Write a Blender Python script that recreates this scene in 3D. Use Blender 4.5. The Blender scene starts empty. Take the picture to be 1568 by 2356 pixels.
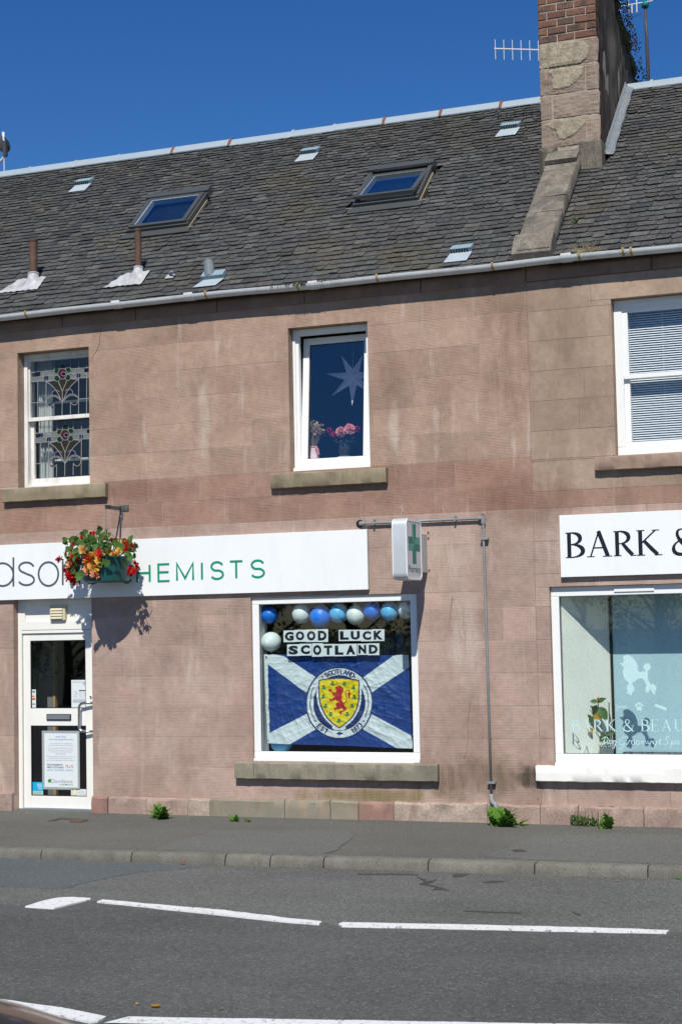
import bpy, bmesh, math, random
import numpy as np
from mathutils import Vector, Matrix, noise as mnoise
random.seed(7)
rnd = random.uniform
PI = math.pi
scene = bpy.context.scene
COL = scene.collection

# ------------------------------------------------------------------ camera
PW, PH = 1568.0, 2356.0          # working pixel grid of the photograph
FPX = 3794.0
YAW, PITCH, ROLL = math.radians(21.40), math.radians(4.079), math.radians(-1.155)
CAM = Vector((0.0, -16.871, 2.055))
_f = Vector((-math.sin(YAW) * math.cos(PITCH), math.cos(YAW) * math.cos(PITCH), math.sin(PITCH)))
_r0 = Vector((math.cos(YAW), math.sin(YAW), 0))
_u0 = _r0.cross(_f)
_r = _r0 * math.cos(ROLL) + _u0 * math.sin(ROLL)
_u = -_r0 * math.sin(ROLL) + _u0 * math.cos(ROLL)
cd = bpy.data.cameras.new('camera')
cam = bpy.data.objects.new('camera', cd)
COL.objects.link(cam)
cam.matrix_world = Matrix(((_r.x, _u.x, -_f.x, CAM.x), (_r.y, _u.y, -_f.y, CAM.y), (_r.z, _u.z, -_f.z, CAM.z), (0, 0, 0, 1)))
cd.sensor_fit = 'HORIZONTAL'
cd.sensor_width = 24.0
cd.lens = FPX / PW * 24.0
cd.clip_start = 0.05
cd.clip_end = 2000
cd.dof.use_dof = True
cd.dof.focus_distance = 18.0
cd.dof.aperture_fstop = 9.0
scene.camera = cam

# ------------------------------------------------------------------ light
SUN_TO = Vector((0.25, -1.0, 1.18)).normalized()
sun_el = math.asin(SUN_TO.z)
world = bpy.data.worlds.new('World')
scene.world = world
world.use_nodes = True
wn = world.node_tree.nodes
wl = world.node_tree.links
wn.clear()
sky = wn.new('ShaderNodeTexSky')
sky.sky_type = 'NISHITA'
sky.sun_disc = False
sky.sun_elevation = sun_el
sky.sun_rotation = math.atan2(SUN_TO.x, SUN_TO.y)
sky.altitude = 400
sky.air_density = 1.0
sky.dust_density = 0.1
sky.ozone_density = 4.0
hs = wn.new('ShaderNodeHueSaturation')
hs.inputs['Saturation'].default_value = 1.33
hs.inputs['Hue'].default_value = 0.512
hs.inputs['Value'].default_value = 1.0
bg = wn.new('ShaderNodeBackground')
bg.inputs['Strength'].default_value = 0.082
wo = wn.new('ShaderNodeOutputWorld')
wl.new(sky.outputs[0], hs.inputs['Color'])
wl.new(hs.outputs[0], bg.inputs[0])
wl.new(bg.outputs[0], wo.inputs[0])
sd = bpy.data.lights.new('sun', 'SUN')
sd.energy = 4.5
sd.angle = math.radians(0.55)
sd.color = (1.0, 0.955, 0.865)
sun = bpy.data.objects.new('sun', sd)
sun.rotation_euler = SUN_TO.to_track_quat('Z', 'Y').to_euler()
sun.location = (0, -20, 30)
COL.objects.link(sun)
scene.view_settings.view_transform = 'Standard'
scene.view_settings.look = 'None'
scene.view_settings.exposure = 0.18
scene.view_settings.gamma = 1.0
scene.view_settings.use_curve_mapping = False
scene.render.engine = 'CYCLES'
scene.cycles.max_bounces = 8
scene.cycles.transparent_max_bounces = 12
scene.cycles.use_denoising = True

# ------------------------------------------------------------------ pixel -> place
def ray(px, py):
    return _r * ((px - PW / 2) / FPX) - _u * ((py - PH / 2) / FPX) + _f
def W(px, py, y=0.0):                       # on a plane parallel to the shop front
    d = ray(px, py); return CAM + d * ((y - CAM.y) / d.y)
def G(px, py, z=0.0):                       # on the ground
    d = ray(px, py); return CAM + d * ((z - CAM.z) / d.z)
def XP(px, py, x):                          # on a plane square to the shop front
    d = ray(px, py); return CAM + d * ((x - CAM.x) / d.x)
PITCHR = math.radians(41.5)
EY, EZ = -0.10, 5.89
RU = Vector((0, math.cos(PITCHR), math.sin(PITCHR)))
RN = Vector((0, -math.sin(PITCHR), math.cos(PITCHR)))
def RP(x, v, n=0.0):                        # a point on the front roof slope
    return Vector((x, EY, EZ)) + RU * v + RN * n
def RPX(px, py, n=0.0):                     # pixel -> (x, v) on the roof slope
    d = ray(px, py); o = RP(0, 0, n)
    s = (o - CAM).dot(RN) / d.dot(RN)
    p = CAM + d * s
    return p.x, (p - o).dot(RU)
def zoomer(x0, y0, k):
    return lambda x, y: ((x0 + x * k) / 1.7385, (y0 + y * k) / 1.7385)
zA = zoomer(0, 500, .6378); zB = zoomer(900, 400, .6378); zC = zoomer(1800, 0, .5906)
zD = zoomer(950, 2330, .5421); zE = zoomer(1200, 2600, .2296); zF = zoomer(2100, 2000, .5095)
zG = zoomer(0, 1950, .5740); zH = zoomer(0, 2350, .4464); zI = zoomer(0, 1380, .26786)
zJ = zoomer(200, 2000, .2717); zK = zoomer(1150, 1650, .22321); zL = zoomer(1350, 2000, .5102)
zM = zoomer(900, 1150, .6378); zN = zoomer(1900, 1000, .5268)

# ------------------------------------------------------------------ mesh builder
class MB:
    def __init__(s):
        s.v = []; s.f = []
    def add(s, vs, fs):
        b = len(s.v)
        s.v += [tuple(p) for p in vs]
        s.f += [tuple(i + b for i in f) for f in fs]
    def box(s, x0, x1, y0, y1, z0, z1):
        s.add([(x0,y0,z0),(x1,y0,z0),(x1,y1,z0),(x0,y1,z0),(x0,y0,z1),(x1,y0,z1),(x1,y1,z1),(x0,y1,z1)],
              [(3,2,1,0),(4,5,6,7),(0,1,5,4),(1,2,6,5),(2,3,7,6),(3,0,4,7)])
    def cham(s, x0, x1, y0, y1, z0, z1, b=.004, jit=0):      # front face at y0 chamfered
        j = lambda: rnd(-jit, jit)
        vs = [(x0,y1,z0),(x1,y1,z0),(x1,y1,z1),(x0,y1,z1),
              (x0,y0+b,z0),(x1,y0+b,z0),(x1,y0+b,z1),(x0,y0+b,z1),
              (x0+b+j(),y0,z0+b+j()),(x1-b+j(),y0,z0+b+j()),(x1-b+j(),y0,z1-b+j()),(x0+b+j(),y0,z1-b+j())]
        s.add(vs, [(0,3,2,1),(0,1,5,4),(1,2,6,5),(2,3,7,6),(3,0,4,7),(4,5,9,8),(5,6,10,9),(6,7,11,10),(7,4,8,11),(8,9,10,11)])
    def fbox(s, o, a, b, c):                                  # box spanned by vectors from corner o
        o, a, b, c = Vector(o), Vector(a), Vector(b), Vector(c)
        s.add([o,o+a,o+a+b,o+b,o+c,o+a+c,o+a+b+c,o+b+c],
              [(3,2,1,0),(4,5,6,7),(0,1,5,4),(1,2,6,5),(2,3,7,6),(3,0,4,7)])
    def tube(s, pts, r, n=10, cap=True):
        pts = [Vector(p) for p in pts]
        rs = r if isinstance(r, (list, tuple)) else [r] * len(pts)
        ref = None; rings = []
        for i, p in enumerate(pts):
            t = (pts[min(i+1, len(pts)-1)] - pts[max(i-1, 0)]).normalized()
            if ref is None:
                ref = Vector((0,0,1)) if abs(t.z) < .9 else Vector((1,0,0))
            a = (ref - t * ref.dot(t)).normalized(); b = t.cross(a); ref = a
            rings.append([p + (a * math.cos(2*PI*k/n) + b * math.sin(2*PI*k/n)) * rs[i] for k in range(n)])
        fs = []
        for i in range(len(pts)-1):
            for k in range(n):
                k2 = (k+1) % n
                fs.append((i*n+k, i*n+k2, (i+1)*n+k2, (i+1)*n+k))
        if cap:
            fs.append(tuple(range(n-1, -1, -1))); fs.append(tuple((len(pts)-1)*n + k for k in range(n)))
        s.add([q for rg in rings for q in rg], fs)
    def lathe(s, prof, c, n=24, axis=None):                   # prof: (r, h) list
        c = Vector(c); m = Matrix.Identity(3) if axis is None else Vector(axis).to_track_quat('Z', 'Y').to_matrix()
        vs = []; fs = []
        for r, h in prof:
            for k in range(n):
                vs.append(c + m @ Vector((r*math.cos(2*PI*k/n), r*math.sin(2*PI*k/n), h)))
        for i in range(len(prof)-1):
            for k in range(n):
                k2 = (k+1) % n
                fs.append((i*n+k, i*n+k2, (i+1)*n+k2, (i+1)*n+k))
        s.add(vs, fs)
    def poly(s, pts, y, t=.002):                              # (x,z) outline, front at y, thickness t
        n = len(pts)
        ar = sum(pts[i][0]*pts[(i+1)%n][1] - pts[(i+1)%n][0]*pts[i][1] for i in range(n))
        if ar < 0: pts = pts[::-1]
        vs = [(p[0], y, p[1]) for p in pts] + [(p[0], y+t, p[1]) for p in pts]
        s.add(vs, [tuple(range(n)), tuple(range(2*n-1, n-1, -1))] + [(i, n+i, n+(i+1)%n, (i+1)%n) for i in range(n)])
    def ribbon(s, pts, w, y, t=.002, closed=False):           # stroke through (x,z) points
        P = [Vector((p[0], p[1])) for p in pts]; n = len(P)
        ws = w if isinstance(w, (list, tuple)) else [w] * n
        L = []; R = []
        for i in range(n):
            a = P[(i-1) % n] if (closed or i > 0) else None
            b = P[(i+1) % n] if (closed or i < n-1) else None
            d1 = (P[i]-a).normalized() if a is not None else None
            d2 = (b-P[i]).normalized() if b is not None else None
            if d1 is None: d1 = d2
            if d2 is None: d2 = d1
            n1 = Vector((-d1.y, d1.x)); n2 = Vector((-d2.y, d2.x))
            m = (n1 + n2)
            m = m.normalized() if m.length > 1e-5 else n1
            k = min(1.0 / max(m.dot(n1), .35), 2.0)
            L.append(P[i] + m * ws[i]/2 * k); R.append(P[i] - m * ws[i]/2 * k)
        vs = []
        for i in range(n):
            vs += [(L[i].x, y, L[i].y), (R[i].x, y, R[i].y), (L[i].x, y+t, L[i].y), (R[i].x, y+t, R[i].y)]
        fs = []
        for i in range(n if closed else n-1):
            a = 4*i; b = 4*((i+1) % n)
            fs += [(a, a+1, b+1, b), (a+2, b+2, b+3, a+3), (a, b, b+2, a+2), (a+1, a+3, b+3, b+1)]
        if not closed:
            fs += [(0, 2, 3, 1), (4*n-4, 4*n-3, 4*n-1, 4*n-2)]
        s.add(vs, fs)
    def mesh(s, name, smooth=False):
        me = bpy.data.meshes.new(name)
        me.from_pydata(s.v, [], s.f)
        if smooth:
            me.polygons.foreach_set('use_smooth', [True] * len(me.polygons))
        me.update()
        return me
WM = {}
def link(o, parent=None, mw=None):
    COL.objects.link(o)
    mw = mw or Matrix.Identity(4)
    WM[o.name] = mw
    if parent is not None:
        o.parent = parent
        o.matrix_parent_inverse = WM[parent.name].inverted()
    o.matrix_basis = mw
    return o
def obj(name, mb, mat, parent=None, smooth=False, mw=None, kind=None):
    me = mb.mesh(name, smooth) if isinstance(mb, MB) else mb
    if mat is not None and not me.materials:
        me.materials.append(mat)
    o = bpy.data.objects.new(name, me)
    link(o, parent, mw)
    if kind: o['kind'] = kind
    return o
def fixn(o):
    bm = bmesh.new(); bm.from_mesh(o.data); bmesh.ops.recalc_face_normals(bm, faces=bm.faces); bm.to_mesh(o.data); bm.free()
    return o
def tag(o, label, cat, group=None):
    o['label'] = label; o['category'] = cat
    if group: o['group'] = group
    return o
def thing(name, label, cat, loc=(0,0,0), group=None):
    o = bpy.data.objects.new(name, None)
    o.empty_display_size = .1
    link(o, None, Matrix.Translation(Vector(loc)))
    return tag(o, label, cat, group)
def struct(name, mb, mat, **k):
    return obj(name, mb, mat, kind='structure', **k)
def smoothang(o, a=35):
    me = o.data
    me.polygons.foreach_set('use_smooth', [True] * len(me.polygons))
    bm = bmesh.new(); bm.from_mesh(me)
    for e in bm.edges:
        e.smooth = not (len(e.link_faces) == 2 and e.calc_face_angle(0) > math.radians(a))
    bm.to_mesh(me); bm.free()
    return o
def rsub(rects, openings):
    for (a0, a1, b0, b1) in openings:
        out = []
        for (x0, x1, z0, z1) in rects:
            if a1 <= x0 or a0 >= x1 or b1 <= z0 or b0 >= z1:
                out.append((x0, x1, z0, z1)); continue
            if b0 > z0: out.append((x0, x1, z0, b0))
            if b1 < z1: out.append((x0, x1, b1, z1))
            m0, m1 = max(z0, b0), min(z1, b1)
            if a0 > x0: out.append((x0, a0, m0, m1))
            if a1 < x1: out.append((a1, x1, m0, m1))
        rects = out
    return rects
def bez(p0, p1, p2, p3, n=10):
    return [tuple((1-t)**3*a + 3*(1-t)**2*t*b + 3*(1-t)*t*t*c + t**3*d for a, b, c, d in zip(p0, p1, p2, p3)) for t in [i/n for i in range(n+1)]]
def arc(cx, cy, rx, ry, a0, a1, n=14):
    return [(cx + rx*math.cos(math.radians(a0+(a1-a0)*i/n)), cy + ry*math.sin(math.radians(a0+(a1-a0)*i/n))) for i in range(n+1)]

# ------------------------------------------------------------------ materials
class NT:
    def __init__(s, name):
        s.m = bpy.data.materials.new(name); s.m.use_nodes = True
        s.t = s.m.node_tree; s.t.nodes.clear()
        s.out = s.t.nodes.new('ShaderNodeOutputMaterial')
    def n(s, typ, props=None, **ins):
        nd = s.t.nodes.new('ShaderNode' + typ)
        for k, v in (props or {}).items(): setattr(nd, k, v)
        for k, v in ins.items():
            key = k.replace('_', ' ')
            s.set(nd.inputs[key] if key in nd.inputs else nd.inputs[k], v)
        return nd
    def set(s, inp, v):
        if isinstance(v, bpy.types.NodeSocket): s.t.links.new(v, inp)
        elif isinstance(v, bpy.types.Node): s.t.links.new(v.outputs[0], inp)
        else:
            if isinstance(v, (tuple, list)) and len(v) == 3 and inp.type == 'RGBA': v = (*v, 1)
            inp.default_value = v
    def pos(s, scale=(1,1,1)):
        g = s.n('NewGeometry')
        mp = s.n('Mapping')
        s.t.links.new(g.outputs['Position'], mp.inputs['Vector'])
        mp.inputs['Scale'].default_value = scale
        return mp.outputs[0]
    def noise(s, vec, scale, detail=3, rough=.55, dist=0):
        return s.n('TexNoise', Vector=vec, Scale=scale, Detail=detail, Roughness=rough, Distortion=dist).outputs[0]
    def ramp(s, fac, stops):
        r = s.n('ValToRGB'); s.t.links.new(fac, r.inputs[0])
        e = r.color_ramp.elements
        while len(e) > 1: e.remove(e[-1])
        for i, (p, c) in enumerate(stops):
            el = e[0] if i == 0 else e.new(p)
            el.position = p
            c = (c, c, c) if isinstance(c, (int, float)) else c
            el.color = (*c, 1)
        return r.outputs[0]
    def mix(s, fac, a, b, mode='MIX'):
        m = s.t.nodes.new('ShaderNodeMix'); m.data_type = 'RGBA'; m.blend_type = mode
        s.set(m.inputs[0], fac); s.set(m.inputs[6], a); s.set(m.inputs[7], b)
        return m.outputs[2]
    def math(s, op, a, b=0.5):
        m = s.t.nodes.new('ShaderNodeMath'); m.operation = op
        s.set(m.inputs[0], a); s.set(m.inputs[1], b)
        return m.outputs[0]
    def rand(s):
        return s.n('ObjectInfo').outputs['Random']
    def bump(s, h, strength=.3, dist=.01):
        return s.n('Bump', Height=h, Strength=strength, Distance=dist).outputs[0]
    def bsdf(s, color, rough=.8, normal=None, metal=0, spec=.3, **kw):
        b = s.t.nodes.new('ShaderNodeBsdfPrincipled')
        s.set(b.inputs['Base Color'], color); s.set(b.inputs['Roughness'], rough)
        b.inputs['Metallic'].default_value = metal
        b.inputs['Specular IOR Level'].default_value = spec
        if normal is not None: s.t.links.new(normal, b.inputs['Normal'])
        for k, v in kw.items(): s.set(b.inputs[k.replace('_', ' ')], v)
        s.t.links.new(b.outputs[0], s.out.inputs[0])
        return s.m
def simple(name, c, rough=.6, var=.12, scale=6, fine=.08, bump=.15, bscale=60, metal=0, spec=.3, ov=0, dirt=0, dirtc=(.12,.10,.08)):
    t = NT(name); p = t.pos()
    n1 = t.noise(p, scale, 4); n2 = t.noise(p, bscale, 2)
    col = t.mix(1, c, t.ramp(n1, [(.25, 1-var), (.75, 1+var)]), 'MULTIPLY')
    col = t.mix(1, col, t.ramp(n2, [(.3, 1-fine), (.7, 1+fine)]), 'MULTIPLY')
    if ov:
        col = t.mix(1, col, t.ramp(t.rand(), [(0, 1-ov), (1, 1+ov)]), 'MULTIPLY')
    if dirt:
        d = t.noise(t.pos((3, 3, .7)), 2.2, 5, .65)
        col = t.mix(t.math('MULTIPLY', t.ramp(d, [(.5, 0), (.72, 1)]), dirt), col, dirtc)
    return t.bsdf(col, rough, t.bump(n2, bump, .004), metal, spec)
WEATHER = [(1165, 800, .40, 1.0, .38, (.17, .105, .075)), (1085, 1790, 1.1, .26, .55, (.15, .105, .07)), (1222, 1790, .20, .14, .75, (.055, .045, .04)), (850, 1832, 1.0, .09, .5, (.17, .15, .05)),
           (1010, 1290, .55, .40, .5, (.50, .39, .335)), (1068, 1470, .22, .60, .5, (.50, .41, .355)), (1230, 1150, .7, .35, .45, (.20, .115, .08)), (300, 1130, .9, .14, .45, (.21, .115, .08)), (470, 960, .10, .55, .5, (.52, .42, .35)), (1300, 760, .35, .6, .4, (.19, .14, .10)), (905, 980, .08, .30, .5, (.52, .43, .36)), (560, 1640, .7, .7, .25, (.24, .15, .12)), (700, 870, .9, .5, .22, (.23, .145, .11))]
def sandstone(name, c1, c2, droved=1.0, pale=.35, stain=.35, stains=False):
    t = NT(name); p = t.pos()
    big = t.noise(p, .9, 5, .6)
    col = t.mix(t.ramp(big, [(.36, 0), (.64, 1)]), c1, c2)
    col = t.mix(1, col, t.ramp(t.rand(), [(0, .90), (1, 1.09)]), 'MULTIPLY')
    g = t.noise(p, 130, 2); m = t.noise(p, 14, 4, .65)
    col = t.mix(1, col, t.ramp(g, [(.25, .86), (.75, 1.14)]), 'MULTIPLY')
    col = t.mix(1, col, t.ramp(m, [(.3, .90), (.7, 1.09)]), 'MULTIPLY')
    col = t.mix(1, col, t.ramp(t.noise(p, 2.6, 5, .65), [(.3, .86), (.7, 1.13)]), 'MULTIPLY')
    st = t.noise(t.pos((5.5, 5.5, .55)), 1.6, 5, .6)
    stm = t.math('MULTIPLY', t.ramp(st, [(.57, 0), (.75, 1)]), t.ramp(t.noise(p, 2.4, 4), [(.40, 0), (.62, 1)]))
    col = t.mix(t.math('MULTIPLY', stm, pale), col, (.56, .47, .41))
    dk = t.noise(t.pos((1.6, 1.6, .6)), 1.3, 5, .62)
    col = t.mix(t.math('MULTIPLY', t.ramp(dk, [(.54, 0), (.74, 1)]), stain), col, (.13, .085, .06))
    if stains:
        for (px, py, rx, rz, stg, sc_) in WEATHER:
            c_ = W(px, py)
            mp = t.n('Mapping'); t.t.links.new(t.n('NewGeometry').outputs['Position'], mp.inputs['Vector'])
            mp.inputs['Scale'].default_value = (1/rx, 0, 1/rz); mp.inputs['Location'].default_value = (-c_.x/rx, 0, -c_.z/rz)
            ln = t.n('VectorMath', {'operation': 'LENGTH'}); t.t.links.new(mp.outputs[0], ln.inputs[0])
            dd = t.math('ADD', ln.outputs['Value'], t.math('MULTIPLY', t.math('SUBTRACT', t.noise(p, 4, 4, .65), .5), 1.6))
            mk = t.math('MULTIPLY', t.ramp(dd, [(.45, 1), (1, 0)]), t.ramp(t.noise(t.pos((7, 7, 1.6)), 1.3, 5, .65), [(.32, .25), (.62, 1)]))
            col = t.mix(t.math('MINIMUM', t.math('MULTIPLY', mk, stg*1.5), .85), col, sc_)
    # a few small dark pits
    v = t.n('TexVoronoi', {'feature': 'F1'}, Vector=p, Scale=5.5)
    pit = t.ramp(v.outputs['Distance'], [(.035, 1), (.06, 0)])
    pit = t.math('MULTIPLY', pit, t.ramp(t.noise(p, 2.1, 2), [(.55, 0), (.6, 1)]))
    col = t.mix(t.math('MULTIPLY', pit, .7), col, (.05, .035, .03))
    h = t.math('ADD', t.math('MULTIPLY', g, .25), t.math('MULTIPLY', m, .6))
    if droved:
        wv = t.n('TexWave', {'wave_type': 'BANDS', 'bands_direction': 'Z'}, Vector=t.pos((1, 1, 1)), Scale=19.0, Distortion=4.5, Detail=4.0, Detail_Scale=.7, Detail_Roughness=.7).outputs['Fac']
        mask = t.math('MULTIPLY', t.ramp(t.noise(t.pos((1, 1, 2.2)), 2.6, 4, .65), [(.42, .03), (.66, 1)]), droved)
        lines = t.math('MULTIPLY', wv, mask)
        h = t.math('ADD', h, t.math('MULTIPLY', lines, .55))
        col = t.mix(t.math('MULTIPLY', t.math('MULTIPLY', t.math('SUBTRACT', 1.0, wv), mask), .13), col, (.12, .075, .06))
    return t.bsdf(col, .92, t.bump(h, .55, .012), spec=.12)
M = {}
M['pink'] = sandstone('pink sandstone', (.322, .220, .164), (.395, .280, .215), .75, .8, .36, True)
M['pinklow'] = sandstone('rose sandstone', (.352, .246, .203), (.425, .312, .262), .65, .8, .32, True)
M['redband'] = sandstone('red sandstone', (.285, .170, .125), (.350, .230, .178), .85, .7, .42, True)
M['tan'] = sandstone('tan sandstone', (.305, .222, .165), (.370, .275, .210), .15, .6, .38, True)
M['mortar'] = simple('lime mortar', (.47, .36, .30), .95, .15)
M['jointdark'] = simple('dark mortar', (.17, .12, .095), .95, .2)
M['cornice'] = simple('shade toned eaves stone', (.24, .16, .125), .95, .25, 3, .12, .3, 70, dirt=.5)  # brown darkened to carry the shade under the gutter; dirt on top
M['sill'] = simple('olive sill stone', (.245, .205, .135), .95, .18, 5, .18, .4, 120, dirt=.45, dirtc=(.10, .085, .06))
M['sillgrey'] = simple('grey sill stone', (.225, .205, .155), .95, .2, 5, .2, .4, 120, dirt=.5, dirtc=(.08, .075, .06))
M['sillbrown'] = simple('brown sill stone', (.28, .195, .15), .95, .2, 5, .15, .3, 100, dirt=.45)
M['whitepaint'] = simple('white masonry paint', (.80, .79, .75), .7, .03, 4, .04, .25, 60, dirt=.22, dirtc=(.45, .42, .36))
M['upvc'] = simple('white window plastic', (.80, .81, .80), .32, .02, 3, .01, .02, 30, spec=.45, dirt=.06, dirtc=(.5, .48, .42))
M['doorwhite'] = simple('white door aluminium', (.80, .79, .74), .38, .02, 3, .01, .03, 30, spec=.45, dirt=.12, dirtc=(.5, .46, .38))
M['sashpaint'] = simple('flaking white sash paint', (.74, .73, .69), .6, .06, 14, .06, .3, 90, dirt=.5, dirtc=(.36, .33, .29))
M['board'] = simple('white sign board', (.80, .825, .83), .35, .02, 2, .008, .01, 30, spec=.4, dirt=.14, dirtc=(.55, .56, .53))
M['boardedge'] = simple('sign edge grey', (.45, .46, .46), .5)
M['textgrey'] = simple('slate grey lettering', (.075, .098, .125), .45, .03, bump=.0)
M['textgreen'] = simple('green lettering', (.005, .265, .150), .45, .03, bump=.0)
M['textblack'] = simple('black lettering', (.010, .013, .022), .4, .03, bump=.0)
M['silver'] = simple('brushed aluminium', (.62, .65, .66), .42, .06, 4, .05, .05, 90, metal=.35, spec=.5)
M['signface'] = simple('pale sign face', (.62, .62, .66), .4, .03, bump=.01)
M['crossdark'] = simple('dark teal cross', (.005, .19, .16), .45, .03, bump=.0)
M['crosslight'] = simple('light teal cross', (.07, .34, .27), .45, .03, bump=.0)
M['conduit'] = simple('grey conduit', (.23, .25, .255), .45, .08, 5, .05, .05, 60, spec=.4, dirt=.25, dirtc=(.13, .12, .11))
M['gutter'] = simple('pale grey gutter', (.60, .63, .64), .40, .06, 3, .04, .05, 60, spec=.4, dirt=.35, dirtc=(.25, .23, .17))
M['brass'] = simple('ochre gutter clip', (.34, .24, .09), .6, .2)
M['lead'] = simple('lead flashing', (.17, .19, .205), .5, .15, 7, .08, .25, 25, spec=.4, dirt=.25, dirtc=(.2, .21, .22))
M['leadwhite'] = simple('bright lead slate', (.42, .43, .44), .48, .2, 9, .1, .4, 22, spec=.4, dirt=.5, dirtc=(.22, .17, .13))
M['ridgemetal'] = simple('zinc ridge', (.36, .43, .48), .42, .05, 3, .03, .06, 30, metal=.2, spec=.4)
M['clip'] = simple('rusty ridge clip', (.17, .07, .04), .7, .2)
M['ventblue'] = simple('blue grey roof vent', (.24, .33, .38), .45, .06, spec=.4)
M['flashpale'] = simple('pale vent apron', (.36, .42, .46), .42, .06, spec=.4)
M['rustpipe'] = simple('rusty iron pipe', (.105, .060, .042), .75, .35, 9, .2, .4, 60, dirt=.3, dirtc=(.06, .05, .045))
M['greyplastic'] = simple('grey plastic flue', (.17, .20, .22), .5, .15, 9, dirt=.35, dirtc=(.45, .45, .45))
M['velux'] = simple('dark grey skylight metal', (.085, .092, .092), .42, .06, 5, .03, .03, 40, metal=.3, spec=.4)
M['mortarpale'] = simple('pale mortar strip', (.22, .19, .14), .9, .15)
M['black'] = simple('black void', (.012, .012, .012), .8, .1)
M['iron'] = simple('worn black iron', (.07, .08, .08), .6, .4, 20, .3, .3, 80, dirt=.5, dirtc=(.22, .23, .22))
M['steel'] = simple('polished steel', (.62, .62, .62), .2, .03, bump=.0, metal=1.0)
M['chain'] = simple('zinc chain', (.38, .38, .38), .35, .1, metal=.8)
M['aerial'] = simple('aluminium aerial', (.70, .71, .70), .4, .04, metal=.3)
M['mast'] = simple('dark mast', (.06, .06, .065), .5, .15)
M['pot'] = simple('dark green plastic pot', (.012, .085, .082), .35, .1, spec=.5, bump=.03)
M['cream'] = simple('cream plastic', (.60, .55, .39), .5, .04)
M['paper'] = simple('white paper', (.66, .71, .72), .6, .02, bump=.02)
M['laminate'] = simple('grey laminate edge', (.32, .35, .36), .4, .03)
M['lettergrey'] = simple('grey print', (.22, .25, .27), .6, .02, bump=0)
M['printblue'] = simple('blue print', (.06, .22, .40), .6, .02, bump=0)
M['printnavy'] = simple('navy print', (.03, .06, .14), .6, .02, bump=0)
M['printred'] = simple('red print', (.45, .04, .03), .6, .02, bump=0)
M['printgreen'] = simple('green print', (.03, .20, .03), .6, .02, bump=0)
M['stickerblue'] = simple('cyan sticker', (.01, .36, .68), .5, .02, bump=0)
M['stickerpale'] = simple('pale green sticker', (.42, .55, .42), .5, .02, bump=0)
M['yellow'] = simple('yellow print', (.62, .48, .05), .5, .05, bump=0)
M['slotgrey'] = simple('letter flap grey', (.29, .31, .34), .35, .04, metal=.5)
M['soot'] = None
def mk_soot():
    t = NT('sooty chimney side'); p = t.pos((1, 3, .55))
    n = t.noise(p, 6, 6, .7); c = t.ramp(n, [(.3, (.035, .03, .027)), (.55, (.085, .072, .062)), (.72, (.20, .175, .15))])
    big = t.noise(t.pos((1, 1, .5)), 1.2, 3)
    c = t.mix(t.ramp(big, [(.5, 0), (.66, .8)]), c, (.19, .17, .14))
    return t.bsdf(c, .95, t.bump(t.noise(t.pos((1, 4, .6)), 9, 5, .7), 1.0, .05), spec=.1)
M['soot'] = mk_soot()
def mk_brick():
    t = NT('old red brick'); p = t.pos(); r = t.rand()
    c = t.ramp(r, [(0, (.145, .075, .056)), (.3, (.205, .105, .072)), (.55, (.11, .072, .062)), (.75, (.205, .108, .078)), (1, (.135, .082, .066))])
    n = t.noise(p, 9, 4, .6); f = t.noise(p, 90, 3)
    c = t.mix(t.ramp(n, [(.48, 0), (.66, .8)]), c, (.06, .052, .05))
    c = t.mix(1, c, t.ramp(f, [(.3, .75), (.7, 1.2)]), 'MULTIPLY')
    return t.bsdf(c, .95, t.bump(f, .6, .01), spec=.1)
M['brick'] = mk_brick()
M['brickmortar'] = simple('brick mortar', (.31, .27, .22), .95, .25, 12, .2, .5, 60)
M['chimstone'] = sandstone('chimney sandstone', (.275, .215, .175), (.335, .27, .225), .45, .6, .5)
M['cement'] = simple('weathered cement render', (.285, .245, .18), .95, .35, 9, .3, .9, 60, dirt=.25, dirtc=(.5, .46, .38))
M['coping'] = simple('dark coping stone', (.15, .132, .108), .95, .35, 6, .25, .7, 50, dirt=.45, dirtc=(.36, .34, .28), ov=.15)
M['copeside'] = simple('lichen dark stone', (.10, .085, .07), .95, .35, 8, .25, .6, 50, dirt=.3, dirtc=(.45, .42, .36))
M['plinthpink'] = simple('plinth pink stone', (.325, .235, .195), .95, .22, 5, .2, .8, 60, dirt=.75, dirtc=(.22, .17, .13))
M['plinthred'] = simple('plinth red stone', (.285, .17, .138), .95, .15, 5, .12, .4, 80, dirt=.6, dirtc=(.16, .12, .10))
M['plinthgrey'] = simple('plinth cement', (.235, .215, .165), .95, .15, 4, .1, .35, 70, dirt=.75, dirtc=(.33, .23, .16))
M['plinthpale'] = simple('flaking pale plinth', (.37, .295, .24), .95, .25, 7, .2, .9, 40, dirt=.75, dirtc=(.25, .15, .12))
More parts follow.
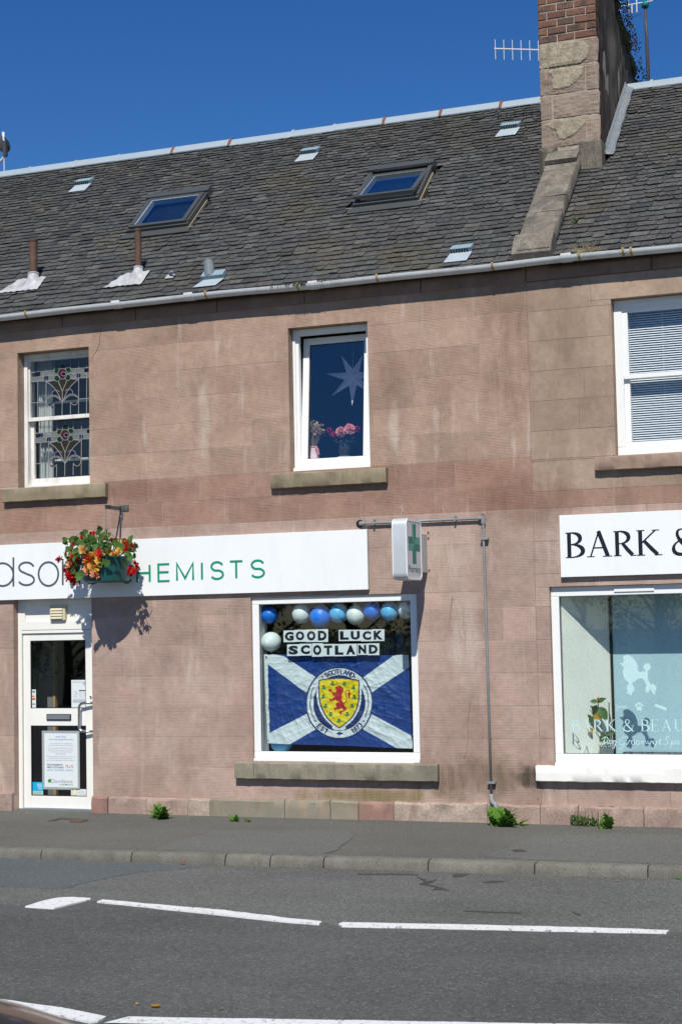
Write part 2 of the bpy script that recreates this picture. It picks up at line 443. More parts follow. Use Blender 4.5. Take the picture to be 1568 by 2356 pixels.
def mk_slate():
    t = NT('weathered roof slate'); p = t.pos()
    a = t.n('Attribute', {'attribute_name': 'tint'}).outputs['Fac']
    r = t.math('FRACT', t.math('ADD', t.math('MULTIPLY', t.rand(), 1.0), a))
    c = t.ramp(r, [(0, (.044, .044, .044)), (.25, (.063, .063, .062)), (.5, (.076, .075, .073)), (.7, (.056, .057, .059)), (.86, (.098, .097, .091)), (.95, (.070, .080, .074)), (1, (.038, .040, .045))])
    m = t.noise(p, 16, 5, .65); f = t.noise(t.pos((1, 1, 1)), 75, 3)
    c = t.mix(1, c, t.ramp(m, [(.28, .55), (.72, 1.45)]), 'MULTIPLY')
    c = t.mix(1, c, t.ramp(f, [(.3, .8), (.7, 1.2)]), 'MULTIPLY')
    mo = t.noise(p, .75, 5, .6); mf = t.noise(p, 22, 4, .7)
    ms = t.math('MULTIPLY', t.ramp(mo, [(.52, 0), (.70, 1)]), t.ramp(mf, [(.42, 0), (.60, 1)]))
    c = t.mix(t.math('MULTIPLY', ms, .75), c, (.10, .082, .030))
    li = t.ramp(t.noise(p, 38, 4, .75), [(.64, 0), (.72, 1)])
    c = t.mix(t.math('MULTIPLY', li, .45), c, (.24, .24, .21))
    return t.bsdf(c, .68, t.bump(t.math('ADD', m, f), .5, .01), spec=.35)
M['slate'] = mk_slate()
M['deck'] = simple('dark roof boarding', (.022, .021, .02), .95)
def mk_glass(name, fac=.16, tint=(.95, .98, .97)):
    t = NT(name)
    bf = t.n('NewGeometry').outputs['Backfacing']
    fr = t.n('Fresnel', IOR=t.math('SUBTRACT', 1.5, t.math('MULTIPLY', bf, 1.5-1/1.5))).outputs[0]
    k = t.math('MINIMUM', t.math('MULTIPLY', fr, fac/.04), 1.0)
    tr = t.n('BsdfTransparent', Color=tint); gl = t.n('BsdfGlossy', Color=(.95, .97, 1.0), Roughness=.015)
    ms = t.n('MixShader'); t.set(ms.inputs[0], k)
    t.t.links.new(tr.outputs[0], ms.inputs[1]); t.t.links.new(gl.outputs[0], ms.inputs[2])
    t.t.links.new(ms.outputs[0], t.out.inputs[0])
    return t.m
M['glass'] = mk_glass('window glass', .09)
M['leadglass'] = mk_glass('leaded clear glass', .05)
M['shopglass'] = mk_glass('shop glass', .062, (.90, .96, .95))
M['skyglass'] = mk_glass('skylight glass', .115, (.8, .86, .9))
M['tiltglass'] = mk_glass('tilted window glass', .14, (.95, .96, .97))
def mk_stain(name, c):
    t = NT(name); tr = t.n('BsdfTransparent', Color=c); df = t.n('BsdfPrincipled', Base_Color=tuple(x*.35 for x in c), Roughness=.2)
    ms = t.n('MixShader', Fac=.5); t.t.links.new(tr.outputs[0], ms.inputs[1]); t.t.links.new(df.outputs[0], ms.inputs[2])
    t.t.links.new(ms.outputs[0], t.out.inputs[0]); return t.m
M['sgreen'] = mk_stain('green leaded glass', (.03, .16, .04))
M['srose'] = mk_stain('rose leaded glass', (.38, .04, .10))
M['samber'] = mk_stain('amber leaded glass', (.15, .125, .065))
M['sblue'] = mk_stain('blue leaded glass', (.04, .05, .30))
M['sdark'] = mk_stain('dark leaded glass', (.02, .015, .03))
M['came'] = simple('grey lead came', (.24, .245, .25), .5, .1)
def mk_ripple():
    t = NT('rippled clear glass'); p = t.pos()
    v = t.n('TexVoronoi', Vector=p, Scale=95).outputs['Distance']
    df = t.n('BsdfPrincipled', Base_Color=(.40, .44, .43, 1), Roughness=.12); t.set(df.inputs['Normal'], t.bump(v, 1.0, .02))
    tr = t.n('BsdfTransparent', Color=(.85, .9, .9)); ms = t.n('MixShader', Fac=.5)
    t.t.links.new(tr.outputs[0], ms.inputs[1]); t.t.links.new(df.outputs[0], ms.inputs[2]); t.t.links.new(ms.outputs[0], t.out.inputs[0]); return t.m
M['ripple'] = mk_ripple()
M['curtain'] = simple('net curtain', (.55, .57, .57), .9, .05)
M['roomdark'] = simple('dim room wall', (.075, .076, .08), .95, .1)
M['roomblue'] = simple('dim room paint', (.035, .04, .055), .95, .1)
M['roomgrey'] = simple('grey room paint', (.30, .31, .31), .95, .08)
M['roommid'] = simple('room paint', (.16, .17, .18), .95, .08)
M['roompale'] = simple('pale lining', (.62, .63, .62), .8, .05)
M['creamwall'] = simple('cream display wall', (.72, .72, .66), .8, .04, 3, dirt=.1, dirtc=(.4, .4, .36))
M['bluewall'] = simple('pale blue display board', (.36, .51, .58), .75, .03, 3)
M['decal'] = simple('frosted aqua vinyl', (.46, .67, .68), .7, .02, bump=0)
M['blind'] = simple('white blind slat', (.70, .73, .78), .45, .02, bump=0)
def mk_asphalt(name, dark, light, warm=(1, 1, 1), speck=None, sc=1.0, patch=.16):
    t = NT(name); p = t.pos()
    f = t.noise(p, 100*sc, 3, .7); g = t.noise(p, 34*sc, 4, .65); b = t.noise(p, .55, 4, .55); b2 = t.noise(t.pos((.25, 1, 1)), 1.3, 4, .6)
    c = t.ramp(t.math('ADD', t.math('MULTIPLY', f, .6), t.math('MULTIPLY', g, .4)), [(.38, tuple(dark*.85*w for w in warm)), (.51, tuple((dark+light)/2*w for w in warm)), (.64, tuple(light*1.08*w for w in warm))])
    c = t.mix(1, c, t.ramp(b, [(.3, 1-patch), (.7, 1+patch)]), 'MULTIPLY')
    c = t.mix(1, c, t.ramp(b2, [(.3, 1-patch*.8), (.7, 1+patch*.8)]), 'MULTIPLY')
    vo = t.n('TexVoronoi', Vector=p, Scale=48*sc)
    ch = t.n('SeparateColor', Color=vo.outputs['Color']).outputs[0]
    st = t.math('MULTIPLY', t.ramp(ch, [(.78, 0), (.84, 1)]), t.ramp(vo.outputs['Distance'], [(.25, 1), (.45, 0)]))
    c = t.mix(t.math('MULTIPLY', st, .55), c, tuple(light*2.0*w for w in warm))
    if speck:
        v2 = t.n('TexVoronoi', Vector=p, Scale=15)
        c2 = t.n('SeparateColor', Color=v2.outputs['Color']).outputs[1]
        s2 = t.math('MULTIPLY', t.ramp(c2, [(.62, 0), (.66, 1)]), t.ramp(v2.outputs['Distance'], [(.14, 1), (.22, 0)]))
        s2 = t.math('MULTIPLY', s2, t.ramp(t.noise(p, 1.1, 3), [(.38, .15), (.6, 1)]))
        c = t.mix(t.math('MULTIPLY', s2, .75), c, speck)
    return t.bsdf(c, .88, t.bump(t.math('ADD', f, g), .6, .012), spec=.25)
M['road'] = mk_asphalt('carriageway asphalt', .050, .138, (.99, 1.04, .985))
M['layby'] = mk_asphalt('layby asphalt', .064, .165, (1.01, 1.04, .96))
M['patch'] = mk_asphalt('blue grey asphalt patch', .075, .150, (.86, 1.0, 1.04), patch=.08)
M['pave'] = mk_asphalt('pavement asphalt', .080, .150, (1.03, 1.03, .92), (.27, .155, .085), 1.3, .10)
M['pavelight'] = mk_asphalt('pale pavement asphalt', .092, .162, (1.01, 1.03, .94), (.28, .19, .12), 1.3, .08)
M['kerb'] = simple('granite kerb', (.145, .14, .118), .92, .25, 4, .25, .5, 90, dirt=.45, dirtc=(.09, .085, .06), ov=.1)
M['tar'] = simple('tar', (.052, .052, .049), .7, .2)
M['ground'] = simple('far ground', (.10, .11, .07), .95, .3, .1)
def mk_roadpaint():
    t = NT('worn white road paint'); p = t.pos()
    w = t.ramp(t.noise(t.pos((1, 1, 1)), 26, 5, .75), [(.36, 1), (.43, 0)])
    c = t.mix(1, (.70, .71, .70), t.ramp(t.noise(p, 60, 3), [(.3, .9), (.7, 1.08)]), 'MULTIPLY')
    c = t.mix(t.math('MULTIPLY', w, .85), c, (.10, .10, .10))
    return t.bsdf(c, .7, t.bump(t.noise(p, 90, 3), .4, .006), spec=.2)
M['paint'] = mk_roadpaint()
def leafmat(name, c, tr=.35, ov=.25):
    t = NT(name); p = t.pos()
    col = t.mix(1, c, t.ramp(t.rand(), [(0, 1-ov), (1, 1+ov)]), 'MULTIPLY')
    col = t.mix(1, col, t.ramp(t.noise(p, 60, 3), [(.3, .8), (.7, 1.2)]), 'MULTIPLY')
    b = t.n('BsdfPrincipled', Roughness=.5); t.set(b.inputs['Base Color'], col); b.inputs['Specular IOR Level'].default_value = .3
    tl = t.n('BsdfTranslucent'); t.set(tl.inputs[0], col)
    ms = t.n('MixShader', Fac=tr); t.t.links.new(b.outputs[0], ms.inputs[1]); t.t.links.new(tl.outputs[0], ms.inputs[2])
    t.t.links.new(ms.outputs[0], t.out.inputs[0]); return t.m
M['leaf'] = leafmat('begonia leaf', (.07, .155, .032), .3, .35)
M['weed'] = leafmat('dandelion leaf', (.10, .23, .03))
M['weed2'] = leafmat('creeping weed leaf', (.075, .15, .035))
M['treeleaf'] = leafmat('tree leaf', (.045, .085, .02))
M['rubber'] = leafmat('rubber plant leaf', (.055, .11, .03), .15, .4)
M['redleaf'] = leafmat('red young leaf', (.35, .06, .03))
M['oldleaf'] = leafmat('yellowing leaf', (.55, .30, .03))
M['red'] = leafmat('red petal', (.55, .012, .014), .25, .2)
M['yel'] = leafmat('yellow petal', (.80, .48, .09), .25, .12)
M['peach'] = leafmat('peach petal', (.80, .36, .20), .25, .12)
M['moss'] = leafmat('roof moss', (.075, .065, .022), .2, .3)
M['drygrass'] = leafmat('dry grass', (.42, .34, .17), .3, .2)
M['bark'] = simple('bark', (.10, .075, .055), .95, .3)
M['stem'] = simple('plant stem', (.10, .085, .05), .8, .2)
M['soil'] = simple('dark compost', (.03, .022, .016), .95, .3)

# ------------------------------------------------------------------ lettering helpers
def text_mb(body, size=1.0, bold=0.0, shear=0.0, align='LEFT', sx=1.0):
    cu = bpy.data.curves.new('lettering', 'FONT'); cu.body = body; cu.size = size; cu.offset = bold; cu.shear = shear
    cu.align_x = align; cu.resolution_u = 3
    o = bpy.data.objects.new('lettering', cu); COL.objects.link(o)
    dg = bpy.context.evaluated_depsgraph_get()
    me = bpy.data.meshes.new_from_object(o.evaluated_get(dg))
    vs = [(v.co.x*sx, v.co.y) for v in me.vertices]; fs = [tuple(p.vertices) for p in me.polygons]
    bpy.data.objects.remove(o); bpy.data.curves.remove(cu); bpy.data.meshes.remove(me)
    return vs, fs
def put_text(mb, body, x, z, y, size, bold=0.0, shear=0.0, align='LEFT', sx=1.0, width=None, height=None, slope=0.0):
    vs, fs = text_mb(body, 1.0, bold, shear, align, 1.0)
    if not vs: return
    x0 = min(v[0] for v in vs); x1 = max(v[0] for v in vs); y0 = min(v[1] for v in vs); y1 = max(v[1] for v in vs)
    kx = size*sx if width is None else width/max(x1-x0, 1e-6)
    kz = size if height is None else height/max(y1-y0, 1e-6)
    if width is not None and height is None: kz = size
    ox = {'LEFT': x0, 'CENTER': (x0+x1)/2, 'RIGHT': x1}[align]
    mb.add([(x + (v[0]-ox)*kx, y, z + (v[1]-(y0 if height is not None else 0))*kz + (v[0]-ox)*kx*slope) for v in vs], fs)
# stroke alphabet: unit cap height, each glyph = (width, list of polylines)
SG = {
 'C': (.86, [arc(.45, .5, .44, .5, 42, 318, 22)]),
 'H': (.72, [[(0,0),(0,1)],[(.72,0),(.72,1)],[(0,.53),(.72,.53)]]),
 'E': (.62, [[(.62,1),(0,1),(0,0),(.62,0)],[(0,.53),(.58,.53)]]),
 'M': (.92, [[(0,0),(0,1),(.46,.12),(.92,1),(.92,0)]]),
 'I': (.02, [[(0,0),(0,1)]]),
 'S': (.64, [[(.60,.83)] + arc(.32,.745,.28,.255,25,250,14) + arc(.32,.255,.30,.255,75,-155,16)]),
 'T': (.74, [[(0,1),(.74,1)],[(.37,0),(.37,1)]]),
 'O': (.98, [arc(.49,.5,.49,.5,0,360,30)]),
 'L': (.55, [[(0,1),(0,0),(.55,0)]]),
 'A': (.80, [[(0,0),(.40,1),(.80,0)],[(.14,.34),(.66,.34)]]),
 'N': (.76, [[(0,0),(0,1),(.76,0),(.76,1)]]),
 'D': (.78, [[(0,0),(0,1),(.30,1)] + arc(.30,.5,.48,.5,90,-90,14) + [(0,0)]]),
 '1': (.30, [[(0,.78),(.26,1),(.26,0)]]),
 '8': (.56, [arc(.28,.75,.24,.25,0,360,18), arc(.28,.26,.28,.26,0,360,18)]),
 '7': (.56, [[(0,1),(.56,1),(.18,0)]]),
 '3': (.54, [arc(.25,.75,.25,.25,140,-80,12) + arc(.25,.27,.29,.27,80,-140,12)]),
}
def stroke_glyph(mb, ch, x0, z0, wid, hei, sw, y, slope=0.0, t=.003):
    gw, pl = SG[ch]
    for k, line in enumerate(pl):
        pts = [(x0 + px/max(gw, .3)*wid*(1 if gw > .3 else 0), z0 + pz*hei + slope*px/max(gw, .3)*wid) for px, pz in line]
        cl = ch in 'O8' or (ch == 'D')
        if cl: pts = pts[:-1]
        mb.ribbon(pts, sw, y - .0006*k, t, closed=cl)

# ================================================================== GROUND
ROADZ = -0.10
mb = MB(); mb.box(-700, 700, -700, 700, -.40, -.16); struct('ground', mb, M['ground'])
mb = MB(); mb.box(-70, 60, -27, .3, -.30, ROADZ); struct('road', mb, M['road'])
k0, k1 = G(0, 1953), G(1568, 1997)
KS = (k1.y - k0.y) / (k1.x - k0.x)
def KY(x): return k0.y + KS * (x - k0.x)
lay = [G(px, py, ROADZ+.004) for px, py in ((60, 2084), (225, 2073), (480, 2098), (738, 2123), (790, 2128), (1150, 2135), (1540, 2144))]
lay = [Vector((-40, lay[0].y, 0)), Vector((lay[0].x-2, lay[0].y, 0))] + lay + [Vector((lay[-1].x+3, lay[-1].y+.1, 0)), Vector((30, lay[-1].y, 0))]
lay = [p + Vector((0, rnd(-.02, .02), 0)) for p in lay] + [Vector((30, KY(30)+.06, 0)), Vector((-40, KY(-40)+.06, 0))]
n = len(lay)
mb = MB(); mb.add([(p.x, p.y, ROADZ+.004) for p in lay] + [(p.x, p.y, ROADZ-.03) for p in lay], [tuple(range(n))] + [(i, n+i, n+(i+1) % n, (i+1) % n) for i in range(n)])
struct('layby', mb, M['layby'])
mb = MB()
KT = .14
mb.add([(-40, KY(-40)+KT, -.2), (30, KY(30)+KT, -.2), (30, .5, -.2), (-40, .5, -.2), (-40, KY(-40)+KT, -.004), (30, KY(30)+KT, -.004), (30, .5, 0), (-40, .5, 0)],
       [(3,2,1,0),(4,5,6,7),(0,1,5,4),(1,2,6,5),(2,3,7,6),(3,0,4,7)])
pavement = struct('pavement', mb, M['pave'])
def sheet(name, pxs, z, mat, rag=0.0, seg=.12, kind='structure'):
    pts = [G(px, py, z) for px, py in pxs]
    if rag:
        out = []
        for a, b in zip(pts, pts[1:] + pts[:1]):
            n = max(1, int((b-a).length / seg))
            for i in range(n):
                p = a.lerp(b, i/n)
                out.append(p + Vector((rnd(-rag, rag), rnd(-rag, rag), 0)))
        pts = out
    ar = sum(p.x*q.y - q.x*p.y for p, q in zip(pts, pts[1:] + pts[:1]))
    if ar < 0: pts = pts[::-1]
    n = len(pts)
    mb = MB(); mb.add([(p.x, p.y, z) for p in pts] + [(p.x, p.y, z-.03) for p in pts], [tuple(range(n))] + [(i, n+i, n+(i+1) % n, (i+1) % n) for i in range(n)])
    return obj(name, mb, mat, kind=kind)
q4 = zoomer(0, 3100, .8929); q5 = zoomer(1300, 3000, .9094); q6 = zoomer(0, 3700, .8693); q7 = zoomer(1363, 3700, .8693); q8 = zoomer(0, 3900, .3189)
sheet('pavement_patch', [q4(*p) for p in ((680,335),(960,250),(1100,247),(1568,250))] + [q5(*p) for p in ((60,410),(180,372),(95,362))][:0] + [q5(*p) for p in ((120,385),(60,440),(0,455))] + [q4(*p) for p in ((1480,366),(1000,348))], .004, M['pavelight'], .02, .3)
sheet('pavement_patch', [q5(*p) for p in ((700,470),(920,378),(1300,368),(1568,375),(1568,500),(1100,490))], .004, M['pavelight'], .02, .3)
sheet('road_patch', [q4(*p) for p in ((-60,375),(120,375),(420,392),(700,400),(900,416),(640,432),(420,476),(300,506),(180,508),(0,497),(-60,495))], ROADZ+.008, M['patch'], .03, .15)
marks = [
 ([(115,588),(180,566),(262,549),(320,547),(405,551),(405,558),(330,575),(240,597),(180,594)], q4),
 ([(437,567),(462,558),(700,580),(1000,605),(1300,642),(1440,656),(1425,667),(1320,660),(1000,626),(700,594),(500,573)], q4),
 ([(58,765),(78,758),(500,766),(900,774),(1300,785),(1512,793),(1500,803),(1200,797),(800,788),(400,779),(75,774)], q5),
 ([(-120,290),(0,303),(160,318),(520,375),(760,408),(1050,462),(1345,520),(1310,545),(1240,575),(1130,587),(900,545),(680,498),(560,480),(300,420),(0,380),(-120,360)], q8)]
for pts, q in marks:
    sheet('road_marking', [q(*p) for p in pts], ROADZ+.012, M['paint'], .008, .10)
a = G(*q6(590,432), ROADZ); b = G(*q6(1568,443), ROADZ); c = G(*q7(500,456), ROADZ)
dirv = (c - a).normalized(); nv = Vector((dirv.y, -dirv.x, 0))
e = c + dirv * 3
pl = [a.lerp(e, i/40) + Vector((rnd(-.006,.006), rnd(-.008,.008), 0)) for i in range(41)]
pr = [p + nv * .16 - dirv*(.10 if i == 0 else 0) for i, p in enumerate(pl)]
mb = MB(); mb.add([(p.x, p.y, ROADZ+.012) for p in pl + pr[::-1]], [tuple(range(82))])
o = obj('road_marking', mb, M['paint'], kind='structure')
fixn(o)
if o.data.polygons[0].normal.z < 0:
    o.data.flip_normals()
for pts in (((405,560),(440,568),(430,578),(480,574),(492,570),(470,582),(440,590),(500,602),(545,617),(470,614),(490,604),(415,590),(440,578)),
            ((560,548),(600,545),(632,548),(600,556),(560,560)), ((690,580),(740,574),(790,577),(750,583),(700,585)),
            ((140,545),(280,543),(410,547),(400,551),(270,548),(150,549)), ((1083,710),(1100,716),(1122,722),(1118,727),(1095,719)), ((610,706),(720,710),(860,716),(860,719),(720,714),(610,709))):
    sheet('road_crack', [q5(*p) for p in pts], ROADZ+.009, M['tar'], .004, .08)
sheet('pavement_seam', [q4(*p) for p in ((215,206),(270,192),(330,195),(395,199),(392,207),(320,199),(272,197),(240,206))], .005, M['tar'], .004, .1)
sheet('pavement_seam', [q4(*p) for p in ((320,200),(390,203),(360,212),(310,209))], .007, M['rustpipe'], .0)
# small metal covers in the pavement
for lab, pts, q in (('small rusty square stopcock cover set in the pavement near the kerb', ((815,440),(835,450),(890,447),(868,438)), q5),):
    P = [G(*q(*p), .006) for p in pts]
    t = thing('stopcock_cover', lab, 'drain cover', (P[0] + P[2]) / 2)
    mb = MB(); mb.add([(p.x, p.y, .006) for p in P] + [(p.x, p.y, -.05) for p in P], [(0,1,2,3),(4,7,6,5),(0,4,5,1),(1,5,6,2),(2,6,7,3),(3,7,4,0)])
    fixn(obj('frame', mb, M['rustpipe'], t))
    cc = (P[0]+P[2])/2; mb = MB(); mb.add([(cc.x+(p.x-cc.x)*.75, cc.y+(p.y-cc.y)*.75, .010) for p in P] + [(cc.x+(p.x-cc.x)*.75, cc.y+(p.y-cc.y)*.75, -.01) for p in P], [(0,1,2,3),(4,7,6,5),(0,4,5,1),(1,5,6,2),(2,6,7,3),(3,7,4,0)])
    fixn(obj('lid', mb, M['tar'], t))
# kerb stones
kerb = bpy.data.objects.new('kerb', None); link(kerb, None, Matrix.Translation((-6, KY(-6), ROADZ))); kerb['kind'] = 'structure'
kx = [G(px, 1952 + 44*px/1568).x for px in (97.6, 304.6, 520.3, 623, 745.8, 985.7, 1230, 1490)]
xs = [kx[0] - .95*i for i in range(7, 0, -1)] + kx + [kx[-1] + .92*i for i in range(1, 9)]
for x0, x1 in zip(xs, xs[1:]):
    mb = MB(); n = 6
    g = .006
    prof = [(0.004, -.16), (0, ROADZ+.02), (.006, -.035), (.018, -.012), (.034, -.002), (.06, .002), (KT, .003), (KT, -.16)]
    vs = []
    for i in range(n+1):
        x = x0 + g + (x1-x0-2*g) * i/n
        for py, pz in prof:
            j = .004 if 0 < pz+.08 else .002
            vs.append((x + rnd(-.002, .002)*(0 < i < n), KY(x) + py + rnd(-j, j), pz + rnd(-.003, .003)*(pz > -.1)))
    m = len(prof)
    fs = [(i*m+k, (i+1)*m+k, (i+1)*m+(k+1)%m, i*m+(k+1)%m) for i in range(n) for k in range(m)] + [tuple(range(m)), tuple(n*m+k for k in range(m-1, -1, -1))]
    mb.add(vs, fs)
    o = obj('kerb_stone', mb, M['kerb'], kerb); fixn(o); smoothang(o, 40)

# ================================================================== BUILDINGS
def opening(l, r, t, b, y=0.0):
    return [W(*l, y).x, W(*r, y).x if isinstance(r, tuple) else r, W(*b, y).z, W(*t, y).z]
O_W1 = opening((41, 960), (205, 960), (120, 805), (120, 1118))
O_W2 = opening((665, 910), (847.5, 905), (752.5, 747), (760, 1079))
x3 = W(1410, 867).x
O_W3 = opening((1410, 867), x3 + 1.15, (1487, 680), (1487, 1043.5))
O_SH = opening((579.5, 1562), (961.5, 1562), (767, 1370.5), (774, 1752.5))
O_DR = opening((32.1, 1583), (211.8, 1583), (130, 1376), (130, 1880)); O_DR[2] = -.02
xbk = W(1268.7, 1558).x
O_BK = opening((1268.7, 1558), xbk + 2.7, (1413, 1346.5), (1413, 1763))
XL, XM, XR = -16.0, W(1216, 850).x, 1.2
ZT = 5.86
bld1 = thing('terraced_building', 'two storey pink sandstone terrace with skylights, stained glass sash and white chemist shop door', 'building', (-9, 0, 0))
bld2 = thing('terraced_building', 'tan and pink stone terrace with tall brick and stone chimney and dog grooming shop window', 'building', (-2, 0, 0))
def masonry(bld, xl, xr, opens, zones, jmat):
    mb = MB()
    big = rsub([(xl, xr, -.1, ZT)], [(o[0]-.003, o[1]+.003, o[2]-.003, o[3]+.003) for o in opens])
    for (x0, x1, z0, z1) in big: mb.box(x0+.001, x1-.001, .0022, .30, z0, z1)
    wall = obj('wall', mb, jmat, bld)
    for (z0, z1, nrow, mat, wmin, wmax) in zones:
        h = (z1-z0)/nrow
        for r in range(nrow):
            a, b = z0 + r*h, z0 + (r+1)*h
            x = xl - rnd(0, .4)
            while x < xr:
                w = rnd(wmin, wmax)
                if xr - (x+w) < wmin*.5: w = xr - x
                bx0, bx1 = max(x, xl), min(x+w, xr)
                for (p0, p1, s0, s1) in rsub([(bx0, bx1, a, b)], [tuple(o) for o in opens]):
                    if p1-p0 < .012 or s1-s0 < .012: continue
                    m = MB(); g = .0014
                    m.cham(p0+g, p1-g, rnd(-.0008, .0008), .135, s0+g, s1-g, .0013, .0005)
                    obj('stone_block', m, mat, wall)
                x += w
    return wall
wall1 = masonry(bld1, XL, XM, [O_W1, O_W2, O_SH, O_DR], [(.19, 3.28, 9, M['pinklow'], .55, .95), (3.28, 3.83, 2, M['redband'], .55, 1.0), (3.83, 5.70, 6, M['pink'], .55, .95)], M['mortar'])
wall2 = masonry(bld2, XM, XR, [O_W3, O_BK], [(.19, 3.28, 9, M['pinklow'], .6, 1.1), (3.28, 3.46, 1, M['redband'], .7, 1.2), (3.46, 5.70, 7, M['tan'], .75, 1.35)], M['jointdark'])
# eaves course
for bld, wl_, a, b in ((bld1, wall1, XL, XM), (bld2, wall2, XM, XR)):
    x = a
    while x < b:
        w = min(rnd(.8, 1.4), b-x)
        if b-(x+w) < .3: w = b-x
        m = MB(); m.cham(x+.003, x+w-.003, -.028+rnd(-.003,.003), .12, 5.705, ZT, .008, .002)
        obj('eaves_stone', m, M['cornice'], wl_); x += w
# plinth: each stone its own, standing proud of the wall
def plinth(wl_, segs):
    for (x0, x1, mat, h, d) in segs:
        m = MB(); n = max(3, int((x1-x0)/.045))
        vs = []
        for i in range(n+1):
            x = x0+.004 + (x1-x0-.008)*i/n
            for (yy, zz) in ((.1, -.06), (-d, -.06), (-d, .0), (-d, h*.5), (-d, h-.02), (-d+.03, h), (.1, h)):
                w_ = mnoise.noise((x*3.1, zz*9, 2.2))*.014 + mnoise.noise((x*11, zz*22, 5.1))*.010
                vs.append((x, yy+(w_ + rnd(-.004, .004) if yy < 0 else 0), zz + (mnoise.noise((x*2.3, 1, 8))*.022 + rnd(-.006, .006) if zz > h*.4 else 0)))
        fs = [(i*7+k, (i+1)*7+k, (i+1)*7+k+1, i*7+k+1) for i in range(n) for k in range(6)] + [tuple(range(7)), tuple(n*7+k for k in range(6, -1, -1))]
        m.add(vs, fs); o = obj('plinth_stone', m, mat, wl_); fixn(o); smoothang(o, 50)
px_ = lambda p: W(p, 1865, -.05).x
dl, dr = O_DR[0], O_DR[1]
plinth(wall1, [(XL, -12.6, M['plinthpink'], .2, .05), (-12.6, -11.4, M['plinthpale'], .2, .05), (-11.4, dl-.25, M['plinthgrey'], .21, .05), (dl-.25, dl-.002, M['plinthpink'], .22, .055),
   (dr+.002, px_(247), M['plinthred'], .19, .05), (px_(247), px_(335), M['plinthpink'], .185, .035), (px_(335), px_(432), M['plinthpink'], .18, .04), (px_(432), px_(482), M['plinthpale'], .18, .045),
   (px_(482), px_(655), M['plinthgrey'], .195, .055), (px_(655), px_(760), M['plinthgrey'], .195, .055), (px_(760), px_(824), M['plinthgrey'], .19, .053), (px_(824), px_(905), M['plinthred'], .195, .045),
   (px_(905), px_(1120), M['plinthpale'], .195, .05), (px_(1120), XM, M['plinthpink'], .195, .055)])
plinth(wall2, [(XM, px_(1330), M['plinthpink'], .20, .055), (px_(1330), px_(1480), M['plinthpink'], .195, .055), (px_(1480), -2.2, M['plinthpink'], .2, .055), (-2.2, -1.0, M['plinthpink'], .2, .055), (-1.0, XR, M['plinthpink'], .2, .055)])

m = MB()
for pts in (((233,735),(233,762),(230,775),(229,790),(222,808),(214,818),(212,826)), ((1082,1612),(1079,1640),(1074,1665),(1077,1700),(1072,1730),(1066,1745)), ((1040,1372),(1037,1398),(1034,1425),(1033,1440))):
    m = MB(); m.ribbon([(W(*p).x + rnd(-.004, .004), W(*p).z) for p in pts], [.0025 + rnd(0, .0025) for _ in pts], -.0035, .002)
    obj('crack', m, M['jointdark'], wall1)
dripm = simple('lime drip', (.47, .37, .315), .95, .15)
for x_, y0_, y1_ in ((983, 1225, 1310), (1003, 1228, 1332), (1010, 1235, 1345), (1030, 1222, 1318), (1038, 1225, 1340), (975, 1200, 1290), (1060, 1400, 1480), (1064, 1430, 1520), (1090, 1450, 1500), (925, 1160, 1185), (1020, 1160, 1200)):
    n_ = 9; m = MB(); m.ribbon([(W(x_ + 2.2*math.sin(i*1.3+x_) + rnd(-.6, .6), y0_+(y1_-y0_)*i/n_).x, W(x_, y0_+(y1_-y0_)*i/n_).z) for i in range(n_+1)], [.003 + .006*math.sin(PI*(i+.5)/(n_+1)) for i in range(n_+1)], -.0032 - rnd(0, .0005), .001); obj('lime_drip', m, dripm, wall1)

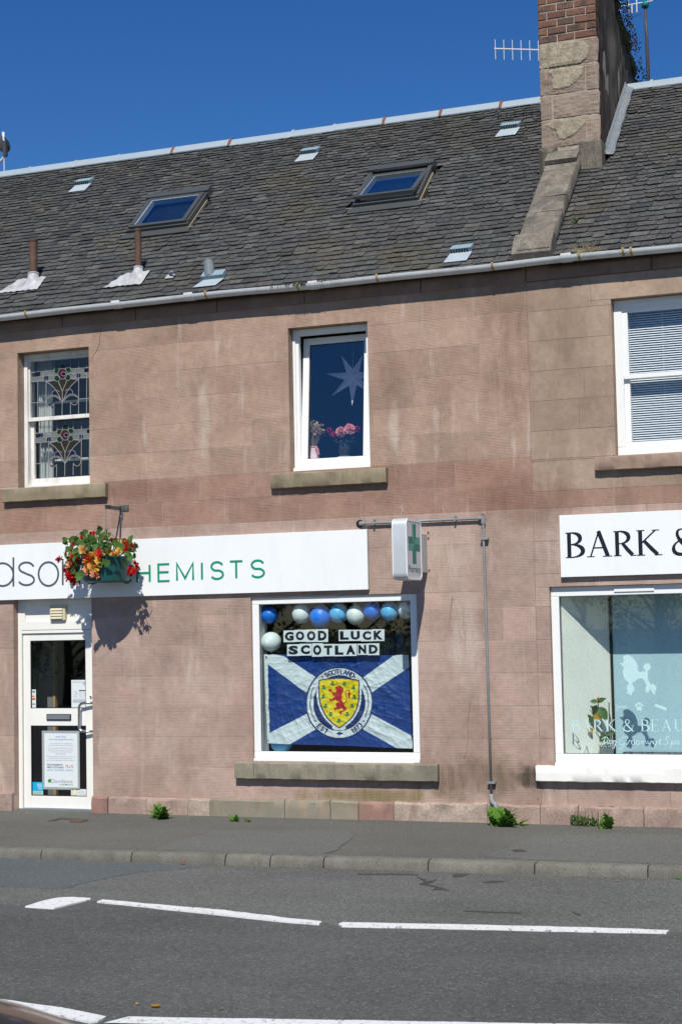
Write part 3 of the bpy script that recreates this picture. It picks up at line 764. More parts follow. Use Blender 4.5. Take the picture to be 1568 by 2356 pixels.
# ------------------------------------------------------------------ roofs
VR = 4.13                                  # slope length eaves to ridge
skyl = []
for q, pts in ((zA, ((790,650),(945,440),(1315,400),(1165,612))), (zB, ((800,642),(905,430),(1310,378),(1205,602)))):
    P = [RPX(*q(*p), .09) for p in pts]
    skyl.append((min((P[0][0]+P[1][0])/2, 99), (P[2][0]+P[3][0])/2, (P[0][1]+P[3][1])/2, (P[1][1]+P[2][1])/2))
SKX0, SKX1 = -4.52, -4.13                  # skew coping between the two roofs
CHX0, CHX1, CHY = -4.60, -3.91, 1.45       # chimney
def roof(bld, xl, xr, holes, blocks, seed):
    random.seed(seed)
    mb = MB()
    for (x0, x1, v0, v1) in rsub([(xl, xr, -.03, VR)], holes):
        mb.fbox(RP(x0, v0, -.06), (x1-x0, 0, 0), RU*(v1-v0), RN*.035)
    top = RP(0, VR, 0); back = Vector((0, math.cos(PITCHR), -math.sin(PITCHR)))
    mb.fbox((xl, top.y+.03, top.z-.06), (xr-xl, 0, 0), back*4.3, Vector((0, math.sin(PITCHR), math.cos(PITCHR)))*.05)
    rf = obj('roof', mb, M['deck'], bld)
    sl = []
    v = -.045; row = 0
    while v < VR - .03:
        ex = .112 - .042 * min(1, max(0, v/VR)) + rnd(-.004, .004)
        x = xl - rnd(0, .15)
        while x < xr:
            w = (.178 - .05*v/VR) * rnd(.55, 1.38)
            x0, x1 = max(x, xl), min(x+w, xr)
            cxm, cv = (x0+x1)/2, v + ex*.5
            bad = x1-x0 < .05
            for (a0, a1, b0, b1) in blocks:
                if a0 < cxm < a1 and b0 < cv < b1: bad = True
            if not bad: sl.append((x0+.002, x1-.002, v, ex))
            x += w
        v += ex; row += 1
    # shared slate shapes of unit width
    vis = []
    for (x0, x1, v, ex) in sl:
        L = min(ex*2.05, VR+.05-v)
        w = x1-x0; th = rnd(.007, .014)
        c1, c2 = rnd(.0, .028), rnd(.0, .028)
        dv = rnd(-.012, .011); skew = rnd(-.004, .004)
        if random.random() < .035: dv -= rnd(.01, .035); skew += rnd(-.012, .012)
        n0 = .022 + rnd(-.004, .006); n1 = -.006 + rnd(-.002, .002)
        out = [(x0, v+dv+c1-skew, n0), (x0+min(c1*1.2, w*.3), v+dv-skew*.5, n0), (x0+w*.5, v+dv+rnd(-.004,.004), n0+rnd(-.001,.002)), (x1-min(c2*1.2, w*.3), v+dv+skew*.5, n0), (x1, v+dv+c2+skew, n0), (x1, v+L, n1), (x0, v+L, n1)]
        vis.append((out, th))
    def slate_geo(out, th, o=Vector((0,0,0))):
        n = len(out)
        vs = [RP(a, b, c) - o for a, b, c in out] + [RP(a, b, c-th) - o for a, b, c in out]
        return vs, [tuple(range(n)), tuple(range(2*n-1, n-1, -1))] + [(i, n+i, n+(i+1)%n, (i+1)%n) for i in range(n)]
    def score(s):
        out, _ = s; p = RP(out[2][0], out[2][1]); d = p - CAM
        u_ = d.dot(_r)/d.dot(_f)*FPX; ins = abs(u_) < PW/2 and True
        return (0 if ins else 1, d.length)
    vis.sort(key=score)
    for s in vis[:300]:
        o = Vector(RP(*s[0][2]))
        vs, fs = slate_geo(s[0], s[1], o)
        m = MB(); m.add(vs, fs); obj('slate', m, M['slate'], rf, mw=Matrix.Translation(o))
    allv = []; allf = []; tint = []
    m = MB()
    for s in vis[300:]:
        vs, fs = slate_geo(*s); m.add(vs, fs); tint += [random.random()] * len(vs)
    o = obj('slate_courses', m, M['slate'], rf, kind='stuff')
    at = o.data.attributes.new('tint', 'FLOAT', 'POINT'); at.data.foreach_set('value', tint)
    return rf
chb = [(CHX0-.01, CHX1+.01, 2.02, 9), (SKX0+.02, SKX1-.02, -1, 9)]
holes1 = [(a+.05, b-.05, c+.05, d-.05) for a, b, c, d in skyl]
roof1 = roof(bld1, XL, SKX0+.05, holes1, [(a-.03, b+.03, c-.05, d+.02) for a, b, c, d in skyl] + chb, 11)
roof2 = roof(bld2, SKX1-.05, XR, [], chb, 23)
random.seed(5)
# ridge metal in lengths, with clips
def ridge(rf, xs, kinds):
    T = RP(0, VR, 0)
    for i, (x0, x1) in enumerate(zip(xs, xs[1:])):
        m = MB(); dz = rnd(-.006, .006)
        prof = [(-.105, -.075), (-.075, -.035), (-.03, .022), (0, .034), (.03, .022), (.105, -.055), (.10, -.07), (.02, .004), (0, .015), (-.02, .004), (-.07, -.05), (-.10, -.088)]
        vs = [(x, T.y+.02+a, T.z+.045+b+dz) for x in (x0-.006, x1+.006) for a, b in prof]; n = len(prof)
        m.add(vs, [(k, n+k, n+(k+1)%n, (k+1)%n) for k in range(n)] + [tuple(range(n)), tuple(range(2*n-1, n-1, -1))])
        fixn(obj('ridge_flashing', m, M['ridgemetal'], rf))
    for x, kd in zip(xs[1:-1], kinds):
        m = MB()
        P = [(-.112, -.083), (-.078, -.030), (-.03, .034), (0, .046), (.05, .022)]
        w = .019
        vs = [(x+s*w, T.y+.02+a, T.z+.047+b) for s in (-1, 1) for a, b in P]
        m.add(vs, [(k, k+1, 6+k, 5+k) for k in range(4)])
        o = obj('ridge_clip', m, M['clip'] if kd else M['ridgemetal'], rf)
        md = o.modifiers.new('solid', 'SOLIDIFY'); md.thickness = .006; md.offset = 1
rx = lambda px: W(px, 405 - 177*px/1240, RP(0, VR).y).x
ridge(roof1, [XL, -14.2] + [rx(p) for p in (70, 176, 275, 400, 531, 675, 770, 885, 1015, 1153)] + [CHX0-.005], [0,0,0,0,1,1,0,0,1,1,1])
ridge(roof2, [CHX1+.0, rx(1495)+.02, -2.3, -1.2, XR], [0,0,0])

# ------------------------------------------------------------------ skew coping
skew = obj('skew_wall', (lambda m: (m.fbox(RP(SKX0+.03, .03, -.05), (SKX1-SKX0-.04, 0, 0), RU*2.2, RN*.19), m)[1])(MB()), M['copeside'], bld2)
vb = [.30, .78, 1.14, 1.78, 2.12]
for v0, v1 in zip(vb, vb[1:]):
    m = MB(); n = 4
    vs = []; prof = [(SKX0, .06), (SKX0-.004, .145), (SKX0+.015, .168), (SKX1-.015, .172), (SKX1+.004, .145), (SKX1, .05)]
    for i in range(n+1):
        v = v0+.005 + (v1-v0-.010)*i/n
        for x, h in prof: vs.append(RP(x+rnd(-.005,.005), v, h+rnd(-.006,.006)))
    k = len(prof)
    m.add(vs, [(i*k+j, i*k+(j+1)%k, (i+1)*k+(j+1)%k, (i+1)*k+j) for i in range(n) for j in range(k)] + [tuple(range(k)), tuple(n*k+j for j in range(k))])
    o = fixn(obj('coping_stone', m, M['coping'], skew)); smoothang(o, 45)
m = MB()
P = [RP(0, .02, -.02), RP(0, .02, .10), RP(0, .12, .17), RP(0, .295, .185), RP(0, .295, -.02)]
P[0].y -= .03; P[1].y -= .03; P[0].z -= .02
a0, a1 = SKX0-.03, SKX1+.005
m.add([(a0, p.y, p.z) for p in P] + [(a1, p.y, p.z) for p in P], [(0,1,2,3,4),(9,8,7,6,5)] + [(i, 5+i, 5+(i+1)%5, (i+1)%5) for i in range(5)])
fixn(obj('skewputt', m, M['coping'], skew))

# ------------------------------------------------------------------ chimney
CZT = 10.1
chim = None
m = MB()
prof = [(CHY-.003, 6.9), (CHY-.003, CZT), (2.15, CZT), (2.40, 9.68), (2.70, 9.40), (3.25, 9.20), (3.83, 8.80), (4.5, 8.1), (4.5, 6.9)]
n = len(prof)
core0, core1 = CHX0+.02, CHX1-.012
m.add([(core0, a, b) for a, b in prof] + [(core1, a, b) for a, b in prof], [tuple(range(n)), tuple(range(2*n-1, n-1, -1))] + [(i, n+i, n+(i+1)%n, (i+1)%n) for i in range(n)])
chim = fixn(obj('chimney', m, M['brickmortar'], bld2))
m = MB()                                         # sooty harled side, a rough sheet on the flank
ny, nz = 44, 48
vs = []; ids = {}
def chtop(y): 
    for (a, b), (c, d) in zip(prof[1:], prof[2:]):
        if a <= y <= c and c > a: return b + (d-b)*(y-a)/(c-a)
    return prof[1][1]
for i in range(ny+1):
    y = CHY+.04 + (4.45-CHY-.04)*i/ny
    zt = chtop(y)
    for j in range(nz+1):
        z = 7.0 + (zt-7.0)*j/nz
        d = .018*mnoise.noise((y*4, z*2.2, 1.3)) + .014*mnoise.noise((y*11, z*4, 4.1)) + .02*max(0, mnoise.noise((y*1.7, z*.8, 9)))
        vs.append((CHX1 - .002 + d, y, z))
m.add(vs, [(i*(nz+1)+j, (i+1)*(nz+1)+j, (i+1)*(nz+1)+j+1, i*(nz+1)+j+1) for i in range(ny) for j in range(nz)])
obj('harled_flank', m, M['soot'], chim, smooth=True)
def CW(x, y): p = W(*zC(x, y), CHY); return p.x, p.z
PATCH = [[CW(*p) for p in pts] for pts in (((665,300),(700,285),(800,275),(905,280),(945,320),(925,390),(880,425),(830,440),(740,455),(670,462),(655,400)),
            ((662,490),(720,462),(800,452),(905,448),(900,490),(860,545),(810,585),(740,603),(695,600),(690,545),(700,520)),
            ((640,850),(700,818),(800,795),(910,786),(915,830),(870,885),(820,925),(770,945),(730,935),(720,885),(690,870)))]
def inpatch(x, z):
    x += .010*mnoise.noise((x*30, z*30, 1)) + .006*mnoise.noise((x*80, z*80, 5)); z += .010*mnoise.noise((x*30, z*30, 11)) + .006*mnoise.noise((x*80, z*80, 15))
    for pts in PATCH:
        r = False; n = len(pts)
        for i in range(n):
            (xa, za), (xb, zb_) = pts[i], pts[(i+1) % n]
            if (za > z) != (zb_ > z) and x < (xb-xa)*(z-za)/(zb_-za)+xa: r = not r
        if r: return True
    return False
def chblock(name, x0, x1, y0, y1, mat, d=.0, dep=.13, b=.012):
    X0, X1 = CW(x0, (y0+y1)/2)[0], CW(x1, (y0+y1)/2)[0]; X0 = max(X0, CHX0); X1 = min(X1, CHX1+.004)
    if x0 < 625: X0 = CHX0
    if x1 > 1000: X1 = CHX1+.004
    Z1, Z0 = CW(800, y0)[1], CW(800, y1)[1]
    m = MB(); nx, nz_ = max(4, int((X1-X0)/.009)), max(4, int((Z1-Z0)/.009)); vs = []; sd_ = rnd(0, 50)
    X0 += .004; X1 -= .004; Z0 += .004; Z1 -= .004
    for i in range(nx+1):
        for j in range(nz_+1):
            x, z = X0+(X1-X0)*i/nx, Z0+(Z1-Z0)*j/nz_
            e_ = min(x-X0, X1-x, z-Z0, Z1-z)
            n_ = mnoise.noise((x*7+sd_, z*7, sd_))*.009 + mnoise.noise((x*22, z*26+sd_, 3))*.006 + mnoise.noise((x*5, z*60+sd_, 7))*.004
            if inpatch(x, z): n_ = .012 + n_*.35 + mnoise.noise((x*60, z*60, 9))*.002
            vs.append((x + (rnd(-.004, .004) if i in (0, nx) else 0), CHY-.014-d - n_ + (.014 if e_ < .008 else (.004 if e_ < .03 else 0)), z + (rnd(-.004, .004) if j in (0, nz_) else 0)))
    fr_ = [(i*(nz_+1)+j, (i+1)*(nz_+1)+j, (i+1)*(nz_+1)+j+1, i*(nz_+1)+j+1) for i in range(nx) for j in range(nz_)]
    m.add(vs, fr_); m.box(X0+.001, X1-.001, CHY+.012, CHY+dep, Z0+.001, Z1-.001)
    o = obj(name, m, mat, chim, smooth=True); o.data.materials.append(M['cement'])
    for k_, p_ in enumerate(o.data.polygons):
        if k_ < len(fr_) and inpatch(p_.center.x, p_.center.z): p_.material_index = 1
    return o
for (x0, x1, y0, y1, mt) in ((619,921,796,990,'chimstone'), (923,1018,796,990,'chimstone'), (608,691,630,796,'chimstone'), (693,1013,630,796,'chimstone'),
                         (604,916,444,630,'chimstone'), (918,1008,444,630,'chimstone'), (598,661,272,444,'cement'), (662,1003,272,444,'chimstone')):
    chblock('stone_block', x0, x1, y0, y1, M[mt])
# plinth of the stack
m = MB(); m.cham(CHX0-.03, CHX0+.19, CHY-.07, CHY+.2, 7.18, 7.56, .06, .01); obj('stone_block', m, M['copeside'], chim)
m = MB(); m.cham(CHX1-.24, CHX1+.02, CHY-.06, CHY+.2, 7.22, 7.57, .02, .006); obj('stone_block', m, M['coping'], chim)
m = MB(); m.fbox((SKX0+.01, CHY-.22, 7.30), (SKX1-SKX0-.02, 0, 0), (0, .22, .16), (0, -.03, .04)); obj('mortar_fillet', m, M['coping'], chim)
zb = CW(800, 272)[1]; ch = .0925
random.seed(3)
for r in range(13):
    z0 = zb + r*ch
    if z0 > CZT-.05: break
    xs = [CHX0, CHX0+.225, CHX0+.43, CHX1] if r % 2 == 0 else [CHX0, CHX0+.11, CHX0+.335, CHX0+.565, CHX1]
    for x0, x1 in zip(xs, xs[1:]):
        m = MB(); d = rnd(-.004, .006)
        m.cham(x0+.006, x1-.006, CHY-.012-d, CHY+.1, z0+.006, z0+ch-.006, .007, .003)
        obj('brick', m, M['brick'], chim)
for i in range(13):
    z0 = zb + i*ch
    if z0 > CZT-.05: break
# lead soaker down the right flank
m = MB(); N_ = 30; vs = []
for i in range(N_+1):
    v = 2.28 + (VR+.02-2.28)*i/N_
    wob = .006*math.sin(i*.9) + rnd(-.003, .003)
    for k, (dx, n_) in enumerate(((-.002, .10), (.010, .055), (.035, .042), (.07, .040), (.105+wob, .036))):
        vs.append(RP(CHX1+.012+dx, v, n_+rnd(-.004, .004)))
m.add(vs, [(i*5+k, (i+1)*5+k, (i+1)*5+k+1, i*5+k+1) for i in range(N_) for k in range(4)])
o = obj('lead_flashing', m, M['lead'], roof2, smooth=True); o.modifiers.new('solid', 'SOLIDIFY').thickness = .004
# ivy and moss hanging off the rear edge of the stack
def leaf_quad(m, c, d, s, up):
    d = d.normalized(); a = d.cross(up).normalized() if d.cross(up).length > .01 else Vector((1,0,0))
    m.add([c, c + d*s*.5 + a*s*.32, c + d*s, c + d*s*.5 - a*s*.32], [(0,1,2,3)])
m = MB()
for i in range(5200):
    t_ = random.random()
    pts = [(2.1, 10.05), (2.40, 9.70), (2.72, 9.42), (3.25, 9.22), (3.83, 8.83), (4.2, 8.5)]
    k = min(int(t_*5), 4); f_ = t_*5-k
    y = pts[k][0]+(pts[k+1][0]-pts[k][0])*f_; z = pts[k][1]+(pts[k+1][1]-pts[k][1])*f_
    bul = .055 + .05*math.sin(t_*23)**2 + .04*math.sin(t_*61)**2
    rr = 1.5*bul*random.random()**.6; an = rnd(-.9, 2.6)
    c = Vector((CHX1 - .06 + rnd(-.40, .20), y + math.cos(an)*rr, z + math.sin(an)*rr - .01))
    leaf_quad(m, c, Vector((rnd(-.3, 1), rnd(-.5, 1), rnd(-1, .6))), rnd(.02, .045), Vector((rnd(-1,1), rnd(-1,1), 1)))
mc = MB(); ip = [(2.1, 10.05), (2.40, 9.70), (2.72, 9.42), (3.25, 9.22), (3.83, 8.83), (4.2, 8.5)]; P_ = []; R_2 = []
for i in range(41):
    t_ = i/40; k = min(int(t_*5), 4); f_ = t_*5-k
    P_.append(Vector((CHX1-.05+.03*math.sin(i*1.7), ip[k][0]+(ip[k+1][0]-ip[k][0])*f_+.01, ip[k][1]+(ip[k+1][1]-ip[k][1])*f_-.02))); R_2.append(.075+.03*math.sin(i*2.3)+rnd(0, .03))
mc.tube(P_, R_2, 9)
ivy = thing('wall_plant', 'brown and green mossy plant growing along the rear edge of the chimney', 'plant', (CHX1-.2, 3.2, 9.2))
obj('foliage', m, M['moss'], ivy, kind='stuff'); obj('matted_stems', mc, M['moss'], ivy, smooth=True)

# ------------------------------------------------------------------ gutter
GY, GZ, GR = -.165, 5.893, .062
def gutter(bld, x0, x1, spots):
    m = MB(); n = 60; vs = []; K = 10
    for i in range(n+1):
        x = x0 + (x1-x0)*i/n
        sag = .006*math.sin(x*1.3) + .004*math.sin(x*3.1+1)
        for k in range(K+1):
            a = PI + PI*k/K
            vs.append((x, GY + GR*math.cos(a), GZ + sag + GR*math.sin(a)))
        vs.append((x, GY+GR-.004, GZ+sag+.001)); 
        for k in range(K-1, -1, -1):
            a = PI + PI*k/K
            vs.append((x, GY + (GR-.005)*math.cos(a), GZ + sag + .001 + (GR-.005)*math.sin(a)))
    S = 2*K+2
    m.add(vs, [(i*S+k, (i+1)*S+k, (i+1)*S+(k+1)%S, i*S+(k+1)%S) for i in range(n) for k in range(S)] + [tuple(range(S)), tuple(n*S+k for k in range(S))])
    g = fixn(obj('gutter', m, M['gutter'], bld)); smoothang(g, 50)
    for px, kd in spots:
        p = W(px, 727-155*px/1568, GY); x = p.x; sag = .006*math.sin(x*1.3) + .004*math.sin(x*3.1+1)
        m = MB(); w = .012 if kd == 0 else .055; r = GR+.006 if kd == 0 else GR+.009
        vs = []
        for s in (-1, 1):
            for rr in (r, GR-.001):
                for k in range(11):
                    a = PI*.93 + PI*1.12*k/10
                    vs.append((x+s*w, GY + rr*math.cos(a), GZ+sag+.003 + rr*math.sin(a)))
        fs = []
        for k in range(10): fs += [(k, k+1, 11+k+1, 11+k), (22+k, 33+k, 33+k+1, 22+k+1), (k, 22+k, 22+k+1, k+1), (11+k, 11+k+1, 33+k+1, 33+k)]
        m.add(vs, fs)
        fixn(obj('gutter_clip' if kd == 0 else 'gutter_coupling', m, M['brass'] if kd == 0 else M['gutter'], g))
    return g
gutter(bld1, XL, XM-.001, [(64,0),(271,1),(438,1),(477,0),(688,0),(723,1),(870,0),(1135,0)])
gutter(bld2, XM, XR, [(1304,1),(1334,0),(1435,0),(1453,0)])

# ------------------------------------------------------------------ skylights
def skylight(x0, x1, v0, v1, tilt, room):
    f = MB(); w = .055
    B = lambda m, a, b, c, d, n0, n1: m.fbox(RP(a, c, n0), (b-a, 0, 0), RU*(d-c), RN*(n1-n0))
    B(f, x0, x0+w, v0+w, v1-w, -.05, .085); B(f, x1-w, x1, v0+w, v1-w, -.05, .085); B(f, x0, x1, v0, v0+w, -.05, .07); B(f, x0, x1, v1-w, v1, -.05, .085)
    sk = obj('skylight', f, M['velux'], roof1)
    h = MB(); B(h, x0-.012, x1+.012, v1-.10, v1+.015, .088, .118); B(h, x0-.012, x0+.03, v1-.13, v1+.02, .0, .087); B(h, x1-.03, x1+.012, v1-.13, v1+.02, .0, .087)
    obj('hood', h, M['velux'], sk)
    a = MB(); B(a, x0-.05, x1+.05, v0-.14, v0-.004, .028, .036); obj('apron', a, M['velux'], sk)
    for q_ in ((x1+.006, x1+.022, v0-.02, v1-.2, .0, .034), (x1-.01, x1+.09, v0-.034, v0-.0205, .028, .040), (x0-.09, x0-.0, v0-.03, v0-.016, .028, .040)):
        p = MB(); B(p, *q_); obj('mortar_strip', p, M['mortarpale'], sk)
    cv = (v0+v1)/2; cn = .095
    ct, st = math.cos(tilt), math.sin(tilt)
    def T(x, v, n): dv = v-cv; dn = n-cn; return RP(x, cv + dv*ct + dn*st, cn - dv*st + dn*ct)
    def SB(m, a, b, c, d, n0, n1):
        vs = [T(x, v, n) for n in (n0, n1) for x, v in ((a,c),(b,c),(b,d),(a,d))]
        m.add(vs, [(3,2,1,0),(4,5,6,7),(0,1,5,4),(1,2,6,5),(2,3,7,6),(3,0,4,7)])
    s = MB(); i0, i1, j0, j1 = x0+w*.55, x1-w*.55, v0+w*.5, v1-.09
    ww = .055
    SB(s, i0, i0+ww, j0+ww, j1-ww, .075, .11); SB(s, i1-ww, i1, j0+ww, j1-ww, .075, .11); SB(s, i0, i1, j0, j0+ww, .07, .105); SB(s, i0, i1, j1-ww, j1, .07, .1)
    obj('sash', s, M['velux'], sk)
    l = MB(); ti = .018
    a0, a1, b0, b1 = i0+ww, i1-ww, j0+ww, j1-ww
    SB(l, a0, a0+ti, b0, b1, .03, .094); SB(l, a1-ti, a1, b0, b1, .03, .094); SB(l, a0+ti, a1-ti, b1-ti, b1, .03, .094); SB(l, a0+ti, a1-ti, b0, b0+ti, .03, .094)
    obj('sash_lining', l, M['roompale'], sk)
    g = MB(); vs = [T(a0+.002, b0+.002, .096), T(a1-.002, b0+.002, .096), T(a1-.002, b1-.002, .096), T(a0+.002, b1-.002, .096)]; g.add(vs, [(0,1,2,3)])
    obj('pane', g, M['skyglass'], sk)
    r = MB(); D_ = -.35
    e0, e1, c0, c1 = x0+.05, x1-.05, v0+.05, v1-.05
    vs = [RP(x, v, n) for n in (-.06, D_) for x, v in ((e0,c0),(e1,c0),(e1,c1),(e0,c1))]
    r.add(vs, [(0,1,5,4),(1,2,6,5),(2,3,7,6),(3,0,4,7)]); obj('well_lining', r, M['roompale'], sk)
    r = MB(); r.add([RP(x, v, D_-.7) for x, v in ((e0-.6,c0-.3),(e1+.6,c0-.3),(e1+.6,c1+.3),(e0-.6,c1+.3))] + [RP(x, v, D_) for x, v in ((e0-.6,c0-.3),(e1+.6,c0-.3),(e1+.6,c1+.3),(e0-.6,c1+.3))], [(0,1,2,3),(0,1,5,4),(1,2,6,5),(2,3,7,6),(3,0,4,7)])
    obj('loft_room', r, M['roomblue'], sk)
    hb = MB(); SB(hb, (a0+a1)/2-.16, (a0+a1)/2+.16, b1-.012, b1-.004, .045, .06); obj('vent_bar', hb, M['silver'], sk)
    return sk
s1 = skylight(*skyl[0], math.radians(0.0), 1)
s2 = skylight(*skyl[1], math.radians(7.0), 2)

# ------------------------------------------------------------------ roof fittings
def rbox(m, x0, x1, v0, v1, n0, n1): m.fbox(RP(x0, v0, n0), (x1-x0, 0, 0), RU*(v1-v0), RN*(n1-n0))
def roof_vent(px, py, w=.24):
    x, v = RPX(px, py, .04)
    m = MB(); x0, x1 = x-w/2, x+w/2
    vs = [RP(x0, v-.02, .03), RP(x1, v-.02, .03), RP(x1, v-.02, .085), RP(x0, v-.02, .085), RP(x0, v+.12, .03), RP(x1, v+.12, .03), RP(x1, v+.12, .055), RP(x0, v+.12, .055)]
    m.add(vs, [(0,1,2,3),(7,6,5,4),(0,4,5,1),(1,5,6,2),(2,6,7,3),(3,7,4,0)])
    h = fixn(obj('roof_vent', m, M['ventblue'], roof1))
    a = MB(); vs = [RP(x0-.04, v-.20, .030), RP(x1-.02, v-.20, .030), RP(x1+.01, v-.02, .036), RP(x0-.0, v-.02, .036)]
    a.add(vs, [(0,1,2,3)]); o = obj('apron', a, M['flashpale'], h); o.modifiers.new('s', 'SOLIDIFY').thickness = .004
    g = MB()
    for k in range(7): rbox(g, x0+.012+k*(w-.03)/7, x0+.012+k*(w-.03)/7+.012, v-.028, v-.021, .036, .078)
    obj('grille', g, M['black'], h)
for px, py in ((192, 421), (712, 350), (1173, 292), (1060, 577)): roof_vent(px, py)
def soil_pipe(px, py, r, H, apw):
    x, v = RPX(px, py, .03); b = RP(x, v, 0)
    m = MB(); m.tube([(b.x, b.y, b.z-.05), (b.x, b.y, b.z+H)], r, 16, cap=False)
    m.tube([(b.x, b.y, b.z+H-.03), (b.x, b.y, b.z+H)], r+.006, 16, cap=False)
    m.lathe([(r*.97, H-.001), (r*.8, H-.001), (r*.8, H-.15), (0, H-.15)], (b.x, b.y, b.z), 16)
    p = obj('soil_pipe', m, M['rustpipe'], roof1); smoothang(p, 40)
    c = MB(); c.lathe([(r+.006, .13), (r+.016, .12), (r+.02, .02), (r+.04, -.02)], (b.x, b.y, b.z), 18); c.lathe([(r+.012, .142), (r+.022, .13), (r+.012, .118)], (b.x, b.y, b.z), 18)
    smoothang(obj('lead_collar', c, M['leadwhite'], p), 50)
    a = MB(); n = 14; vs = []
    for i in range(n+1):
        u = i/n
        for j in range(n+1):
            t_ = j/n
            xx = b.x + (u-.62)*apw*(1.0 - .35*t_) - .06*(1-t_); vv = v - .20 + .30*t_
            d = math.hypot(xx-b.x, (vv-v)*1.1)
            hgt = .034 + .09*math.exp(-(d/.075)**2) + .006*math.sin(xx*70+t_*3) + rnd(-.002, .002)
            vs.append(RP(xx + rnd(-.006, .006)*(i in (0, n)), vv + rnd(-.008, .008)*(j == 0), hgt))
    a.add(vs, [(i*(n+1)+j, (i+1)*(n+1)+j, (i+1)*(n+1)+j+1, i*(n+1)+j+1) for i in range(n) for j in range(n)])
    obj('lead_slate', a, M['leadwhite'], p, smooth=True)
soil_pipe(75, 648, .052, .56, .58)
soil_pipe(316.5, 635, .041, .60, .52)
# short grey flue
x, v = RPX(483, 637, .04); b = RP(x, v, .05)
m = MB(); top = W(479, 597, b.y + .02)
m.tube([b, top], .062, 18, cap=False); m.tube([top - (top-b)*.02, b], .054, 18, cap=False); m.tube([top-(top-b)*.06, top], .066, 18, cap=False)
fl = smoothang(obj('flue_pipe', m, M['greyplastic'], roof1), 40)
m = MB(); rbox(m, x-.09, x+.19, v-.05, v+.07, .03, .085); obj('flue_base', m, M['ventblue'], fl)
m = MB(); m.add([RP(x-.16, v-.19, .032), RP(x+.13, v-.19, .032), RP(x+.20, v-.05, .038), RP(x-.07, v-.05, .038)], [(0,1,2,3)]); o = obj('apron', m, M['flashpale'], fl); o.modifiers.new('s', 'SOLIDIFY').thickness = .004
# small overflow elbow
x, v = RPX(395, 634, .03)
m = MB(); m.tube([RP(x-.01, v, .02), RP(x-.01, v, .07), RP(x+.02, v-.01, .085), RP(x+.05, v-.02, .085)], .016, 10); ov = smoothang(obj('overflow_pipe', m, M['greyplastic'], roof1))
m = MB(); rbox(m, x-.07, x+.04, v-.06, v+.02, .026, .036); obj('apron', m, M['leadwhite'], ov)

# ------------------------------------------------------------------ aerials
def bar(m, a, b, r=.006): m.tube([a, b], r, 6)
yy = 2.2
a = W(*zC(298, 327), yy); bq = W(*zC(640, 337), yy); bq = a + (bq-a)*((CHX0+.04-a.x)/(bq.x-a.x))
t = thing('yagi_aerial', 'silver comb shaped aerial sticking out left of the chimney', 'aerial', bq)
m = MB(); bar(m, a, bq, .010); obj('boom', m, M['aerial'], t)
for k in range(8):
    p = a.lerp(bq, .015 + k*.138)
    m = MB(); bar(m, p + Vector((0, 0, .115)), p - Vector((0, 0, .135)), .005); obj('element', m, M['aerial'], t)
yy = 3.25
b0 = W(*zC(1345, 605), yy); b1 = W(*zC(1318, 20), yy)
b0.z -= .25
t = thing('mast_aerial', 'dark mast with a small aerial on top standing behind the roof ridge beside the chimney', 'aerial', b0)
m = MB(); m.tube([b0, b0.lerp(b1, .5), b1], [.024, .022, .02], 10); obj('mast', m, M['mast'], t, smooth=True)
m = MB(); m.lathe([(0, .03), (.03, .024), (.045, 0), (.045, -.05), (0, -.05)], b1, 14); obj('mast_cap', m, M['crossdark'], t, smooth=True)
m = MB(); c0 = b1 + Vector((-.42, -.02, .0)); c1 = b1 + Vector((.10, -.02, .01)); bar(m, c0, c1, .009); obj('boom', m, M['aerial'], t)
for k in range(4):
    p = c0.lerp(c1, .02+k*.2); m = MB(); bar(m, p + Vector((0, 0, .10)), p - Vector((0, 0, .10)), .005); obj('element', m, M['aerial'], t)
m = MB(); p = b1 + Vector((-.16, -.03, -.01)); m.tube([p, p+Vector((0,0,-.10)), p+Vector((.06,0,-.10)), p+Vector((.06,0,.08))], .009, 6); obj('dipole', m, M['aerial'], t)
m = MB(); m.tube([b1+Vector((-.2,0,-.05)), b1+Vector((-.16,0,-.15)), b1+Vector((-.05,-.02,-.13)), b1+Vector((.0,-.026,-.3)), b1.lerp(b0,.5)+Vector((.012,-.026,0)), b0+Vector((-.03,-.03,.1))], .005, 6); obj('cable', m, M['mast'], t)
m = MB(); m.box(b0.x-.16, b0.x+.1, b0.y-.05, b0.y+.03, b0.z+.22, b0.z+.25); obj('mast_bracket', m, M['iron'], t)
# satellite dish seen edge on, far left beyond the ridge
yy = 3.4
qx = zoomer(0, 500, .0934)
def SX(x, y): return W(*qx(x, y), yy)
pc = SX(210, 760)
t = thing('satellite_dish', 'thin dark dish seen edge on with a curved arm above the ridge', 'aerial', SX(195, 2150))
m = MB(); prof = []
for i in range(9):
    r_ = .125*i/8; prof.append((r_, .03*(i/8)**2))
ax = Vector((-.93, .33, -.12))
m.lathe(prof, SX(205, 800), 28, ax); o = obj('dish', m, M['mast'], t, smooth=True); o.modifiers.new('s', 'SOLIDIFY').thickness = .008
o.scale = (1, 1, 1)
m = MB(); m.tube([SX(140, 300), SX(150, 520), SX(175, 860), SX(225, 1000), SX(215, 1200), SX(150, 1390), SX(0, 1560), SX(-300, 1800)], [.022, .018, .016, .022, .022, .02, .02, .02], 8); obj('arm', m, M['aerial'], t, smooth=True)
m = MB(); e0 = SX(170, 1380); m.tube([e0, SX(200, 2160) - Vector((0, 0, .3))], .009, 6); obj('support_wire', m, M['aerial'], t)
m = MB(); m.box(pc.x-.02, pc.x+.03, yy-.03, yy+.03, pc.z-.2, pc.z+.03); obj('mounting_plate', m, M['mast'], t)

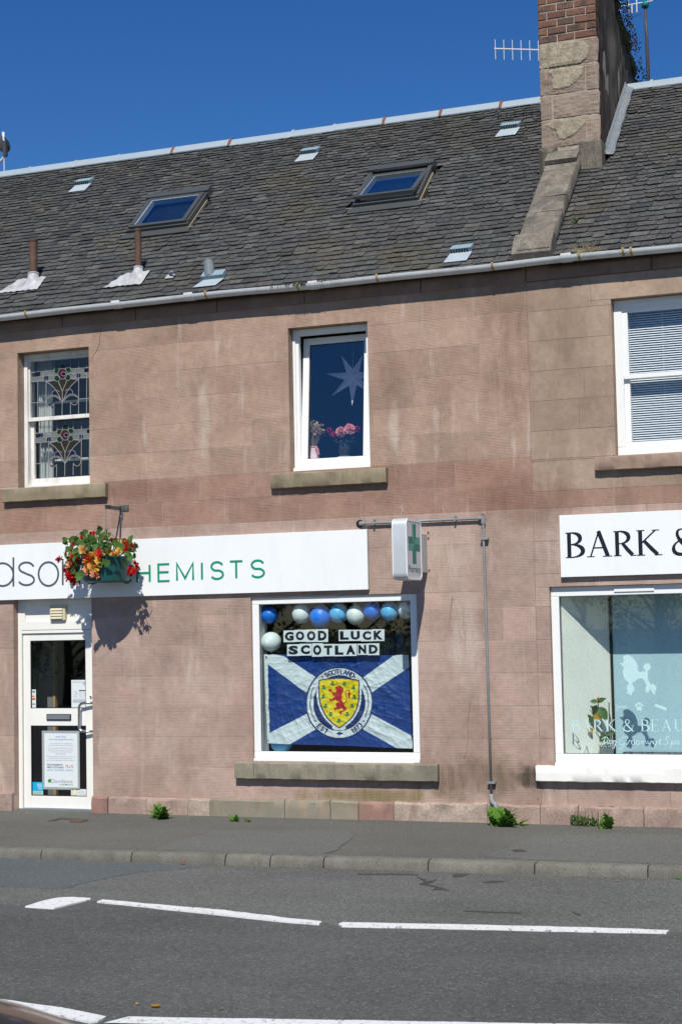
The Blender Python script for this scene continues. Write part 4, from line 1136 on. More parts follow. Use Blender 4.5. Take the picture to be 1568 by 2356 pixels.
# ================================================================== WINDOWS AND DOOR
def ring(m, x0, x1, z0, z1, w, y0, y1, wt=None, wb=None):
    wt = wt or w; wb = wb or w
    m.box(x0, x0+w, y0, y1, z0+wb, z1-wt); m.box(x1-w, x1, y0, y1, z0+wb, z1-wt)
    m.box(x0, x1, y0, y1, z0, z0+wb); m.box(x0, x1, y0, y1, z1-wt, z1)
def bev(o, w=.004, seg=2):
    b = o.modifiers.new('bevel', 'BEVEL'); b.width = w; b.segments = seg; b.limit_method = 'ANGLE'; return o
def room(x0, x1, y0, y1, z0, z1, mat, name='room_interior'):
    m = MB()
    m.add([(x0,y0,z0),(x1,y0,z0),(x1,y1,z0),(x0,y1,z0),(x0,y0,z1),(x1,y0,z1),(x1,y1,z1),(x0,y1,z1)], [(0,1,2,3),(7,6,5,4),(1,5,6,2),(2,6,7,3),(3,7,4,0)])
    o = struct(name, m, mat); o.modifiers.new('s', 'SOLIDIFY').thickness = .03
    o.modifiers[0].offset = -1
    fixn(o); o.data.flip_normals()
    o.modifiers[0].offset = 1 if False else -1
    return o
def sill(bld, x0, x1, z0, z1, d, mat, parent):
    m = MB(); n = max(6, int((x1-x0)/.06)); vs = []
    prof = [(.10, z1+.004), (-d+.012, z1), (-d, z1-.012), (-d, (z0+z1)/2), (-d, z0+.008), (-d+.01, z0), (.10, z0)]
    for i in range(n+1):
        x = x0 + (x1-x0)*i/n
        for k, (yy, zz) in enumerate(prof):
            j = 0 if yy > 0 else .004
            vs.append((x + rnd(-.002, .002), yy + rnd(-j, j)*.6, zz + rnd(-j, j)*.8))
    K = len(prof)
    m.add(vs, [(i*K+k, (i+1)*K+k, (i+1)*K+(k+1)%K, i*K+(k+1)%K) for i in range(n) for k in range(K)] + [tuple(range(K)), tuple(n*K+k for k in range(K))])
    o = fixn(obj('sill', m, mat, parent)); smoothang(o, 45); return o
def pane(x0, x1, z0, z1, y, mat, parent, name='pane'):
    m = MB(); m.add([(x0,y,z0),(x1,y,z0),(x1,y,z1),(x0,y,z1)], [(0,1,2,3)])
    return obj(name, m, mat, parent)

# ---- sash window with stained glass
x0, x1, z0, z1 = O_W1
fy = .135
m = MB(); ring(m, x0+.001, x1-.001, z0+.002, z1-.002, .05, fy, fy+.16, .055, .03)
w1 = bev(obj('sash_window', m, M['sashpaint'], bld1))
zm = W(*zI(850, 1085), fy+.03).z
m = MB(); ring(m, x0+.052, x1-.052, zm-.02, z1-.058, .024, fy+.022, fy+.066, .03, .042); us = bev(obj('upper_sash', m, M['sashpaint'], w1), .003)
m = MB(); ring(m, x0+.052, x1-.052, z0+.034, zm+.012, .045, fy+.070, fy+.115, .03, .085); ls = bev(obj('lower_sash', m, M['sashpaint'], w1), .003)
m = MB(); m.box(x0+.054, x1-.054, fy+.012, fy+.0215, zm-.024, zm+.018); obj('meeting_rail', m, M['sashpaint'], w1)
sill(bld1, W(6, 1140, -.06).x, W(243, 1132, -.06).x, W(120, 1150, -.07).z, W(120, 1118, -.07).z, .07, M['sill'], w1)
for (dx, dy, yy, nm) in ((0, 0, fy+.040, 'u'), (40, 912, fy+.090, 'l')):
    def Z(x, y, yy=yy, dx=dx, dy=dy):
        p = W(*zI(x+dx, y+dy), yy); return p.x, p.z
    ga = Z(430, 1100); gb = Z(1420, 140)
    pz0, pz1 = (zm+.022, z1-.088) if nm == 'u' else (z0+.119, zm-.018)
    gx0, gx1 = (x0+.076, x1-.076) if nm == 'u' else (x0+.097, x1-.097)
    pane(gx0-.004, gx1+.004, pz0-.004, pz1+.004, yy+.003, M['leadglass'], w1)
    lead = MB(); lw = .0085
    def L(pts, w=lw): lead.ribbon([Z(*p) for p in pts], w, yy-.004+rnd(-.0004,.0004), .005)
    cl = lambda pts: [(px, py) for px, py in pts]
    tops = {568: 222, 692: 212, 815: 203, 935: 193, 1055: 184, 1178: 176, 1298: 166}
    for xx, ty in tops.items():
        if xx == 935: L([(xx, ty), (xx, 275)])
        else: L([(xx, ty), (xx, 412 - .078*(xx-455))])
    for xx, y0_ in ((568, 548), (690, 490), (1178, 430), (1298, 430)): L([(xx, y0_), (xx-4, 1085 - .08*(xx-455))])
    for xx, y0_ in ((808, 880), (1055, 860), (930, 850)): L([(xx, y0_), (xx-2, 1080 - .08*(xx-455))])
    for pts in (((430,412),(815,380)), ((1055,357),(1400,330)), ((430,490),(860,446)), ((1010,430),(1400,404)), ((430,552),(830,522)), ((1050,500),(1400,478)), ((430,868),(700,846)), ((1168,806),(1400,786))): L(pts)
    fan_l = bez((695,550),(800,600),(880,720),(930,860), 10); fan_r = bez((1170,515),(1060,590),(985,700),(935,860), 10)
    L(fan_l); L(fan_r); L([(870,545),(900,610),(932,690),(934,855)]); L([(1000,535),(965,610),(934,690)]); L([(695,550),(830,522)]); L([(1050,500),(1170,515)])
    scl = bez((934,860),(880,735),(760,705),(697,815), 10); scr = bez((934,860),(990,720),(1110,690),(1172,790), 10)
    L(scl); L(scr); L(bez((697,815),(690,900),(740,960),(806,872), 10)); L(bez((1172,790),(1178,870),(1110,945),(1056,850), 10))
    L(bez((720,800),(780,745),(860,760),(905,835), 8), .006); L(bez((960,835),(1010,745),(1090,735),(1150,775), 8), .006)
    L(arc(838,738,62,66,170,330,10), .006); L(arc(1028,722,62,66,210,370,10), .006)
    def E_(cx, cy, rx, ry, mat, yo):
        m = MB(); pts = [Z(a, b) for a, b in arc(cx, cy, rx, ry, 0, 360, 16)[:-1]]; m.poly(pts, yy-.002+yo, .003); o = obj('glass_piece', m, mat, w1)
        lead.ribbon(pts, .006, yy-.005+yo, .004, closed=True); return o
    for k, (cx, cy, rx, ry) in enumerate(((940,322,46,50), (850,385,48,40), (1022,372,46,38), (855,498,44,46), (1015,484,44,46))): E_(cx, cy, rx, ry, M['sgreen'], -.0005*k)
    E_(938, 430, 68, 80, M['srose'], -.004); E_(955, 432, 34, 30, M['sdark'], -.0065)
    def PG(pts, mat, yo=0): m = MB(); m.poly([Z(*p) for p in pts], yy-.0015+yo, .002); obj('glass_piece', m, mat, w1)
    PG([(695,550),(820,530),(870,545),(900,610),(932,690),(932,850)] + fan_l[::-1][1:-1], M['samber'])
    PG([(880,540),(905,515),(980,515),(997,535),(965,610),(934,690)], M['samber'], -.001)
    PG([(1000,535),(1050,505),(1170,515)] + fan_r[1:-1] + [(937,850),(935,690)], M['samber'], -.0005)
    PG(arc(838,738,62,66,170,330,10) + arc(850,742,26,30,330,170,6), M['sblue']); PG(arc(1028,722,62,66,210,370,10) + arc(1018,728,26,30,370,210,6), M['sblue'])
    PG(scl + bez((720,800),(780,745),(860,760),(905,835), 8), M['sdark'], -.002); PG(scr[::-1] + bez((960,835),(1010,745),(1090,735),(1150,775), 8), M['sdark'], -.002)
    PG(bez((700,870),(705,900),(760,945),(806,872), 8) + bez((800,866),(770,905),(730,890),(706,868), 6), M['sdark'], -.001); PG(bez((1058,850),(1085,925),(1150,905),(1168,850), 8) + bez((1160,846),(1130,885),(1090,880),(1062,846), 6), M['sdark'], -.001)
    PG([(455,492),(665,470),(665,528),(455,548)], M['ripple']); PG([(718,465),(826,455),(826,520),(718,526)], M['ripple']); PG([(1055,432),(1150,428),(1150,488),(1052,496)], M['ripple']); PG([(1200,424),(1395,408),(1395,476),(1200,486)], M['ripple'])
    PG([(602,400),(812,382),(850,442),(602,468)], M['ripple'], .0005); PG([(1062,360),(1262,348),(1262,408),(1015,428)], M['ripple'], .0005)
    for (a, b, c, d) in ((538,572,400,460), (576,602,398,458), (665,688,466,530), (696,718,464,527), (1150,1172,430,490), (1178,1200,428,488), (1262,1288,348,404), (1292,1315,346,402)):
        PG([(a, c), (b, c-2), (b, d-2), (a, d)], M['sblue'] if (a//10) % 2 else M['sdark'], -.0025)
    obj('leading', lead, M['came'], w1)
room(x0-.35, x1+.35, .302, 1.6, z0-.25, z1+.2, M['roomgrey'])
m = MB(); n = 60; vs = []
cx0, cx1 = x0+.03, x0+.22
for i in range(n+1):
    xx = cx0 + (cx1-cx0)*i/n; yy = .42 + .025*math.sin(i*.75)
    vs += [(xx, yy, z0-.05), (xx, yy, z1-.05)]
m.add(vs, [(2*i, 2*i+2, 2*i+3, 2*i+1) for i in range(n)])
c = thing('net_curtain', 'pale net curtain drawn aside behind the stained glass sash', 'curtain', (x0+.1, .42, z0)); obj('fabric', m, M['curtain'], c, smooth=True)
m = MB(); m.tube([(x0-.1, .42, z1-.04), (x1+.1, .42, z1-.04)], .01, 8); obj('rail', m, M['came'], c)
m = MB(); zb1, zb2 = W(*zI(900, 850), .5).z, W(*zI(900, 1720), .5).z
m.box(x0-.1, x1+.1, .5, .53, zb1-.014, zb1+.014); m.box(x0-.1, x1+.1, .5, .53, zb2-.014, zb2+.014); m.box(x0+.10, x0+.14, .502, .528, z0-.1, z1+.1)
obj('inner_glazing_bar', m, M['roompale'], w1)
m = MB(); m.box(x0-.2, x1+.2, .31, .62, z0-.03, z0+.01); obj('window_board', m, M['roompale'], w1)

# ---- tilted plastic window
x0, x1, z0, z1 = O_W2
m = MB(); ring(m, x0+.002, x1-.002, z0+.002, z1-.002, .032, .115, .135); ring(m, x0+.001, x1-.001, z0+.001, z1-.001, .068, .136, .20, .068, .07)
w2 = bev(obj('tilt_window', m, M['upvc'], bld1), .004)
m = MB(); m.box(x0-.012, x1+.004, .085, .135, z0-.012, z0+.04); bev(obj('cill', m, M['upvc'], w2), .003)
sill(bld1, W(622, 1110, -.06).x, W(888, 1097, -.06).x, W(755, 1117.5, -.07).z, W(755, 1083, -.07).z, .07, M['sill'], w2)
ta = math.radians(5.2); hy, hz = .155, z0+.068
def TS(x, y, z): dy, dz = y-hy, z-hz; return (x, hy + dy*math.cos(ta) + dz*math.sin(ta), hz - dy*math.sin(ta) + dz*math.cos(ta))
def tilted(mb):
    mb.v = [TS(*v) for v in mb.v]; return mb
m = MB(); sx0, sx1, sz0, sz1 = x0+.066, x1-.066, hz, z1-.075
ring(m, sx0, sx1, sz0, sz1, .075, .15, .215)
sash = bev(obj('tilted_sash', tilted(m), M['upvc'], w2), .005)
m = MB(); ring(m, sx0+.075, sx1-.075, sz0+.075, sz1-.075, .006, .172, .19); obj('gasket', tilted(m), M['black'], w2)
m = MB(); m.add([TS(sx0+.08, .181, sz0+.08), TS(sx1-.08, .181, sz0+.08), TS(sx1-.08, .181, sz1-.08), TS(sx0+.08, .181, sz1-.08)], [(0,1,2,3)]); obj('pane', m, M['tiltglass'], w2)
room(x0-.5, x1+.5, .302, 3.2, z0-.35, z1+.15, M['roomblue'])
m = MB(); m.box(x0-.02, x1+.02, .205, .48, z0+.0, z0+.035); obj('window_board', m, M['roompale'], w2)
wbz = z0+.037
hm = MB(); p = W(*zM(880, 703), .19); hm.box(p.x-.02, p.x+.05, p.y+.03, p.y+.045, p.z-.012, p.z+.012); obj('handle', hm, M['upvc'], w2)
# paper star hanging in the room
SC = W(*zM(803, 560), .66)
t = thing('paper_star', 'pale seven pointed paper star hanging behind the tilted window', 'star', SC)
tips = ((728,425),(865,418),(945,530),(935,668),(795,742),(668,680),(632,540))
tp = [W(*zM(*p), .66) for p in tips]
m = MB(); n = 7; inner = []
for i in range(n):
    a, b = tp[i], tp[(i+1) % n]; md = (a+b)/2; inner.append(SC + (md-SC)*.36)
ctr = SC + Vector((0, -.04, 0)); bk = SC + Vector((0, .04, 0))
vs = [ctr, bk] + tp + inner
fs = []
for i in range(n):
    T_, R_, L_ = 2+i, 2+n+i, 2+n+(i-1) % n
    fs += [(0, R_, T_), (0, T_, L_), (1, T_, R_), (1, L_, T_)]
m.add(vs, fs); fixn(obj('star_body', m, simple('white star paper', (.75, .78, .84), .8, .03), t))
m = MB(); m.tube([SC, (SC.x, SC.y, z1+.15)], .002, 5); obj('cord', m, M['paper'], t)
# pink vase with dried flowers
vc = W(*zK(466, 700), .34); s = .24/ (245*.0)if False else 1
def KX(dx): return abs(W(*zK(466+dx, 700), .34).x - vc.x)
t = thing('vase', 'pale pink vase of dried flowers standing on the upstairs window board', 'vase', (vc.x, .34, wbz))
vh = W(*zK(466, 610), .34).z - wbz
R1 = KX(125); R2 = KX(62)
m = MB(); m.lathe([(0, 0), (R1*.9, 0), (R1, .02), (R1*.97, vh*.28), (R1*.74, vh*.6), (R2*1.02, vh*.88), (R2*1.12, vh), (R2*.95, vh), (R2*.85, vh*.85), (0, vh*.7)], (vc.x, .34, wbz), 28)
obj('vase_body', m, simple('pale pink ceramic', (.78, .60, .62), .35, .03, bump=0), t, smooth=True)
m = MB(); m.lathe([(R2*1.1, vh*.93), (R2*1.2, vh*.97), (R2*1.1, vh)], (vc.x, .34, wbz), 24); m.tube([(vc.x+R2, .30, wbz+vh*.95), (vc.x+R2*1.6, .29, wbz+vh*.85), (vc.x+R2*2.0, .28, wbz+vh*.6)], [.012, .016, .012], 6); obj('ribbon', m, simple('pink ribbon', (.62, .25, .28), .5), t)
fm = MB(); sm = MB()
for i in range(46):
    a = rnd(-1, 1); hh = rnd(.17, .29)*(1 - .25*abs(a)); e = Vector((vc.x + a*.115, .34 + rnd(-.05, .05), wbz+vh+hh))
    sm.tube([(vc.x + a*R2*.6, .34, wbz+vh*.9), e], .0022, 4)
    for k in range(5):
        leaf_quad(fm, e + Vector((rnd(-.02,.02), rnd(-.02,.02), rnd(-.05,.02))), Vector((rnd(-1,1), rnd(-1,.4), rnd(-.3,1))), rnd(.03, .052), Vector((rnd(-1,1), rnd(-1,1), 1)))
obj('stems', sm, simple('dry stem', (.22, .17, .09), .9), t); obj('dried_flowers', fm, leafmat('dried petal', (.80, .66, .44), .2, .2), t)
# pot of chrysanthemums
pc = W(*zK(1030, 640), .36); gw = abs(W(*zK(1160, 640), .36).x - pc.x)
t = thing('flower_bowl', 'glass bowl of pink and magenta chrysanthemums on the upstairs window board', 'flowers', (pc.x, .36, wbz))
gh = W(*zK(1030, 510), .36).z - wbz
m = MB(); m.lathe([(0, 0), (gw*.6, 0), (gw*.75, gh*.3), (gw*.95, gh*.7), (gw, gh), (gw*.96, gh), (gw*.88, gh*.6), (0, gh*.1)], (pc.x, .36, wbz), 26); obj('bowl', m, M['shopglass'], t, smooth=True)
m = MB(); prof = []
for i in range(60):
    a = 2*PI*i/60; rr = 1 + .05*math.cos(i*PI)
    prof.append((math.cos(a)*rr, math.sin(a)*rr))
vs = [(pc.x + c_*gw*k, .36 + s_*gw*k, wbz + h_) for k, h_ in ((1.08, .0), (1.12, gh*.25), (.98, gh*.42)) for c_, s_ in prof]
m.add(vs, [(r*60+i, r*60+(i+1) % 60, (r+1)*60+(i+1) % 60, (r+1)*60+i) for r in range(2) for i in range(60)]); obj('pleated_paper', m, M['paper'], t)
pinkm = leafmat('pink chrysanthemum petal', (.95, .56, .58), .25, .08); magm = leafmat('magenta petal', (.50, .03, .14), .25, .2)
def bloom(c, r, mat, n=150, nm='bloom'):
    m = MB()
    for i in range(n):
        d = Vector((random.gauss(0,1), random.gauss(0,1)-.3, random.gauss(0,1)+.25)).normalized()
        leaf_quad(m, c + d*r*.35, d + Vector((0,0,.2)), r*.62, Vector((rnd(-1,1), rnd(-1,1), rnd(-1,1))))
    return obj(nm, m, mat, t)
for (x_, y_, r_) in ((955,355,85), (1110,300,85)):
    bloom(W(*zK(x_, y_), .32), r_*.0000747*11.0, pinkm, 220)
for (x_, y_, r_) in ((745,320,50), (850,390,58), (1240,300,55), (1090,235,45), (790,400,40)):
    bloom(W(*zK(x_, y_), .36), r_*.0000747*10.5, magm, 110)
m = MB()
for i in range(24):
    c = W(*zK(rnd(820,1220), rnd(420,520)), .36 + rnd(-.04,.04)); leaf_quad(m, c, Vector((rnd(-1,1), rnd(-1,.2), rnd(-.6,.4))), rnd(.04,.08), Vector((0,rnd(-1,0),1)))
for i in range(9):
    m.tube([(pc.x+rnd(-.04,.04), .36, wbz+gh*.3), W(*zK(rnd(850,1180), 430), .36)], .003, 4)
obj('leaves', m, M['rubber'], t)
p0 = W(*zK(705, 645), .28); p1 = W(*zK(890, 785), .28)
t = thing('card', 'small white gift box and card leaning on the upstairs window board', 'card', ((p0.x+p1.x)/2, .28, wbz))
m = MB(); m.box(p0.x, p1.x+.06, .27, .30, wbz, wbz+.055); obj('box', m, M['paper'], t)
m = MB(); m.fbox((p0.x+.004, .305, wbz), (p1.x-p0.x, 0, .012), (0, .004, 0), (0, .03, .11)); obj('card_sheet', m, M['paper'], t)
m = MB(); m.fbox((p0.x+.03, .322, wbz+.075), (p1.x-p0.x-.07, 0, .008), (0, .001, 0), (0, .005, .016)); obj('print', m, M['textgrey'], t)
p0 = W(*zK(1270, 740), .30)
t = thing('trinket_dish', 'small patterned trinket dish at the right end of the upstairs window board', 'dish', (p0.x+.06, .30, wbz))
m = MB(); m.lathe([(0, 0), (.05, 0), (.065, .03), (.06, .03), (.045, .008), (0, .008)], (p0.x+.05, .30, wbz), 20); obj('bowl', m, M['paper'], t, smooth=True)
m = MB(); m.lathe([(.0655, .018), (.068, .022), (.0655, .026)], (p0.x+.05, .30, wbz), 20); obj('band', m, M['textgreen'], t)

# ---- right upstairs window with blind
x0, x1, z0, z1 = O_W3
m = MB(); ring(m, x0+.001, x1-.001, z0+.001, z1-.001, .085, .105, .19, .085, .09); w3 = bev(obj('sash_window', m, M['upvc'], bld2), .006)
zmid = W(*zN(1350, 950), .15).z
m = MB(); ring(m, x0+.083, x1-.083, zmid-.02, z1-.083, .06, .118, .165, .05, .03); bev(obj('upper_sash', m, M['upvc'], w3), .005)
m = MB(); ring(m, x0+.083, x1-.083, z0+.088, zmid+.008, .06, .14, .195, .03, .05); bev(obj('lower_sash', m, M['upvc'], w3), .005)
m = MB(); m.box(x0+.09, x1-.09, .100, .117, zmid-.028, zmid+.018); bev(obj('meeting_rail', m, M['upvc'], w3), .005)
m = MB(); m.box(x0+.26, x1-.26, .098, .1045, z1-.052, z1-.036); obj('trickle_vent', m, M['upvc'], w3)
pane(x0+.138, x1-.138, zmid+.006, z1-.128, .145, M['glass'], w3); pane(x0+.138, x1-.138, z0+.134, zmid-.018, .17, M['glass'], w3)
sill(bld2, W(1368, 1065, -.06).x, x1+.22, W(1468, 1078, -.07).z, W(1468, 1046, -.07).z, .07, M['sillbrown'], w3)
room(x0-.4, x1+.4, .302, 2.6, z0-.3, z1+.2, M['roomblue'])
t = thing('venetian_blind', 'white venetian blind lowered in the right hand upstairs window', 'blind', ((x0+x1)/2, .25, z0+.12))
bz0, bz1 = z0+.15, z1-.07; ns = int((bz1-bz0)/.0245)
sm_ = MB(); th = math.radians(38); hw = .0125
for k in range(5):
    pass
prof = [(-hw, 0), (-hw*.5, .0022), (0, .003), (hw*.5, .0022), (hw, 0)]
vs = [(xx, a*math.cos(th) - b*math.sin(th), -a*-math.sin(th)*1.0 + b*math.cos(th)) for xx in (x0+.10, x1-.10) for a, b in prof]
sm_.add(vs, [(k, 5+k, 6+k, k+1) for k in range(4)])
sme = sm_.mesh('slat', True); sme.materials.append(M['blind'])
for k in range(ns):
    obj('slat', sme, None, t, mw=Matrix.Translation((0, .25, bz0 + .02 + k*.0245)))
m = MB(); m.box(x0+.10, x1-.10, .237, .263, bz0-.012, bz0+.006); obj('bottom_rail', m, M['blind'], t)
for fx in (.12, .42, .75): 
    m = MB(); xx = x0 + (x1-x0)*fx; m.tube([(xx, .236, bz0), (xx, .236, bz1)], .0015, 4); obj('ladder_cord', m, M['paper'], t)

# ---- pharmacy shop window
x0, x1, z0, z1 = O_SH
m = MB(); ring(m, x0+.001, x1-.001, z0+.03, z1-.001, .082, .028, .10, .075, .07)
wsh = bev(obj('shop_window', m, M['upvc'], bld1), .006)
m = MB(); m.box(x0+.004, x1-.004, .0, .09, z0-.012, z0+.0285); bev(obj('cill', m, M['upvc'], wsh), .003)
pane(x0+.078, x1-.078, z0+.096, z1-.072, .062, M['shopglass'], wsh)
m = MB(); ring(m, x0+.083, x1-.083, z0+.1005, z1-.0765, .005, .050, .061); obj('gasket', m, M['black'], wsh)
sa, sb = W(540, 1772, -.07).x, W(1006, 1782, -.07).x
szt, szb = W(773, 1757, -.08).z, W(773, 1796, -.08).z
xj = W(583, 1775, -.08).x
sill(bld1, sa, xj-.002, szb, szt, .08, M['sillgrey'], wsh); sill(bld1, xj+.003, sb, szb, szt, .08, M['sillgrey'], wsh)
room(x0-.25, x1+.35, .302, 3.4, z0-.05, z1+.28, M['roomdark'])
m = MB(); m.box(x0-.06, x0+.06, .11, .30, z0, z1); m.box(x1-.05, x1+.06, .11, .30, z0, z1); m.box(x0+.06, x1-.05, .11, .30, z0+.03, z0+.06); m.box(x0+.06, x1-.05, .12, .30, z1-.045, z1-.01)
obj('inner_reveal', m, M['roompale'], wsh)
# pale bulkhead above the display
m = MB(); m.fbox((x0+.05, .305, z1-.02), (x1-x0-.1, 0, 0), (0, .9, .10), (0, .05, .02)); struct('ceiling_lining', m, M['roompale'])
# ---- flag printed by vertex colour, wrinkled cloth
FY = .155
FC = [zD(195,530), zD(1260,534), zD(1291,1226), zD(222,1186)]
NU, NV = 430, 280
uu = np.linspace(0, 1, NU); vv = np.linspace(0, 1, NV)
U_, V_ = np.meshgrid(uu, vv)
def bil(k): return (1-U_)*(1-V_)*FC[0][k] + U_*(1-V_)*FC[1][k] + U_*V_*FC[2][k] + (1-U_)*V_*FC[3][k]
PXg, PYg = bil(0), bil(1)
PYg = PYg + (-.8*np.sin(U_*PI)*(1-V_)*-1.2) + np.sin(U_*9)*.5*V_
DX = (PXg*1.7385 - 950)/.5421; DYp = (PYg*1.7385 - 2330)/.5421      # coordinates of zoom D
EX = (PXg*1.7385 - 1200)/.2296; EYp = (PYg*1.7385 - 2600)/.2296     # coordinates of zoom E
def inpoly(X, Y, pts):
    r = np.zeros(X.shape, bool); n = len(pts)
    for i in range(n):
        x1_, y1_ = pts[i]; x2_, y2_ = pts[(i+1) % n]
        if y1_ == y2_: continue
        c = ((y1_ > Y) != (y2_ > Y)) & (X < (x2_-x1_)*(Y-y1_)/(y2_-y1_) + x1_)
        r ^= c
    return r
def inell(X, Y, cx, cy, rx, ry): return ((X-cx)/rx)**2 + ((Y-cy)/ry)**2 < 1
def nearline(X, Y, pts, w, closed=False):
    r = np.zeros(X.shape, bool)
    P = list(pts) + ([pts[0]] if closed else [])
    for (a, b), (c, d) in zip(P, P[1:]):
        L2 = (c-a)**2 + (d-b)**2 + 1e-9
        t_ = np.clip(((X-a)*(c-a) + (Y-b)*(d-b))/L2, 0, 1)
        r |= (X-a-t_*(c-a))**2 + (Y-b-t_*(d-b))**2 < w*w
    return r
BLUE = (.006, .040, .200); WHT = (.58, .64, .66); NAVY = (.010, .022, .11); YELL = (.66, .52, .012); RED = (.40, .012, .02); GRN = (.015, .20, .06); MAR = (.10, .012, .02)
FCOL = np.zeros((NV, NU, 3)); FCOL[:] = BLUE
def paint(mask, c): FCOL[mask] = c
for pts in (((180,515),(345,545),(577,698),(560,760),(505,812),(222,602),(190,560)), ((1148,541),(1275,520),(1275,618),(985,815),(900,760),(922,705)),
            ((225,1118),(515,968),(600,1000),(585,1080),(385,1196),(200,1200)), ((985,968),(1280,1130),(1300,1240),(1185,1232),(928,1085),(900,1000))): paint(inpoly(DX, DYp, pts), WHT)
paint(inpoly(DX, DYp, ((180,515),(222,540),(240,1190),(210,1195))), WHT)
cx_, cy_ = 687, 925
paint(inell(EX, EYp, cx_, cy_, 588, 632), NAVY)
paint(inell(EX, EYp, cx_, cy_, 563, 605), WHT)
paint(inell(EX, EYp, cx_, cy_, 452, 487), NAVY)
shield = [(345,540)] + bez((345,540),(560,492),(800,492),(1012,543), 14)[1:] + bez((1012,543),(1050,980),(960,1170),(690,1345), 16)[1:] + bez((690,1345),(430,1180),(315,960),(345,540), 16)[1:-1]
def grow(pts, k):
    gx = sum(p[0] for p in pts)/len(pts); gy = sum(p[1] for p in pts)/len(pts); out = []
    for x_, y_ in pts:
        d = math.hypot(x_-gx, y_-gy); out.append((gx + (x_-gx)*(1+k/d), gy + (y_-gy)*(1+k/d)))
    return out
lower = EYp > 600
paint(inpoly(EX, EYp, grow(shield, 56)) & lower & inell(EX, EYp, cx_, cy_, 563, 605), WHT)
paint(inpoly(EX, EYp, [(575,1330),(800,1330),(810,1400),(565,1400)]) & inpoly(EX, EYp, grow(shield, 95)), WHT)
paint(inpoly(EX, EYp, grow(shield, 24)), NAVY)
paint(inpoly(EX, EYp, shield), YELL)
for s_ in (0, 180):
    paint(nearline(EX, EYp, arc(cx_, cy_-10, 507, 560, s_-34, s_+28, 20), 7), NAVY)
for (a, b) in ((392,470),(955,473),(270,1238),(1110,1240),(470,1410),(923,1418)): paint(inell(EX, EYp, a, b, 15, 16), NAVY)
paint(inpoly(EX, EYp, ((625,1455),(692,1425),(762,1456),(692,1490))), NAVY)
def ring_text(txt, a0, a1, rx, ry, h, w, flip):
    n = len(txt)
    for i, chh in enumerate(txt):
        an = math.radians(a0 + (a1-a0)*(i/(n-1) if n > 1 else 0))
        px_c, py_c = cx_ + rx*math.cos(an), cy_ + ry*math.sin(an)
        th_ = math.atan2(math.sin(an), math.cos(an)) + (PI/2 if not flip else -PI/2)
        gw_, pls = SG[chh]; sc_ = h
        for line in pls:
            pts = []
            for gx, gz in line:
                lx, ly = (gx-gw_/2)*sc_*.92, -(gz-.5)*sc_
                pts.append((px_c + lx*math.cos(th_) - ly*math.sin(th_), py_c + lx*math.sin(th_) + ly*math.cos(th_)))
            paint(nearline(EX, EYp, pts, w), NAVY)
ring_text('SCOTLAND', -116, -63, 507, 545, 72, 10, False)
ring_text('EST', 133, 117, 507, 548, 72, 10, True)
ring_text('1873', 63, 44, 507, 548, 72, 10, True)
for (a, b) in ((570,580),(775,582),(417,648),(933,650),(407,810),(950,815),(455,970),(907,972),(545,1112),(823,1115),(685,1228)):
    paint(inell(EX, EYp, a, b+12, 42, 30) & ~inell(EX, EYp, a, b+2, 34, 24), GRN)
    paint(inell(EX, EYp, a, b+8, 24, 27), GRN); paint(inpoly(EX, EYp, ((a-16,b-12),(a-22,b-34),(a,b-28),(a+22,b-34),(a+16,b-12))), MAR)
lion = [(605,660),(625,640),(660,635),(692,625),(735,640),(755,680),(750,735),(730,790),(745,845),(715,830),(735,880),(765,930),(785,985),(815,1015),(800,1050),(760,1075),(725,1085),(728,1110),(712,1135),(690,1110),(680,1085),(700,1065),(745,1060),(750,1035),(715,1015),(680,1035),(640,1035),(610,1058),(590,1035),(595,1010),(630,1005),(640,985),(620,950),(640,920),(690,905),(640,890),(620,865),(590,880),(555,895),(515,880),(510,855),(545,855),(580,835),(615,800),(620,785),(595,800),(570,790),(545,735),(500,720),(495,690),(520,675),(548,690),(560,730),(590,745),(620,735),(640,715),(610,700),(625,680)]
paint(inpoly(EX, EYp, lion), RED)
paint(nearline(EX, EYp, [(765,930),(800,908),(822,855),(800,790),(790,740),(808,705),(838,700)], 8), RED)
paint(inpoly(EX, EYp, ((828,698),(865,710),(882,760),(870,815),(878,878),(845,835),(833,770),(852,740))), RED)
wr = np.zeros((NV, NU))
rs = np.random.RandomState(4)
for k in range(90):
    a = rs.uniform(0, PI); fq = rs.uniform(6, 46); ph = rs.uniform(0, 6.28); amp = .0021*(10/fq)**.9
    cxx, cyy, sp = rs.uniform(0, 1.5), rs.uniform(0, 1), rs.uniform(.12, .4)
    env = np.exp(-(((U_*1.5-cxx)**2 + (V_-cyy)**2)/sp**2))
    s_ = np.sin(fq*(U_*1.5*math.cos(a) + V_*math.sin(a)) + ph + 1.2*np.sin(5*U_+3*V_+k))
    wr += amp*env*(1-np.abs(s_))**2.2*3.0
wr += .0013*np.exp(-((U_-.455)/.004)**2) - .0013*np.exp(-((V_-.49)/.005)**2) + .004*np.sin(U_*5+1)*V_ + .002*np.sin(V_*7+U_*4)
m = MB()
tlist = []
vs = []
for j in range(NV):
    for i in range(NU):
        p = W(PXg[j, i], PYg[j, i], FY)
        vs.append((p.x, FY - wr[j, i]*1.5, p.z))
me = bpy.data.meshes.new('flag')
fs = [(j*NU+i, (j+1)*NU+i, (j+1)*NU+i+1, j*NU+i+1) for j in range(NV-1) for i in range(NU-1)]
me.from_pydata(vs, [], fs)
me.polygons.foreach_set('use_smooth', [True]*len(fs))
ca = me.color_attributes.new('print', 'FLOAT_COLOR', 'POINT')
buf = np.ones((NV*NU, 4), np.float32); buf[:, :3] = FCOL.reshape(-1, 3); ca.data.foreach_set('color', buf.ravel())
